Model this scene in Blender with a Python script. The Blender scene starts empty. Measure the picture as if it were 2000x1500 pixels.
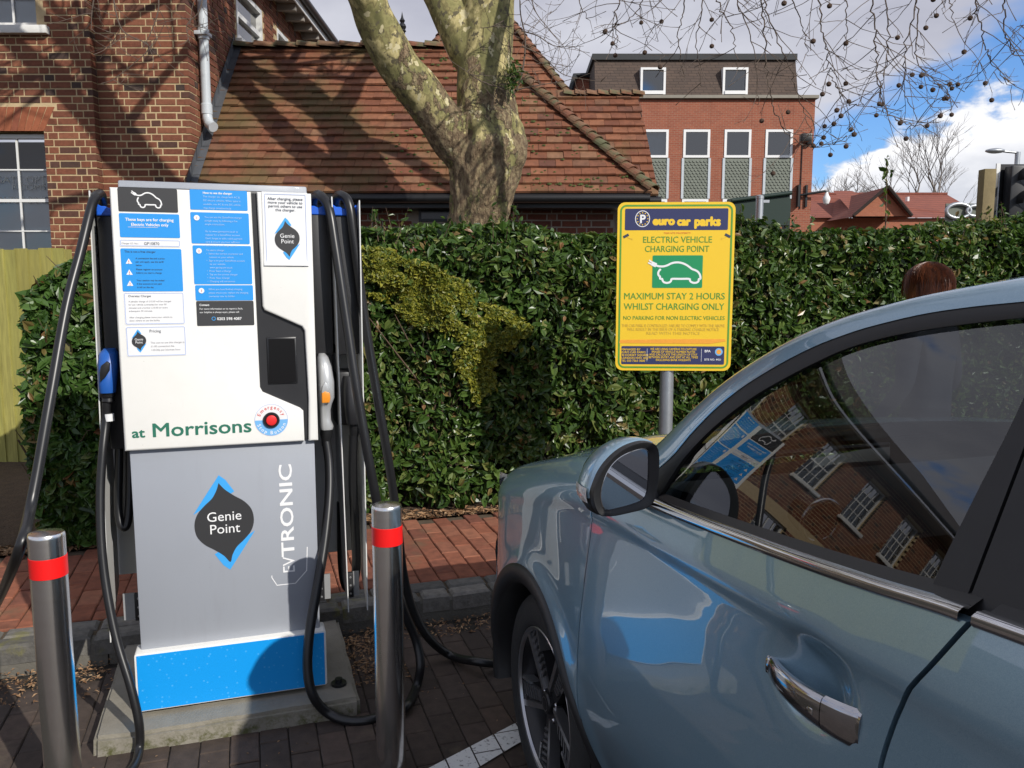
import bpy, bmesh, math, random
import numpy as np
from mathutils import Vector, Matrix, noise as mnoise

random.seed(7); rng = np.random.default_rng(11)
scene = bpy.context.scene
COL = scene.collection
R = math.radians

# ------------------------------------------------------------------ camera
EYE = Vector((0.0, 0.0, 1.62)); PITCH = R(7.0); FPX = 1600.0      # focal length in pixels of a 2000 px wide picture
cam_d = bpy.data.cameras.new('camera'); cam_d.sensor_width = 36.0; cam_d.lens = 36.0 * FPX / 2000.0
cam_d.clip_start = 0.05; cam_d.clip_end = 2000.0
cam = bpy.data.objects.new('camera', cam_d); COL.objects.link(cam)
cam.location = EYE; cam.rotation_euler = (R(90) - PITCH, 0, 0)
scene.camera = cam

# ------------------------------------------------------------------ sky and sun
SUN_AZ, SUN_EL = R(137.5), R(31.5)          # azimuth clockwise from +Y
SUN = Vector((math.sin(SUN_AZ) * math.cos(SUN_EL), math.cos(SUN_AZ) * math.cos(SUN_EL), math.sin(SUN_EL)))
world = bpy.data.worlds.new('World'); scene.world = world; world.use_nodes = True
WT = world.node_tree
for n in list(WT.nodes): WT.nodes.remove(n)
def WN(t, **k):
    n = WT.nodes.new(t)
    for a, b in k.items(): setattr(n, a, b)
    return n
def wmath(op, a, b=None, c=None, clamp=False):
    n = WN('ShaderNodeMath', operation=op); n.use_clamp = clamp
    for i, v in enumerate((a, b, c)):
        if v is None: continue
        if isinstance(v, (int, float)): n.inputs[i].default_value = v
        else: WT.links.new(v, n.inputs[i])
    return n.outputs[0]
def wramp(v, a, b, smooth=True):
    n = WN('ShaderNodeMapRange'); n.interpolation_type = 'SMOOTHSTEP' if smooth else 'LINEAR'
    WT.links.new(v, n.inputs[0])
    for i, x in ((1, a), (2, b), (3, 0.0), (4, 1.0)):
        if isinstance(x, (int, float)): n.inputs[i].default_value = x
        else: WT.links.new(x, n.inputs[i])
    return n.outputs[0]
sky = WN('ShaderNodeTexSky'); sky.sky_type = 'NISHITA'; sky.sun_disc = False
sky.sun_elevation = SUN_EL; sky.sun_rotation = SUN_AZ; sky.air_density = 1.0; sky.dust_density = 0.6; sky.ozone_density = 1.5
tc = WN('ShaderNodeTexCoord'); sep = WN('ShaderNodeSeparateXYZ'); WT.links.new(tc.outputs['Generated'], sep.inputs[0])
dx, dy, dz = sep.outputs
hor = wmath('SQRT', wmath('ADD', wmath('MULTIPLY', dx, dx), wmath('MULTIPLY', dy, dy)))
tel = wmath('DIVIDE', dz, wmath('MAXIMUM', hor, 0.01))                  # tangent of the elevation
az = wmath('ARCTAN2', dx, dy)
def wnoise(scale, detail, zmul, rough=0.55, off=0.0):
    m = WN('ShaderNodeMapping'); m.inputs['Scale'].default_value = (1, 1, zmul); m.inputs['Location'].default_value = (off, off * .7, 0)
    WT.links.new(tc.outputs['Generated'], m.inputs['Vector'])
    n = WN('ShaderNodeTexNoise'); n.inputs['Scale'].default_value = scale; n.inputs['Detail'].default_value = detail
    n.inputs['Roughness'].default_value = rough; WT.links.new(m.outputs[0], n.inputs['Vector']); return n.outputs[0]
n_big = wnoise(3.2, 5, 2.2, off=3.1); n_edge = wnoise(15, 8, 2.0, .58, 1.7); n_soft = wnoise(5.0, 4, 3.0, .5, 8.2)
# a break in the cloud: above the heaped white cloud, below the grey sheet
e2 = wmath('MULTIPLY', wmath('SUBTRACT', n_edge, .5), .16)
e3 = wmath('MULTIPLY', wmath('SUBTRACT', n_soft, .5), .20)
azc = wmath('SUBTRACT', az, 0.42)
lowline = wmath('ADD', wmath('ADD', .135, wmath('MULTIPLY', azc, .40)), e2)
topline = wmath('ADD', wmath('ADD', .190, wmath('MULTIPLY', azc, .48)), e3)
gap = wmath('MULTIPLY', wramp(tel, lowline, wmath('ADD', lowline, .026)), wmath('SUBTRACT', 1.0, wramp(tel, topline, wmath('ADD', topline, .055))))
gap = wmath('MULTIPLY', gap, wramp(az, .27, .36))
# the same broken cloud goes on over the rest of the sky
broken = wmath('MULTIPLY', wramp(n_big, .56, .64), wramp(wmath('ABSOLUTE', az), .75, 1.0))
gap = wmath('MAXIMUM', gap, broken, clamp=True)
# cloud brightness: heaped cloud white on top and grey below, the sheet grey lavender
under = wmath('SUBTRACT', 1.0, wramp(tel, lowline, wmath('ADD', lowline, .03)))
heap = wmath('MULTIPLY', under, wramp(az, .25, .36))
shade = wmath('ADD', wmath('MULTIPLY', n_soft, .9), wmath('MULTIPLY', wmath('SUBTRACT', tel, lowline), 3.0))
heapv = wramp(shade, .02, .62)
def wmix(f, a, b):
    n = WN('ShaderNodeMix', data_type='RGBA'); 
    for i, v in ((0, f), (6, a), (7, b)):
        if hasattr(v, 'is_linked'): WT.links.new(v, n.inputs[i])
        elif isinstance(v, (int, float)): n.inputs[i].default_value = v
        else: n.inputs[i].default_value = (*v, 1)
    return n.outputs[2]
SKYS = 0.12
def sk(*c): return tuple(x / SKYS for x in c)
sheet = wmix(wramp(n_big, .35, .68), sk(.44, .45, .535), sk(.62, .63, .70))
heapc = wmix(heapv, sk(.55, .58, .66), sk(.98, .98, 1.0))
cloud = wmix(heap, sheet, heapc)
blue = WN('ShaderNodeMix', data_type='RGBA', blend_type='MULTIPLY'); blue.inputs[0].default_value = 1.0; WT.links.new(sky.outputs[0], blue.inputs[6]); blue.inputs[7].default_value = (.62, .92, 1.34, 1)
skyc = wmix(gap, cloud, blue.outputs[2])
bg = WN('ShaderNodeBackground'); bg.inputs[1].default_value = SKYS
WT.links.new(skyc, bg.inputs[0]); wo = WN('ShaderNodeOutputWorld'); WT.links.new(bg.outputs[0], wo.inputs[0])

sun_d = bpy.data.lights.new('sun', 'SUN'); sun_d.energy = 3.8; sun_d.angle = R(0.53); sun_d.color = (1.0, .955, .88)
sun = bpy.data.objects.new('sun', sun_d); COL.objects.link(sun); sun.location = SUN * 60
sun.rotation_euler = SUN.to_track_quat('Z', 'Y').to_euler()

scene.view_settings.view_transform = 'Standard'; scene.view_settings.look = 'None'
scene.view_settings.exposure = 0.14; scene.view_settings.gamma = 1.0; scene.view_settings.use_curve_mapping = False
scene.render.engine = 'CYCLES'
scene.cycles.max_bounces = 8; scene.cycles.transparent_max_bounces = 12; scene.cycles.use_denoising = True
scene.cycles.caustics_reflective = False; scene.cycles.caustics_refractive = False
scene.cycles.sample_clamp_indirect = 6.0

# ------------------------------------------------------------------ measuring: picture ray -> point in the place
_c, _s = math.cos(PITCH), math.sin(PITCH)
def ray(px, py):
    a = (px - 1000) / FPX; b = (750 - py) / FPX
    return Vector((a, _c + b * _s, -_s + b * _c))
def at_y(px, py, Y): r = ray(px, py); return EYE + r * (Y / r.y)
def at_z(px, py, Z): r = ray(px, py); return EYE + r * ((Z - EYE.z) / r.z)
AZ = R(72.0)                                                     # direction of the kerb line
U = Vector((math.sin(AZ), math.cos(AZ), 0)); V = Vector((-math.cos(AZ), math.sin(AZ), 0))
C0 = Vector((-1.332, 2.78, 0))                                   # foot of the charger's front left edge
def frame(o, x, y):
    z = x.cross(y); m = Matrix.Identity(4)
    for i, a in enumerate((x, y, z)):
        for k in range(3): m[k][i] = a[k]
    m.translation = o; return m
KF = frame(C0, U, V); KI = KF.inverted()                         # kerb frame: x along the kerb, y away from the camera
def kf(u, v, z=0.0): return C0 + U * u + V * v + Vector((0, 0, z))
def on_v(px, py, v):                                             # point of the ray in the kerb-frame plane y = v
    r = KI.to_3x3() @ ray(px, py); o = KI @ EYE
    return o + r * ((v - o.y) / r.y)
# ------------------------------------------------------------------ helpers
def tag(o, label=None, cat=None, group=None, kind=None):
    if label: o['label'] = label
    if cat: o['category'] = cat
    if group: o['group'] = group
    if kind: o['kind'] = kind
    return o
def link(o, parent=None):
    COL.objects.link(o)
    if parent: o.parent = parent
    return o
def empty(name, m=None, label=None, cat=None, group=None, kind=None, parent=None):
    o = bpy.data.objects.new(name, None); link(o, parent); o.empty_display_size = .1
    if m is not None: o.matrix_world = m if isinstance(m, Matrix) else Matrix.Translation(m)
    return tag(o, label, cat, group, kind)
def mk(name, verts, faces, mat, parent=None, smooth=False, mats=None, fmat=None, m=None, kind=None):
    me = bpy.data.meshes.new(name)
    if isinstance(verts, np.ndarray): verts = verts.tolist()
    if isinstance(faces, np.ndarray): faces = faces.tolist()
    me.from_pydata(verts, [], faces)
    for q in (mats or [mat]): me.materials.append(q)
    if fmat is not None: me.polygons.foreach_set('material_index', np.asarray(fmat, dtype=np.int32))
    if smooth: me.polygons.foreach_set('use_smooth', np.ones(len(me.polygons), dtype=bool))
    me.update()
    o = bpy.data.objects.new(name, me); link(o, parent)
    if m is not None: o.matrix_local = m
    if kind: o['kind'] = kind
    return o
def from_bm(name, bm, mat, parent=None, smooth=False, m=None, mats=None):
    me = bpy.data.meshes.new(name); bm.normal_update(); bm.to_mesh(me); bm.free()
    for q in (mats or [mat]): me.materials.append(q)
    if smooth:
        me.polygons.foreach_set('use_smooth', np.ones(len(me.polygons), dtype=bool))
    o = bpy.data.objects.new(name, me); link(o, parent)
    if m is not None: o.matrix_local = m
    return o
def copy_of(o, parent=None, m=None):
    c = o.copy(); link(c, parent if parent else o.parent)
    if m is not None: c.matrix_local = m
    return c
BOXF = [(0, 3, 2, 1), (4, 5, 6, 7), (0, 1, 5, 4), (1, 2, 6, 5), (2, 3, 7, 6), (3, 0, 4, 7)]
def boxv(x0, x1, y0, y1, z0, z1):
    return [(x0, y0, z0), (x1, y0, z0), (x1, y1, z0), (x0, y1, z0), (x0, y0, z1), (x1, y0, z1), (x1, y1, z1), (x0, y1, z1)]
def box(name, x, y, z, mat, parent=None, bevel=0.0, seg=2, m=None):
    if bevel <= 0: return mk(name, boxv(*x, *y, *z), BOXF, mat, parent, m=m)
    bm = bmesh.new(); vs = [bm.verts.new(v) for v in boxv(*x, *y, *z)]
    for f in BOXF: bm.faces.new([vs[i] for i in f])
    bmesh.ops.bevel(bm, geom=bm.edges[:], offset=bevel, segments=seg, profile=.5, affect='EDGES')
    o = from_bm(name, bm, mat, parent, m=m); shade(o, 40); return o
def shade(o, deg=35):
    me = o.data
    me.polygons.foreach_set('use_smooth', np.ones(len(me.polygons), dtype=bool))
    bm = bmesh.new(); bm.from_mesh(me); a = R(deg)
    for e in bm.edges:
        if len(e.link_faces) == 2 and e.calc_face_angle(0) > a: e.smooth = False
    bm.to_mesh(me); bm.free(); return o
def prism(name, poly, y0, y1, mat, parent=None, bevel=0.0, seg=2, m=None):
    """polygon given as (x, z), extruded from y0 (front) to y1"""
    bm = bmesh.new()
    a = [bm.verts.new((p[0], y0, p[1])) for p in poly]; b = [bm.verts.new((p[0], y1, p[1])) for p in poly]
    n = len(poly); f = bm.faces.new(a); bm.faces.new(b[::-1])
    for i in range(n): bm.faces.new((a[i], b[i], b[(i + 1) % n], a[(i + 1) % n]))
    bmesh.ops.recalc_face_normals(bm, faces=bm.faces)
    if bevel > 0:
        ed = [e for e in bm.edges if all(abs(v.co.y - y0) < 1e-6 for v in e.verts)]
        bmesh.ops.bevel(bm, geom=ed, offset=bevel, segments=seg, profile=.5, affect='EDGES')
    o = from_bm(name, bm, mat, parent, m=m)
    return shade(o, 40)
def rrect(x0, x1, z0, z1, r, n=5):
    p = []
    for cx, cz, a0 in ((x1 - r, z1 - r, 0), (x0 + r, z1 - r, 90), (x0 + r, z0 + r, 180), (x1 - r, z0 + r, 270)):
        for i in range(n + 1):
            a = R(a0 + 90 * i / n); p.append((cx + r * math.cos(a), cz + r * math.sin(a)))
    return p
def lathe(name, prof, mat, parent=None, n=32, m=None, smooth=True, cap=True):
    """profile of (radius, z) turned about z"""
    vs, fs = [], []
    for r, z in prof:
        for i in range(n):
            a = 2 * math.pi * i / n; vs.append((r * math.cos(a), r * math.sin(a), z))
    for k in range(len(prof) - 1):
        for i in range(n):
            j = (i + 1) % n; fs.append((k * n + i, k * n + j, (k + 1) * n + j, (k + 1) * n + i))
    if cap:
        fs.append(tuple(range(n))[::-1]); fs.append(tuple((len(prof) - 1) * n + i for i in range(n)))
    o = mk(name, vs, fs, mat, parent, m=m)
    if smooth: shade(o, 38)
    return o
def spline(pts, n=8):
    """Catmull-Rom through points, n steps per span"""
    P = [np.array(p, float) for p in pts]; P = [2 * P[0] - P[1]] + P + [2 * P[-1] - P[-2]]; out = []
    for i in range(1, len(P) - 2):
        p0, p1, p2, p3 = P[i - 1:i + 3]
        for k in range(n):
            t = k / n
            out.append(.5 * ((2 * p1) + (-p0 + p2) * t + (2 * p0 - 5 * p1 + 4 * p2 - p3) * t * t + (-p0 + 3 * p1 - 3 * p2 + p3) * t ** 3))
    out.append(P[-2]); return out
def tube_geo(pts, rad, n=8, base=0):
    pts = [Vector(p) for p in pts]; vs, fs = [], []
    if not hasattr(rad, '__len__'): rad = [rad] * len(pts)
    t = (pts[1] - pts[0]).normalized(); u = t.orthogonal().normalized()
    for i, p in enumerate(pts):
        t2 = (pts[min(i + 1, len(pts) - 1)] - pts[max(i - 1, 0)])
        t2 = t2.normalized() if t2.length > 1e-9 else t
        q = t.rotation_difference(t2); u = (q @ u); u = (u - t2 * u.dot(t2)).normalized(); t = t2; w = t.cross(u)
        for k in range(n):
            a = 2 * math.pi * k / n; vs.append(tuple(p + (u * math.cos(a) + w * math.sin(a)) * rad[i]))
    for i in range(len(pts) - 1):
        for k in range(n):
            j = (k + 1) % n; fs.append((base + i * n + k, base + i * n + j, base + (i + 1) * n + j, base + (i + 1) * n + k))
    fs.append(tuple(base + k for k in range(n))[::-1]); fs.append(tuple(base + (len(pts) - 1) * n + k for k in range(n)))
    return vs, fs
def tube(name, pts, rad, mat, parent=None, n=10, m=None):
    v, f = tube_geo(pts, rad, n); o = mk(name, v, f, mat, parent, m=m); shade(o, 50); return o
def grid_faces(nu, nv, base=0, flip=False):
    f = []
    for i in range(nu - 1):
        for j in range(nv - 1):
            a = base + i * nv + j; q = (a, a + nv, a + nv + 1, a + 1)
            f.append(q[::-1] if flip else q)
    return f
class Acc:
    """collects many small solids into one mesh"""
    def __init__(s): s.v = []; s.f = []
    def add(s, v, f):
        b = len(s.v); s.v += list(v); s.f += [tuple(i + b for i in q) for q in f]
    def box(s, x, y, z): s.add(boxv(*x, *y, *z), BOXF)
    def tube(s, pts, rad, n=5):
        v, f = tube_geo(pts, rad, n); s.add(v, f)
    def build(s, name, mat, parent=None, smooth=None, m=None, kind=None):
        o = mk(name, s.v, s.f, mat, parent, m=m, kind=kind)
        if smooth: shade(o, smooth)
        return o
_texts = []
def text(name, s, size, mat, parent, x, y, z, align='LEFT', bold=0.0, rot=0.0, width=None, extrude=.0006, line=1.0, squeeze=1.0, va='TOP_BASELINE', kind=None):
    """flat lettering on a plane that faces -y of its parent"""
    c = bpy.data.curves.new(name, 'FONT'); c.body = s; c.size = size; c.align_x = align; c.extrude = extrude
    c.resolution_u = 3; c.space_line = line; c.align_y = va
    o = bpy.data.objects.new(name, c); link(o, parent)
    c.materials.append(mat)
    mm = Matrix.Translation((x, y, z)) @ Matrix.Rotation(R(90), 4, 'X') @ Matrix.Rotation(rot, 4, 'Z') @ Matrix.Diagonal((squeeze, 1, 1, 1))
    o.matrix_local = mm; _texts.append((o, width, bold)); return o
def finish_texts():
    bpy.context.view_layer.update(); dg = bpy.context.evaluated_depsgraph_get()
    for o, width, bold in _texts:
        me = bpy.data.meshes.new_from_object(o.evaluated_get(dg)); nm = o.name.split('.')[0]
        if not me.materials: me.materials.append(o.data.materials[0])
        me.name = nm
        if bold > 0 and len(me.vertices):                       # heavier strokes: the same letters laid round themselves
            co = np.empty(len(me.vertices) * 3); me.vertices.foreach_get('co', co); co = co.reshape(-1, 3)
            fs_ = [tuple(p.vertices) for p in me.polygons]; vs_, ff = [], []; mt_ = me.materials[0]
            for k in range(7):
                d = (0, 0, 0) if k == 6 else (bold * math.cos(k * 1.0472), bold * math.sin(k * 1.0472), -.00003 * (k + 1))
                ff += [tuple(i + len(vs_) for i in f) for f in fs_]; vs_ += (co + np.array(d)).tolist()
            me = bpy.data.meshes.new(nm); me.from_pydata(vs_, [], ff); me.materials.append(mt_)
        if width and len(me.vertices):
            co = np.empty(len(me.vertices) * 3); me.vertices.foreach_get('co', co); co = co.reshape(-1, 3)
            w = co[:, 0].max() - co[:, 0].min()
            k = width / max(w, 1e-6)
            ml = o.matrix_local @ Matrix.Diagonal((k, 1, 1, 1))
        else: ml = o.matrix_local.copy()
        par = o.parent; c = o.data; bpy.data.objects.remove(o); bpy.data.curves.remove(c)
        q = bpy.data.objects.new(nm, me); link(q, par); q.matrix_local = ml
def ribbon(pts, w, y, closed=False):
    """flat stroke of width w along (x, z) points, as verts and faces in the plane y"""
    P = [np.array(p, float) for p in pts]; n = len(P); vs, fs = [], []
    for i in range(n):
        a = P[(i - 1) % n] if closed or i > 0 else P[i]; b = P[(i + 1) % n] if closed or i < n - 1 else P[i]
        t = b - a; t = t / (np.linalg.norm(t) + 1e-12); nn = np.array((-t[1], t[0]))
        for s in (-1, 1): q = P[i] + nn * s * w / 2; vs.append((q[0], y, q[1]))
    for i in range(n if closed else n - 1):
        j = (i + 1) % n; fs.append((2 * i, 2 * j, 2 * j + 1, 2 * i + 1))
    return vs, fs

# ------------------------------------------------------------------ materials
class MT:
    def __init__(s, name):
        s.m = bpy.data.materials.new(name); s.m.use_nodes = True; s.t = s.m.node_tree
        s.p = s.t.nodes['Principled BSDF']; s.o = s.t.nodes['Material Output']; s._c = None
    def n(s, typ, **k):
        x = s.t.nodes.new(typ)
        for a, b in k.items(): setattr(x, a, b)
        return x
    def l(s, a, b): s.t.links.new(a, b)
    def coord(s, scale=(1, 1, 1), which='Object'):
        m = s.n('ShaderNodeMapping'); m.inputs['Scale'].default_value = scale
        o = s.n('ShaderNodeNewGeometry').outputs['Position'] if which == 'World' else s.n('ShaderNodeTexCoord').outputs[which]
        s.l(o, m.inputs[0]); return m.outputs[0]
    def noise(s, scale, detail=4, rough=.55, vec=None, w=None):
        x = s.n('ShaderNodeTexNoise'); x.inputs['Scale'].default_value = scale; x.inputs['Detail'].default_value = detail; x.inputs['Roughness'].default_value = rough
        s.l(vec if vec else s.coord(), x.inputs['Vector']); return x.outputs[0]
    def voro(s, scale, vec=None, feature='F1', out='Distance'):
        x = s.n('ShaderNodeTexVoronoi'); x.feature = feature; x.inputs['Scale'].default_value = scale
        s.l(vec if vec else s.coord(), x.inputs['Vector']); return x.outputs[out]
    def ramp(s, v, stops, const=False):
        r = s.n('ShaderNodeValToRGB'); e = r.color_ramp.elements
        if const: r.color_ramp.interpolation = 'CONSTANT'
        while len(e) < len(stops): e.new(.5)
        for k, (p, c) in zip(e, stops): k.position = p; k.color = (*c, 1) if len(c) == 3 else c
        s.l(v, r.inputs[0]); return r.outputs[0]
    def gray(s, v, a, b, lo=0.0, hi=1.0):
        n = s.n('ShaderNodeMapRange'); s.l(v, n.inputs[0])
        for i, x in ((1, a), (2, b), (3, lo), (4, hi)): n.inputs[i].default_value = x
        return n.outputs[0]
    def math(s, op, a, b=None):
        n = s.n('ShaderNodeMath', operation=op)
        for i, v in enumerate((a, b)):
            if v is None: continue
            if isinstance(v, (int, float)): n.inputs[i].default_value = v
            else: s.l(v, n.inputs[i])
        return n.outputs[0]
    def mix(s, f, a, b, mode='MIX'):
        n = s.n('ShaderNodeMix', data_type='RGBA', blend_type=mode)
        for i, v in ((0, f), (6, a), (7, b)):
            if isinstance(v, (int, float)): n.inputs[i].default_value = v
            elif isinstance(v, tuple): n.inputs[i].default_value = (*v, 1)
            else: s.l(v, n.inputs[i])
        return n.outputs[2]
    def rnd(s):
        a = s.n('ShaderNodeObjectInfo').outputs['Random']; b = s.n('ShaderNodeNewGeometry').outputs['Random Per Island']
        return s.math('FRACT', s.math('ADD', a, s.math('MULTIPLY', b, 7.31)))
    def col(s, c):
        if isinstance(c, tuple): s.p.inputs['Base Color'].default_value = (*c, 1)
        else: s.l(c, s.p.inputs['Base Color'])
        return s
    def set(s, **k):
        names = dict(rough='Roughness', metal='Metallic', spec='Specular IOR Level', coat='Coat Weight', coatr='Coat Roughness', coati='Coat IOR', ior='IOR', trans='Transmission Weight', sss='Subsurface Weight', alpha='Alpha', sheen='Sheen Weight')
        for a, v in k.items():
            i = s.p.inputs[names[a]]
            if isinstance(v, (int, float)): i.default_value = v
            else: s.l(v, i)
        return s
    def bump(s, h, strength=.3, dist=.01):
        b = s.n('ShaderNodeBump'); b.inputs['Strength'].default_value = strength; b.inputs['Distance'].default_value = dist
        s.l(h, b.inputs['Height']); s.l(b.outputs[0], s.p.inputs['Normal']); return s
M = {}
def plain(name, c, rough=.5, metal=0.0, var=0.0, scale=8.0, bump=0.0, bscale=60.0, bdist=.004, coat=0.0, spec=.5):
    t = MT(name)
    if var > 0:
        v = t.noise(scale, 5); t.col(t.mix(v, tuple(max(0, x * (1 - var)) for x in c), tuple(min(1, x * (1 + var)) for x in c)))
    else: t.col(tuple(c))
    t.set(rough=rough, metal=metal, coat=coat, spec=spec)
    if bump > 0: t.bump(t.noise(bscale, 4), bump, bdist)
    M[name] = t.m; return t
def unit_rand(name, stops, rough=.85, var=.25, vscale=30, bump=.3, bscale=90, bdist=.004, dirt=None):
    """one colour per piece (object or mesh island) with grain on top"""
    t = MT(name); c = t.ramp(t.rnd(), stops, False)
    v = t.noise(vscale, 5, .6, t.coord(which='World')); c = t.mix(t.gray(v, .25, .75), c, t.mix(1.0, c, (1 - var, 1 - var, 1 - var), 'MULTIPLY'))
    if dirt:
        dc, sc, lo, hi, which = dirt
        c = t.mix(t.gray(t.noise(sc, 6, .65, t.coord(which=which)), lo, hi), c, dc)
    t.col(c).set(rough=rough); t.bump(t.noise(bscale, 4), bump, bdist); M[name] = t.m; return t
def glass_mat(name, tint, ior=1.52, rough=0.0, boost=1.0):
    t = MT(name); fr = t.n('ShaderNodeFresnel'); fr.inputs[0].default_value = ior
    tr = t.n('ShaderNodeBsdfTransparent'); tr.inputs[0].default_value = (*tint, 1); gl = t.n('ShaderNodeBsdfGlossy'); gl.inputs['Roughness'].default_value = rough
    mx = t.n('ShaderNodeMixShader'); f = t.math('MINIMUM', t.math('MULTIPLY', fr.outputs[0], boost), 1.0)
    t.l(f, mx.inputs[0]); t.l(tr.outputs[0], mx.inputs[1]); t.l(gl.outputs[0], mx.inputs[2]); t.l(mx.outputs[0], t.o.inputs[0]); M[name] = t.m
# ------------------------------------------------------------------ ground materials
unit_rand('paver_dark', [(0, (.052, .038, .030)), (.35, (.080, .056, .043)), (.7, (.066, .050, .042)), (1, (.11, .074, .056))], .92, .45, 25, .5, 120, .003,
          dirt=((.12, .095, .065), 3.5, .60, .80, 'World'))
unit_rand('paver_red', [(0, (.26, .085, .045)), (.3, (.34, .115, .06)), (.65, (.22, .075, .045)), (1, (.40, .155, .085))], .9, .45, 22, .5, 110, .003,
          dirt=((.15, .10, .055), 4.0, .56, .78, 'World'))
unit_rand('sett_stone', [(0, (.13, .122, .108)), (.5, (.18, .17, .15)), (1, (.25, .23, .20))], .9, .5, 30, .7, 60, .006, dirt=((.16, .15, .05), 6.0, .58, .72, 'World'))
t = MT('asphalt'); t.col(t.mix(t.noise(2.5, 6), (.030, .028, .027), (.060, .055, .050))).set(rough=.95); t.bump(t.noise(180, 3), .5, .004); M['asphalt'] = t.m
# the same block paving where single blocks can no longer be told apart
t = MT('paving_far'); br = t.n('ShaderNodeTexBrick'); br.offset = .5
br.inputs['Scale'].default_value = 1.0; br.inputs['Brick Width'].default_value = .2; br.inputs['Row Height'].default_value = .1; br.inputs['Mortar Size'].default_value = .005
for i, c in (('Color1', (.055, .045, .04)), ('Color2', (.085, .067, .058)), ('Mortar', (.02, .018, .015))): br.inputs[i].default_value = (*c, 1)
mp = t.n('ShaderNodeMapping'); mp.inputs['Rotation'].default_value = (0, 0, AZ); t.l(t.n('ShaderNodeTexCoord').outputs['Object'], mp.inputs[0]); t.l(mp.outputs[0], br.inputs[0])
t.col(t.mix(t.gray(t.noise(3, 5), .3, .7, 0, .5), br.outputs[0], (.05, .04, .033))).set(rough=.93); t.bump(t.noise(120, 3), .4, .003); M['paving_far'] = t.m
plain('joint', (.028, .024, .018), .98, var=.5, scale=30, bump=.6, bscale=200)
plain('joint_light', (.09, .065, .04), .98, var=.5, scale=25, bump=.6, bscale=200)
plain('soil', (.085, .055, .034), .98, var=.6, scale=14, bump=1.0, bscale=60, bdist=.02)
plain('kerb_stone', (.13, .12, .10), .93, var=.45, scale=9, bump=.6, bscale=90, bdist=.005)
plain('field', (.10, .095, .08), .97, var=.4, scale=.5)
t = MT('concrete'); n1 = t.noise(9, 7, .6); c = t.mix(n1, (.15, .135, .108), (.33, .305, .25))
sx = t.n('ShaderNodeSeparateXYZ'); t.l(t.coord(which='World'), sx.inputs[0])
c = t.mix(t.math('MULTIPLY', t.gray(t.noise(26, 6, .7), .45, .62), t.gray(sx.outputs[2], .075, .03)), c, (.085, .085, .03))
t.col(c).set(rough=.95); t.bump(t.noise(110, 5), .5, .004); M['concrete'] = t.m
t = MT('road_paint'); w = t.noise(60, 6, .7); t.col(t.mix(t.gray(w, .56, .66), (.72, .72, .70), (.10, .09, .085))).set(rough=.8); t.bump(t.noise(150, 3), .3, .002); M['road_paint'] = t.m
t = MT('leaf_litter'); t.col(t.ramp(t.rnd(), [(0, (.20, .10, .045)), (.4, (.33, .20, .10)), (.75, (.15, .075, .035)), (1, (.45, .30, .17))])).set(rough=.85); M['leaf_litter'] = t.m

def sheet(name, pts, z, mat, kind='structure'):
    o = mk(name, [(p[0], p[1], z) for p in pts], [tuple(range(len(pts)))], mat); o['kind'] = kind; return o
PATH_Z = .125; V_KERB = .655; V_BRICK = .87; V_SOIL = 1.98
# one sheet to the horizon, lower than everything laid on it
sheet('ground', [(-900, -900), (900, -900), (900, 900), (-900, 900)], -.03, M['field'])
pk = sheet('parking_ground', [kf(*p) for p in ((-14, -14), (16, -14), (16, V_KERB + .02), (-14, V_KERB + .02))], -.006, M['paving_far'])
tag(pk, 'dark block paved parking ground below the charger and car')
def in_view(p, mg=60):
    d = p - EYE; f = d.y * _c - d.z * _s
    if f < .3: return False
    x = 1000 + FPX * d.x / f; y = 750 - FPX * (d.y * _s + d.z * _c) / f
    return -mg < x < 2000 + mg and -mg < y < 1500 + mg
# paving blocks one by one near the charger
def block_mesh(name, lx, ly, h, mat, bev=.004):
    bm = bmesh.new(); vs = [bm.verts.new(v) for v in boxv(-lx / 2, lx / 2, -ly / 2, ly / 2, -h, 0)]
    for f in BOXF[1:]: bm.faces.new([vs[i] for i in f])
    ed = [e for e in bm.edges if all(v.co.z > -1e-6 for v in e.verts)]
    bmesh.ops.bevel(bm, geom=ed, offset=bev, segments=1, affect='EDGES')
    me = bpy.data.meshes.new(name); bm.to_mesh(me); bm.free(); me.materials.append(mat); return me
pav_me = block_mesh('paver', .097, .197, .05, M['paver_dark'])
bed = mk('paver_bed', [tuple(kf(*p, -.003)) for p in ((-1.65, -.90), (1.75, -.90), (1.75, V_KERB + .01), (-1.65, V_KERB + .01))], [(0, 1, 2, 3)], M['joint'], pk)
pavers = []
for i in range(-16, 17):
    for k in range(-5, 5):
        v = k * .2 + (.1 if i % 2 else 0) - .1; u = i * .1 + .05
        if v - .1 < -.905 or v + .1 > V_KERB: continue
        p = kf(u, v, .006)
        if not (in_view(p, 90)): continue
        pavers.append((u, v))
for u, v in pavers[:300]:
    o = bpy.data.objects.new('paver', pav_me); link(o, pk)
    o.matrix_local = Matrix.Translation((0, 0, .006 + random.uniform(-.002, .003))) @ frame(kf(u, v), U, V) @ Matrix.Rotation(random.gauss(0, .008), 4, 'Z') @ Matrix.Rotation(random.gauss(0, .008), 4, 'X')
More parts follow.
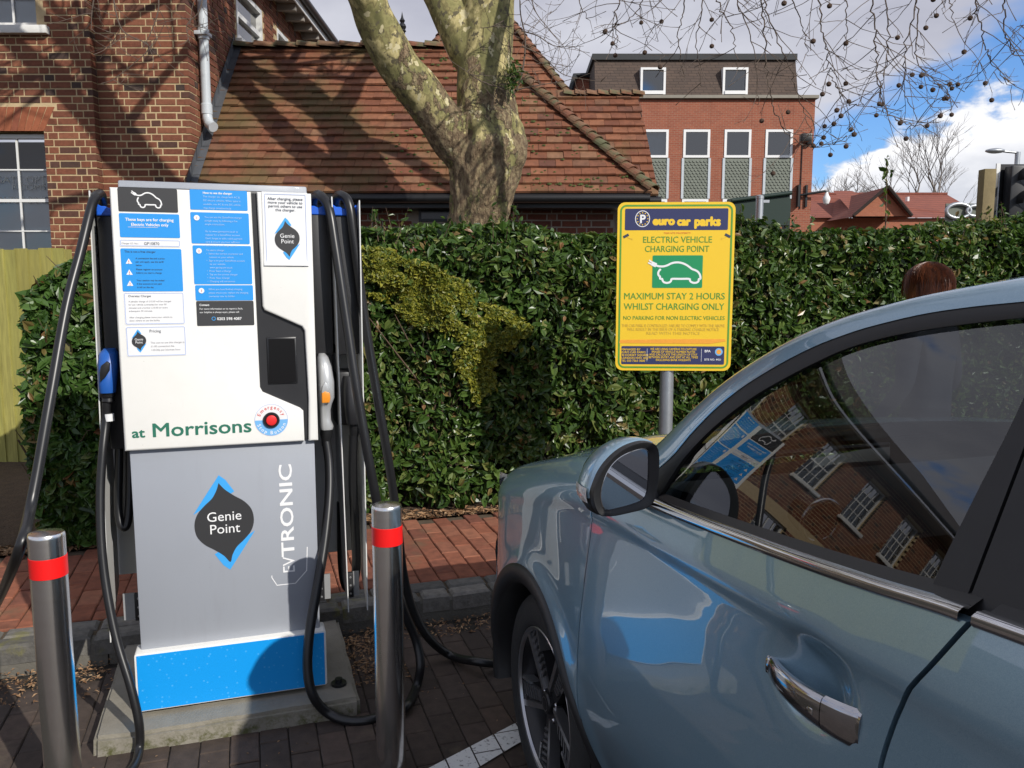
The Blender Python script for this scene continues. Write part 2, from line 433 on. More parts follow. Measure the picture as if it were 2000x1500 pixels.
# raised path: bed, kerb stones, a double row of setts, red blocks laid away from the kerb
path = mk('footpath', [tuple(kf(*p, PATH_Z - .012)) for p in ((-14, V_KERB + .06), (16, V_KERB + .06), (16, V_SOIL), (-14, V_SOIL))], [(0, 1, 2, 3)], M['joint_light'])
tag(path, 'raised red block footpath with stone edging before the hedge', kind='structure')
kerb_me = block_mesh('kerb_stone', .60, .15, .24, M['kerb_stone'], .012)
for i in range(-6, 12):
    o = bpy.data.objects.new('kerb_stone', kerb_me); link(o, path)
    o.matrix_local = frame(kf(i * .606 + .1, V_KERB + .075, PATH_Z - .012 + random.uniform(-.003, .003)), U, V)
sett_me = [block_mesh('sett', lx, .097, .08, M['sett_stone'], .012) for lx in (.13, .16, .19)]
for row in range(2):
    u = -2.2 + row * .07
    while u < 3.2:
        k = random.randrange(3); lx = (.13, .16, .19)[k]
        p = kf(u + lx / 2, V_KERB + .045 + row * .108, PATH_Z + .006 + random.uniform(-.004, .005))
        if in_view(p, 120):
            o = bpy.data.objects.new('sett', sett_me[k]); link(o, path); o.matrix_local = frame(p, U, V) @ Matrix.Rotation(random.gauss(0, .025), 4, 'Z') @ Matrix.Rotation(random.gauss(0, .02), 4, 'Y')
        u += lx + .014
red_me = block_mesh('paving_brick', .096, .196, .05, M['paver_red'], .005)
nb = 0
for i in range(-26, 34):
    for k in range(0, 6):
        v = V_BRICK + .1 + k * .2 + (.1 if i % 2 else 0); u = i * .1 + .05
        if v + .1 > V_SOIL + .08: continue
        p = kf(u, v, PATH_Z)
        if not in_view(p, 60) or nb >= 300: continue
        nb += 1
        o = bpy.data.objects.new('paving_brick', red_me); link(o, path)
        o.matrix_local = frame(p + Vector((0, 0, random.uniform(-.004, .004))), U, V) @ Matrix.Rotation(random.gauss(0, .012), 4, 'Z') @ Matrix.Rotation(random.gauss(0, .012), 4, 'X')
half = block_mesh('paving_brick', .096, .096, .05, M['paver_red'], .005)
for i in range(-26, 34, 1):
    if i % 2 and in_view(kf(i * .1 + .05, V_BRICK + .05, PATH_Z), 40):
        o = bpy.data.objects.new('paving_brick', half); link(o, path); o.matrix_local = frame(kf(i * .1 + .05, V_BRICK + .05, PATH_Z), U, V)
so = mk('hedge_soil', [tuple(kf(*p, PATH_Z + zz)) for p, zz in (((-14, V_SOIL), 0), ((16, V_SOIL), 0), ((16, 16), .05), ((-14, 16), .05))], [(0, 1, 2, 3)], M['soil']); tag(so, 'bare brown soil bed under the hedge', kind='structure')
# fallen leaves and grit
def litter(name, label, spots, n, size, parent_kind='stuff'):
    vs, fs = [], []
    for _ in range(n):
        u0, u1, v0, v1, z = random.choice(spots)
        p = kf(random.uniform(u0, u1), random.uniform(v0, v1), z + abs(random.gauss(0, .008)) + .004)
        a = random.uniform(0, 6.28); s = size * random.uniform(.4, 1.3); tl = random.gauss(0, .35); t2 = random.gauss(0, .5)
        d = Vector((math.cos(a), math.sin(a), math.sin(tl) * .6)) * s; e = Vector((-math.sin(a), math.cos(a), math.sin(t2) * .7)) * s * random.uniform(.2, .5)
        b = len(vs); vs += [tuple(p - d), tuple(p + e + Vector((0, 0, s * .25))), tuple(p + d), tuple(p - e + Vector((0, 0, s * .2)))]; fs += [(b, b + 1, b + 2), (b, b + 2, b + 3)]
    o = mk(name, vs, fs, M['leaf_litter']); return tag(o, label, 'leaves', kind='stuff')
litter('leaf_litter', 'dry brown leaves lying along the foot of the hedge', [(-3, 4, V_SOIL - .04, V_SOIL + .2, PATH_Z), (-1, 3, V_SOIL - .02, V_SOIL + .09, PATH_Z)], 2600, .026)
litter('leaf_litter', 'brown leaf crumbs and bark gathered against the kerb', [(-2.2, -.1, .34, .64, .004), (-1.7, -.2, .48, .65, .01), (.72, 2.2, .46, .65, .004), (.66, 1.0, .1, .6, .004)], 3400, .0115)
litter('leaf_litter', 'pale grit and leaf specks scattered on the dark pavers', [(-1.5, 1.5, -.6, .6, .004)], 160, .006)
# worn white bay line, painted block by block
def clip(poly, x0, x1, y0, y1):
    for ax, lim, sg in ((0, x0, 1), (0, x1, -1), (1, y0, 1), (1, y1, -1)):
        out = []
        for i in range(len(poly)):
            a, b = poly[i - 1], poly[i]; da, db = (a[ax] - lim) * sg, (b[ax] - lim) * sg
            if (da >= 0) != (db >= 0): t_ = da / (da - db); out.append((a[0] + (b[0] - a[0]) * t_, a[1] + (b[1] - a[1]) * t_))
            if db >= 0: out.append(b)
        poly = out
        if len(poly) < 3: return []
    return poly
pa = [KI @ at_z(*q, .006) for q in ((790, 1528), (1003, 1417), (1130, 1352), (1170, 1380), (1010, 1456), (892, 1528))]
strips = [[(pa[i].x, pa[i].y) for i in q] for q in ((0, 1, 4, 5), (1, 2, 3, 4))]
mv, mf = [], []
for u, v in pavers:
    for strip in strips:
        q = clip(strip, u - .0475, u + .0475, v - .0975, v + .0975)
        if len(q) < 3: continue
        b = len(mv); mv += [tuple(kf(x, y, .0125)) for x, y in q]; mf.append(tuple(range(b, b + len(q))))
if mf:
    o = mk('painted_line', mv, mf, M['road_paint']); tag(o, 'worn white bay line painted across the dark pavers', kind='structure')
# ------------------------------------------------------------------ brick building on the left
unit_rand('brick_old', [(0, (.16, .054, .030)), (.25, (.255, .086, .044)), (.5, (.20, .066, .036)), (.72, (.30, .112, .058)), (.90, (.14, .055, .035)), (1, (.065, .042, .034))], .9, .40, 26, .5, 130, .004)
t = MT('mortar_buff'); t.col(t.mix(t.noise(14, 5, .6, t.coord(which='World')), (.42, .31, .17), (.60, .46, .27))).set(rough=.97); t.bump(t.noise(140, 4, .6, t.coord(which='World')), .5, .004); M['mortar_buff'] = t.m
unit_rand('arch_brick', [(0, (.33, .10, .045)), (.5, (.40, .13, .06)), (1, (.28, .085, .045))], .88, .3, 30, .3)
plain('window_white', (.72, .72, .70), .45, var=.06, scale=6); plain('stone_sill', (.66, .65, .62), .8, var=.12, scale=12); plain('pipe_grey', (.50, .54, .57), .4, var=.12, scale=5)
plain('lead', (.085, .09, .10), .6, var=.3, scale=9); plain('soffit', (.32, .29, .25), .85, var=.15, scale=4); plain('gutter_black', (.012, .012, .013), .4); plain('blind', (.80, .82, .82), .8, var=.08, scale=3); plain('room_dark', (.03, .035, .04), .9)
glass_mat('house_glass', (.86, .88, .90), 1.5, .0, 2.0)
YF = 9.2
xc = at_y(373, 250, YF).x                                  # right corner of the front
xs_ = at_y(186, 250, YF - .11).x                           # the front steps forward left of here
BW, BH, PT = .208, .0605, .0752
bld = empty('brick_building', Vector((xc, YF, 0)), 'old red brick building with white sash windows and grey downpipe', 'building')
bld.matrix_world = Matrix.Identity(4)
front = empty('front_wall', None, parent=bld); sidew = empty('side_wall', None, parent=bld)
ZE = 5.75
def bond_row(x0, x1, r):
    """one course: stretchers and headers in turn, clipped at the ends"""
    out = []; x = x0 - (0 if r % 2 == 0 else .165) ; k = r % 2
    while x < x1:
        w = BW if k % 2 == 0 else .098; a, b = max(x, x0), min(x + w, x1)
        if b - a > .03: out.append((a, b))
        x += w + .0150; k += 1
    return out
wl = (at_y(-60, 480, YF - .11).x, at_y(101, 480, YF - .11).x, at_y(0, 500, YF - .11).z, at_y(0, 256, YF - .11).z)       # lower window opening
wu = (at_y(-60, 30, YF - .11).x, at_y(86, 30, YF - .11).x, at_y(0, 52, YF - .11).z, 5.5)
arch = (wl[0] - .2, wl[1] + .006, wl[3], at_y(0, 209, YF - .11).z)
more = [q for k in range(6) for q in ((-7.6 - 2.1 * k, -6.6 - 2.1 * k, wl[2], wl[3]), (-7.6 - 2.1 * k, -6.6 - 2.1 * k, wu[2], 5.5))]
def clear(a, b, z0, z1):
    for q in [wl, wu] + more:
        if b > q[0] and a < q[1] and z1 > q[2] - .0 and z0 < q[3]: return False
    if z1 > arch[2] and z0 < arch[3] and a < arch[1] + .13 * ((z0 + z1) / 2 - arch[2]) / (arch[3] - arch[2]) - .012: return False
    return True
cand = []
for r in range(0, int(ZE / PT)):
    z0 = r * PT + .01; z1 = z0 + BH
    for a, b in bond_row(xs_ + .004, xc, r): cand.append((a, b, YF - .005, YF + .05, z0, z1))
    for a, b in bond_row(-20.0, xs_, r):
        if not clear(a, b, z0, z1):
            # part bricks beside openings
            if z1 > arch[2] and z0 < arch[3]: a = max(a, arch[1] + .13 * ((z0 + z1) / 2 - arch[2]) / (arch[3] - arch[2]) - .01)
            for q in [wl, wu] + more:
                if a < q[0] < b and z1 > q[2] and z0 < q[3]: b = q[0]
                elif a < q[1] < b and z1 > q[2] and z0 < q[3]: a = q[1]
            if b - a < .03 or not clear(a + .001, b - .001, z0, z1): continue
        cand.append((a, b, YF - .115, YF - .002 if b > xs_ - .01 else YF - .06, z0, z1))
mortar = Acc(); mortar.box((xs_ - .05, xc - .004), (YF, YF + .25), (0, ZE))
for x0, x1, z0, z1 in ((-20.1, more[-2][0], 0, ZE),) + tuple((more[i + 2][1], more[i][0], 0, ZE) for i in range(0, len(more) - 2, 2)) + ((more[0][1], wl[0], 0, ZE), (wl[1], xs_ - .008, 0, ZE), (wl[0], wl[1], 0, wl[2]), (wl[0], wl[1], wl[3], wu[2])) + tuple((q[0], q[1], 0, wl[2]) for q in more[::2]) + tuple((q[0], q[1], wl[3], wu[2]) for q in more[::2]) + tuple((q[0], q[1], 5.5, ZE) for q in more[::2]) + ((wu[0], wu[1], 5.5, ZE),):
    if x1 > x0: mortar.box((x0, x1), (YF - .11, YF + .12), (z0, z1))
mortar.build('mortar', M['mortar_buff'], front)
def bricks(cand, parent, mat, limit=300, name='brick'):
    vis = []; rest = []
    for c in cand:
        ctr = Vector(((c[0] + c[1]) / 2, c[2], (c[4] + c[5]) / 2)); (vis if in_view(ctr, 0) else rest).append((ctr, c))
    vis.sort(key=lambda q: (q[0] - EYE).length)
    meshes = {}
    for ctr, c in vis[:limit]:
        key = (round(c[1] - c[0], 3), round(c[3] - c[2], 3))
        if key not in meshes:
            w, d = key; me = bpy.data.meshes.new(name); bm = bmesh.new(); vs = [bm.verts.new(v) for v in boxv(-w / 2, w / 2, 0, d, -BH / 2, BH / 2)]
            for f in BOXF: bm.faces.new([vs[i] for i in f])
            bmesh.ops.bevel(bm, geom=[e for e in bm.edges if all(v.co.y < 1e-6 for v in e.verts)], offset=.003, segments=1, affect='EDGES'); bm.to_mesh(me); bm.free(); me.materials.append(mat); meshes[key] = me
        o = bpy.data.objects.new(name, meshes[key]); link(o, parent)
        o.matrix_local = Matrix.Translation((ctr.x, c[2] + random.uniform(-.002, .003), ctr.z + random.uniform(-.0015, .0015))) @ Matrix.Rotation(random.gauss(0, .006), 4, 'Y')
    a = Acc()
    for ctr, c in vis[limit:] + rest:
        j = random.uniform(-.002, .003); k = random.uniform(-.0015, .0015); a.box((c[0], c[1]), (c[2] + j, c[3]), (c[4] + k, c[5] + k))
    if a.v: a.build('brickwork', mat, parent, kind='stuff')
bricks(cand, front, M['brick_old'])
# flat arch of rubbed bricks over the lower window
n_ = 16; a0x, a1x = wl[1] - n_ * .072, wl[1] + .004
for i in range(n_):
    sp = .13; b0, b1 = a0x + (a1x - a0x) * i / n_ + .002, a0x + (a1x - a0x) * (i + 1) / n_ - .002; k = (i + .5) / n_
    t0, t1 = b0 + sp * k ** 2, b1 + sp * ((i + 1) / n_) ** 2
    v = [(b0, YF - .117, arch[2]), (b1, YF - .117, arch[2]), (t1, YF - .117, arch[3]), (t0, YF - .117, arch[3])]
    mk('arch_brick', v + [(p[0], YF - .05, p[2]) for p in v], [(0, 1, 2, 3), (7, 6, 5, 4), (0, 4, 5, 1), (1, 5, 6, 2), (2, 6, 7, 3), (3, 7, 4, 0)], M['arch_brick'], front)
# sash windows
def sash(x0, x1, z0, z1, cols, rows, y, parent, sill=True, blind=True):
    w = empty('window', None, parent=parent)
    fr = Acc(); t_ = .045
    fr.box((x0, x0 + t_), (y, y + .07), (z0, z1)); fr.box((x1 - t_, x1), (y, y + .07), (z0, z1)); fr.box((x0 + t_, x1 - t_), (y, y + .07), (z1 - t_, z1)); fr.box((x0 + t_, x1 - t_), (y, y + .07), (z0, z0 + t_ + .02))
    fr.build('frame', M['window_white'], w)
    for i in range(cols + 1):
        if 0 < i < cols: xx = x0 + t_ + (x1 - x0 - 2 * t_) * i / cols; box('glazing_bar', (xx - .011, xx + .011), (y + .012, y + .035), (z0 + t_, z1 - t_), M['window_white'], w)
    for j in range(1, rows):
        zz = z0 + t_ + (z1 - z0 - 2 * t_) * j / rows; h_ = .028 if j == rows // 2 else .012; box('glazing_bar', (x0 + t_, x1 - t_), (y + .010, y + .033), (zz - h_ * .6, zz + h_ * .6), M['window_white'], w)
    for i in range(cols):
        for j in range(rows):
            ax, bx_ = [x0 + t_ + (x1 - x0 - 2 * t_) * k / cols for k in (i, i + 1)]; az_, bz_ = [z0 + t_ + (z1 - z0 - 2 * t_) * k / rows for k in (j, j + 1)]
            mk('pane', [(ax, y + .022, az_), (bx_, y + .022, az_), (bx_, y + .022, bz_), (ax, y + .022, bz_)], [(0, 1, 2, 3)], M['house_glass'], w)
    if blind: mk('blind', [(x0, y + .05, z0), (x1, y + .05, z0), (x1, y + .05, z0 + (z1 - z0) * .74), (x0, y + .05, z0 + (z1 - z0) * .74)], [(0, 1, 2, 3)], M['blind'], w)
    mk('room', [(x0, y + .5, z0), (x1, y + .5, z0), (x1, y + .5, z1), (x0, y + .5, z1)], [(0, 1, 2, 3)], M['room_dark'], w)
    if sill: box('sill', (x0 - .06, x1 + .05), (y - .16, y + .06), (z0 - .085, z0 - .002), M['stone_sill'], w, .008)
    return w
w1 = sash(wl[0] - .45, wl[1], wl[2] - .1, wl[3] - .02, 4, 4, YF - .03, front)
for s_, px_, py_, h_ in (('GATE OPTIC', 52, 352, .105), ('ROOMS', 58, 366, .095), ('01737 304090', 58, 392, .105)):
    p = at_y(px_, py_, YF + .005); text('lettering', s_, h_, M['ink_grey'] if 'ink_grey' in M else plain('window_ink', (.09, .10, .11), .5).m, w1, p.x, YF - .012, p.z, 'CENTER', squeeze=1.15, va='CENTER', extrude=.0005)
sash(wu[0] - .3, wu[1], wu[2], wu[3], 3, 4, YF - .03, front)
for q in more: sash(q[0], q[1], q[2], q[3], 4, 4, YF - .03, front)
# side wall running back from the corner, its windows and eaves
YB = 16.0
cs = []
swin = [(10.9, 12.0), (12.75, 13.35), (13.9, 14.4)]
zs0 = 4.72
def side_clear(y0, y1, z0, z1):
    return not any(y1 > q[0] and y0 < q[1] and z1 > zs0 and z0 < 5.42 for q in swin)
acc = Acc(); nfew = 0
mb = Acc(); mb.box((xc - .30, xc - .006), (YF + .004, YB), (0, zs0)); ys = [YF + .004] + [v for q in swin for v in q] + [YB]
for i in range(0, len(ys), 2): mb.box((xc - .30, xc - .006), (ys[i], ys[i + 1]), (zs0, 5.42))
mb.box((xc - .30, xc - .006), (YF + .004, YB), (5.42, ZE)); mb.build('mortar', M['mortar_buff'], sidew)
for r in range(22, int(ZE / PT)):
    z0 = r * PT + .01
    for a, b in bond_row(YF - .006, YB, r + 1):
        if side_clear(a, b, z0, z0 + BH): j = random.uniform(-.002, .003); acc.box((xc - .05, xc + .002 + j), (a, b), (z0, z0 + BH))
acc.build('brickwork', M['brick_old'], sidew, kind='stuff')
for y0, y1 in swin:
    w = empty('window', None, parent=sidew); z1 = 5.40
    f = Acc(); f.box((xc - .12, xc + .0), (y0, y0 + .06), (zs0, z1)); f.box((xc - .12, xc + .0), (y1 - .06, y1), (zs0, z1)); f.box((xc - .12, xc + .0), (y0 + .06, y1 - .06), (z1 - .06, z1)); f.box((xc - .12, xc + .0), (y0 + .06, y1 - .06), (zs0, zs0 + .07)); f.box((xc - .10, xc - .02), (y0 + .06, y1 - .06), ((zs0 + z1) / 2 - .03, (zs0 + z1) / 2 + .03)); f.build('frame', M['window_white'], w)
    mk('pane', [(xc - .07, y0, zs0), (xc - .07, y1, zs0), (xc - .07, y1, z1), (xc - .07, y0, z1)], [(0, 1, 2, 3)], M['house_glass'], w)
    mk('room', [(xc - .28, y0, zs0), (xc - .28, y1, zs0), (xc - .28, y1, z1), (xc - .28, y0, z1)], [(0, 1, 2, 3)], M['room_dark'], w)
    box('sill', (xc - .05, xc + .07), (y0 - .05, y1 + .05), (zs0 - .10, zs0 - .003), M['stone_sill'], w, .008)
rf = empty('roof', None, parent=bld)
box('soffit', (xc - .01, xc + .30), (YF - .45, YB + .3), (ZE, ZE + .04), M['soffit'], rf); box('soffit', (-20.1, xc - .012), (YF - .55, YF + .0), (ZE, ZE + .04), M['soffit'], rf)
box('fascia', (xc + .30, xc + .32), (YF - .45, YB + .3), (ZE - .02, ZE + .16), M['window_white'], rf); tube('gutter', [(xc + .37, YF - .5, ZE + .12), (xc + .37, YB + .3, ZE + .12)], .055, M['gutter_black'], rf, 10); tube('gutter', [(-20.1, YF - .6, ZE + .12), (xc + .37, YF - .6, ZE + .12)], .055, M['gutter_black'], rf, 10)
for k in range(14): box('bracket', (xc + .0, xc + .28), (YF + .2 + k * .48, YF + .27 + k * .48), (ZE - .10, ZE - .002), M['soffit'], rf)
ridge = 8.6
mk('slope', [(xc + .32, YF - .55, ZE + .17), (xc + .32, YB + .3, ZE + .17), (-3.0 + xc, YB - 3, ridge), (xc - 3, YF + 3, ridge), (-20.1, YF - .55, ZE + .17), (-20.1, YF + 3, ridge)], [(0, 1, 2, 3), (4, 0, 3, 5)], M['gutter_black'] if False else plain('roof_slate', (.10, .085, .08), .8, var=.3, scale=6).m, rf)
# downpipe on the side wall near the corner
P_ = lambda px, py: (lambda r: EYE + r * ((xc + .075 - EYE.x) / r.x))(ray(px, py))
d0 = P_(394, 60); d1 = P_(407, 222); yy = (d0.y + d1.y) / 2
dp = empty('downpipe', None, parent=bld)
tube('pipe', [(xc + .075, yy, ZE + .1), (xc + .075, yy, d1.z)], .052, M['pipe_grey'], dp, 16)
for py in (68, 72): pass
for zz in (P_(396, 66).z, P_(405, 214).z): lathe('pipe_joint', [(.054, -.06), (.062, -.055), (.062, .05), (.054, .06)], M['pipe_grey'], dp, 18, Matrix.Translation((xc + .075, yy, zz)))
box('pipe_clip', (xc - .0, xc + .14), (yy - .085, yy + .085), (P_(396, 66).z - .02, P_(396, 66).z + .02), M['pipe_grey'], dp, .004)
tube('shoe', [(xc + .075, yy, d1.z + .02), (xc + .08, yy, d1.z - .06), (xc + .11, yy - .03, d1.z - .13), (xc + .17, yy - .08, d1.z - .17)], .056, M['pipe_grey'], dp, 16)
# ------------------------------------------------------------------ low tiled house behind the tree
_ct = unit_rand('clay_tile', [(0, (.19, .065, .033)), (.2, (.27, .10, .048)), (.4, (.225, .08, .04)), (.6, (.32, .13, .065)), (.8, (.15, .058, .036)), (.9, (.29, .15, .08)), (1, (.24, .085, .042))], .88, .45, 14, .4, 70, .004)
_sx = _ct.n('ShaderNodeSeparateXYZ'); _ct.l(_ct.coord(which='World'), _sx.inputs[0]); _mf = _ct.math('ADD', _ct.noise(1.0, 6, .65, _ct.coord(which='World')), _ct.math('MULTIPLY', _ct.gray(_sx.outputs[0], -1.2, -3.6), .16))   # moss is thicker by the tall wall
_old = _ct.p.inputs['Base Color'].links[0].from_socket; _ct.col(_ct.mix(_ct.gray(_mf, .52, .74), _old, (.105, .085, .030)))
unit_rand('hip_tile', [(0, (.22, .08, .045)), (.5, (.30, .14, .075)), (1, (.20, .12, .07))], .9, .5, 20, .5, 60, .005, dirt=((.11, .11, .055), 3.5, .48, .62, 'World'))
unit_rand('brick_red', [(0, (.20, .06, .035)), (.4, (.27, .085, .05)), (.75, (.17, .055, .036)), (1, (.30, .12, .075))], .9, .35, 26, .4, 120, .004)
plain('mortar_grey', (.34, .29, .24), .95, var=.3, scale=15); plain('roof_under', (.03, .02, .016), .95); plain('moss', (.065, .085, .02), .95, var=.4, scale=30)
YE, YR = 9.0, 10.75                                        # eaves and ridge of the front slope
hs = empty('tiled_house', None, 'low brick house with mossy red clay tiled roof behind the tree', 'building')
zE = at_y(900, 379, YE).z; zR = at_y(700, 100, YR).z
xl = xc + .004
x_hip0 = at_y(955, 100, YR).x; x_hip1 = at_y(1272, 376, YE).x
GA, TW, TL = .135, .185, .20
def tile_plane(e0, ea, ridge_pt, x_left, x_right, parent, mat, limit, name='tile', jitter=1.0):
    """tiles on the slope that holds the eaves point e0 (eaves direction ea) and ridge_pt; x_left, x_right: limits by height fraction"""
    b = (ridge_pt - e0); b = b - ea * b.dot(ea); L = b.length; b.normalize(); n = ea.cross(b).normalized()
    rows = int(L / GA); items = []
    for r in range(rows + 1):
        s0 = r * GA; f = min(s0 / L, 1)
        a0, a1 = x_left(f), x_right(f); off = (TW / 2 if r % 2 else 0); c = math.floor((a0 - off) / TW)
        sag = .012 * math.sin(r * .7) 
        while c * TW + off < a1:
            w0, w1 = max(c * TW + off, a0), min(c * TW + off + TW - .003, a1); c += 1
            if w1 - w0 < .03: continue
            items.append((r, s0, w0, w1))
    meshes = {}; acc = Acc(); k = 0
    def geo(w, lift): 
        v = boxv(-w / 2, w / 2, -.010, min(TL, 9), -.024, 0.0)
        return [(p[0], p[1], p[2] + (.0 if p[1] > .05 else .0)) for p in v]
    for r, s0, w0, w1 in items:
        w = round(w1 - w0, 3); p = e0 + ea * ((w0 + w1) / 2) + b * s0
        tilt = math.atan2(.042, TL)
        mtx = frame(p + n * (.050 + random.gauss(0, .0025) * jitter), ea, b) @ Matrix.Rotation(-tilt + random.gauss(0, .012) * jitter, 4, 'X') @ Matrix.Rotation(random.gauss(0, .010) * jitter, 4, 'Y') @ Matrix.Rotation(random.gauss(0, .008) * jitter, 4, 'Z')
        if k < limit:
            k += 1
            if w not in meshes:
                me = bpy.data.meshes.new(name); me.from_pydata(geo(w, 0), [], BOXF); me.materials.append(mat); meshes[w] = me
            o = bpy.data.objects.new(name, meshes[w]); link(o, parent); o.matrix_local = mtx
        else: acc.add([tuple(mtx @ Vector(v)) for v in geo(w, 0)], BOXF)
    if acc.v: acc.build('roof_tiles', mat, parent, kind='stuff')
    return b, n, L
roofA = empty('front_slope', None, parent=hs)
e0 = Vector((xl, YE, zE)); X1 = Vector((1, 0, 0)); rp = Vector((xl, YR, zR))
wA = x_hip1 - xl; wR = x_hip0 - xl
bA, nA, LA = tile_plane(e0, X1, rp, lambda f: 0.0, lambda f: wA + (wR - wA) * f, roofA, M['clay_tile'], 300)
mk('underlay', [tuple(e0 + nA * .004), tuple(e0 + X1 * wA + nA * .004), tuple(rp + X1 * wR + nA * .004), tuple(rp + nA * .004)], [(0, 1, 2, 3)], M['roof_under'], roofA)
# moss lumps
mo = Acc()
for _ in range(420):
    f = random.random() ** 1.6; a = random.uniform(wA * .42, (wA + (wR - wA) * f) - .08); p = e0 + X1 * a + bA * (f * LA) + nA * .045
    s = random.uniform(.006, .02); ring_ = [tuple(p + X1 * s * 1.5 * math.cos(k * 1.257) * random.uniform(.7, 1.3) + bA * s * math.sin(k * 1.257)) for k in range(5)]
    mo.add(ring_ + [tuple(p + nA * s * .8)], [(k, (k + 1) % 5, 5) for k in range(5)])
mo.build('moss', M['moss'], roofA, kind='stuff')
# ridge tiles
def bonnet(p, d, up, r, ln, parent, mat, name):
    side = d.cross(up).normalized(); vs = []
    for k, t_ in enumerate((0.0, 1.0)):
        q = p + d * ln * t_; rr_ = r * (1.10 if k == 0 else .92); lift = .018 if k == 0 else 0
        for i in range(9): a = math.pi * (i / 8) ; vs.append(tuple(q + side * rr_ * math.cos(a) + up * (rr_ * .75 * math.sin(a) + lift)))
    for k, t_ in enumerate((0.0, 1.0)):
        q = p + d * ln * t_; rr_ = r * (1.10 if k == 0 else .92) - .014; lift = .018 if k == 0 else 0
        for i in range(9): a = math.pi * (i / 8); vs.append(tuple(q + side * rr_ * math.cos(a) + up * (rr_ * .75 * math.sin(a) + lift)))
    f = []
    for i in range(8): f += [(i, i + 1, 9 + i + 1, 9 + i), (18 + i, 27 + i, 28 + i, 19 + i), (i, 18 + i, 19 + i, i + 1)]
    return mk(name, vs, f, mat, parent)
n_r = 12
for k in range(n_r): bonnet(Vector((xl + wR * k / n_r, YR, zR + .03)), X1, Vector((0, 0, 1)), .10, wR / n_r + .02, roofA, M['hip_tile'], 'ridge_tile')
h0, h1 = Vector((x_hip1, YE, zE)), Vector((x_hip0, YR, zR)); hd = (h1 - h0); n_h = 26; hn = Vector((hd.x, hd.y, 0)).normalized()
up_ = (hd.cross(Vector((0, 0, 1)))).cross(hd).normalized()
for k in range(n_h): bonnet(h0 + hd * (k / n_h) + up_ * .03, hd.normalized(), up_, .085, hd.length / n_h * 1.25, roofA, M['hip_tile'], 'hip_tile')
# hidden end slope of the hip
mk('end_slope', [tuple(h0), tuple(h1), (x_hip0, YR + 1.8, zR), (x_hip1, YR + 3.4, zE)], [(0, 3, 2, 1)], M['clay_tile'], roofA)
# lower wing to the right, set back
roofB = empty('rear_slope', None, parent=hs)
YE2, YR2 = 9.55, 10.75; zE2 = at_y(1280, 384, YE2).z; zR2 = at_y(1180, 191, YR2).z; xr2 = at_y(1285, 384, YE2).x
e2 = Vector((.3, YE2, zE2)); xtop = at_y(1247, 190, YR2).x
bB, nB, LB = tile_plane(e2, X1, Vector((.3, YR2, zR2)), lambda f: 0.0, lambda f: (xr2 - .3) + (xtop - xr2) * f, roofB, M['clay_tile'], 200)
mk('underlay', [tuple(e2 + nB * .004), (xr2, YE2, zE2), (xtop, YR2, zR2), tuple(Vector((.3, YR2, zR2)) + nB * .004)], [(0, 1, 2, 3)], M['roof_under'], roofB)
for k in range(7): bonnet(Vector((at_y(1100, 190, YR2).x + k * .145, YR2, zR2 + .02)), X1, Vector((0, 0, 1)), .085, .155, roofB, M['hip_tile'], 'ridge_tile')
mk('gable', [(xtop - .03, YR2 + 1.2, zE2), (xr2 - .03, YE2 + .05, zE2), (xtop - .03, YR2, zR2 - .03)], [(0, 1, 2)], M['brick_red'], hs); mk('back_slope', [(.3, YR2, zR2), (xtop, YR2, zR2), (xtop, YR2 + 1.4, zE2), (.3, YR2 + 1.4, zE2)], [(0, 1, 2, 3)], M['clay_tile'], roofB)
# pyramid roof rising behind
YP = 13.0; ap = at_y(934, -30, YP + 1.2); bl_ = at_y(770, 215, YP); br__ = at_y(1128, 215, YP)
roofC = empty('turret_slope', None, parent=hs)
mid = (bl_.x + br__.x) / 2; hwid = (br__.x - bl_.x) / 2
tile_plane(Vector((bl_.x, YP, bl_.z)), X1, Vector((bl_.x, ap.y, ap.z)), lambda f: (ap.x - bl_.x) * f, lambda f: 2 * hwid + (ap.x - br__.x) * f, roofC, M['clay_tile'], 0)
mk('side_slope', [(bl_.x, YP, bl_.z), (br__.x, YP, bl_.z), (br__.x, YP + 2.6, bl_.z), (bl_.x, YP + 2.6, bl_.z), tuple(ap)], [(1, 2, 4), (2, 3, 4), (3, 0, 4), (0, 1, 4)], M['roof_under'], roofC)
for s0_, s1_ in ((Vector((br__.x, YP, bl_.z)), ap), (Vector((bl_.x, YP, bl_.z)), ap)):
    d = s1_ - s0_; u_ = (d.cross(Vector((0, 0, 1)))).cross(d).normalized()
    for k in range(22): bonnet(s0_ + d * (k / 22) + u_ * .03, d.normalized(), u_, .08, d.length / 22 * 1.2, roofC, M['hip_tile'], 'hip_tile')
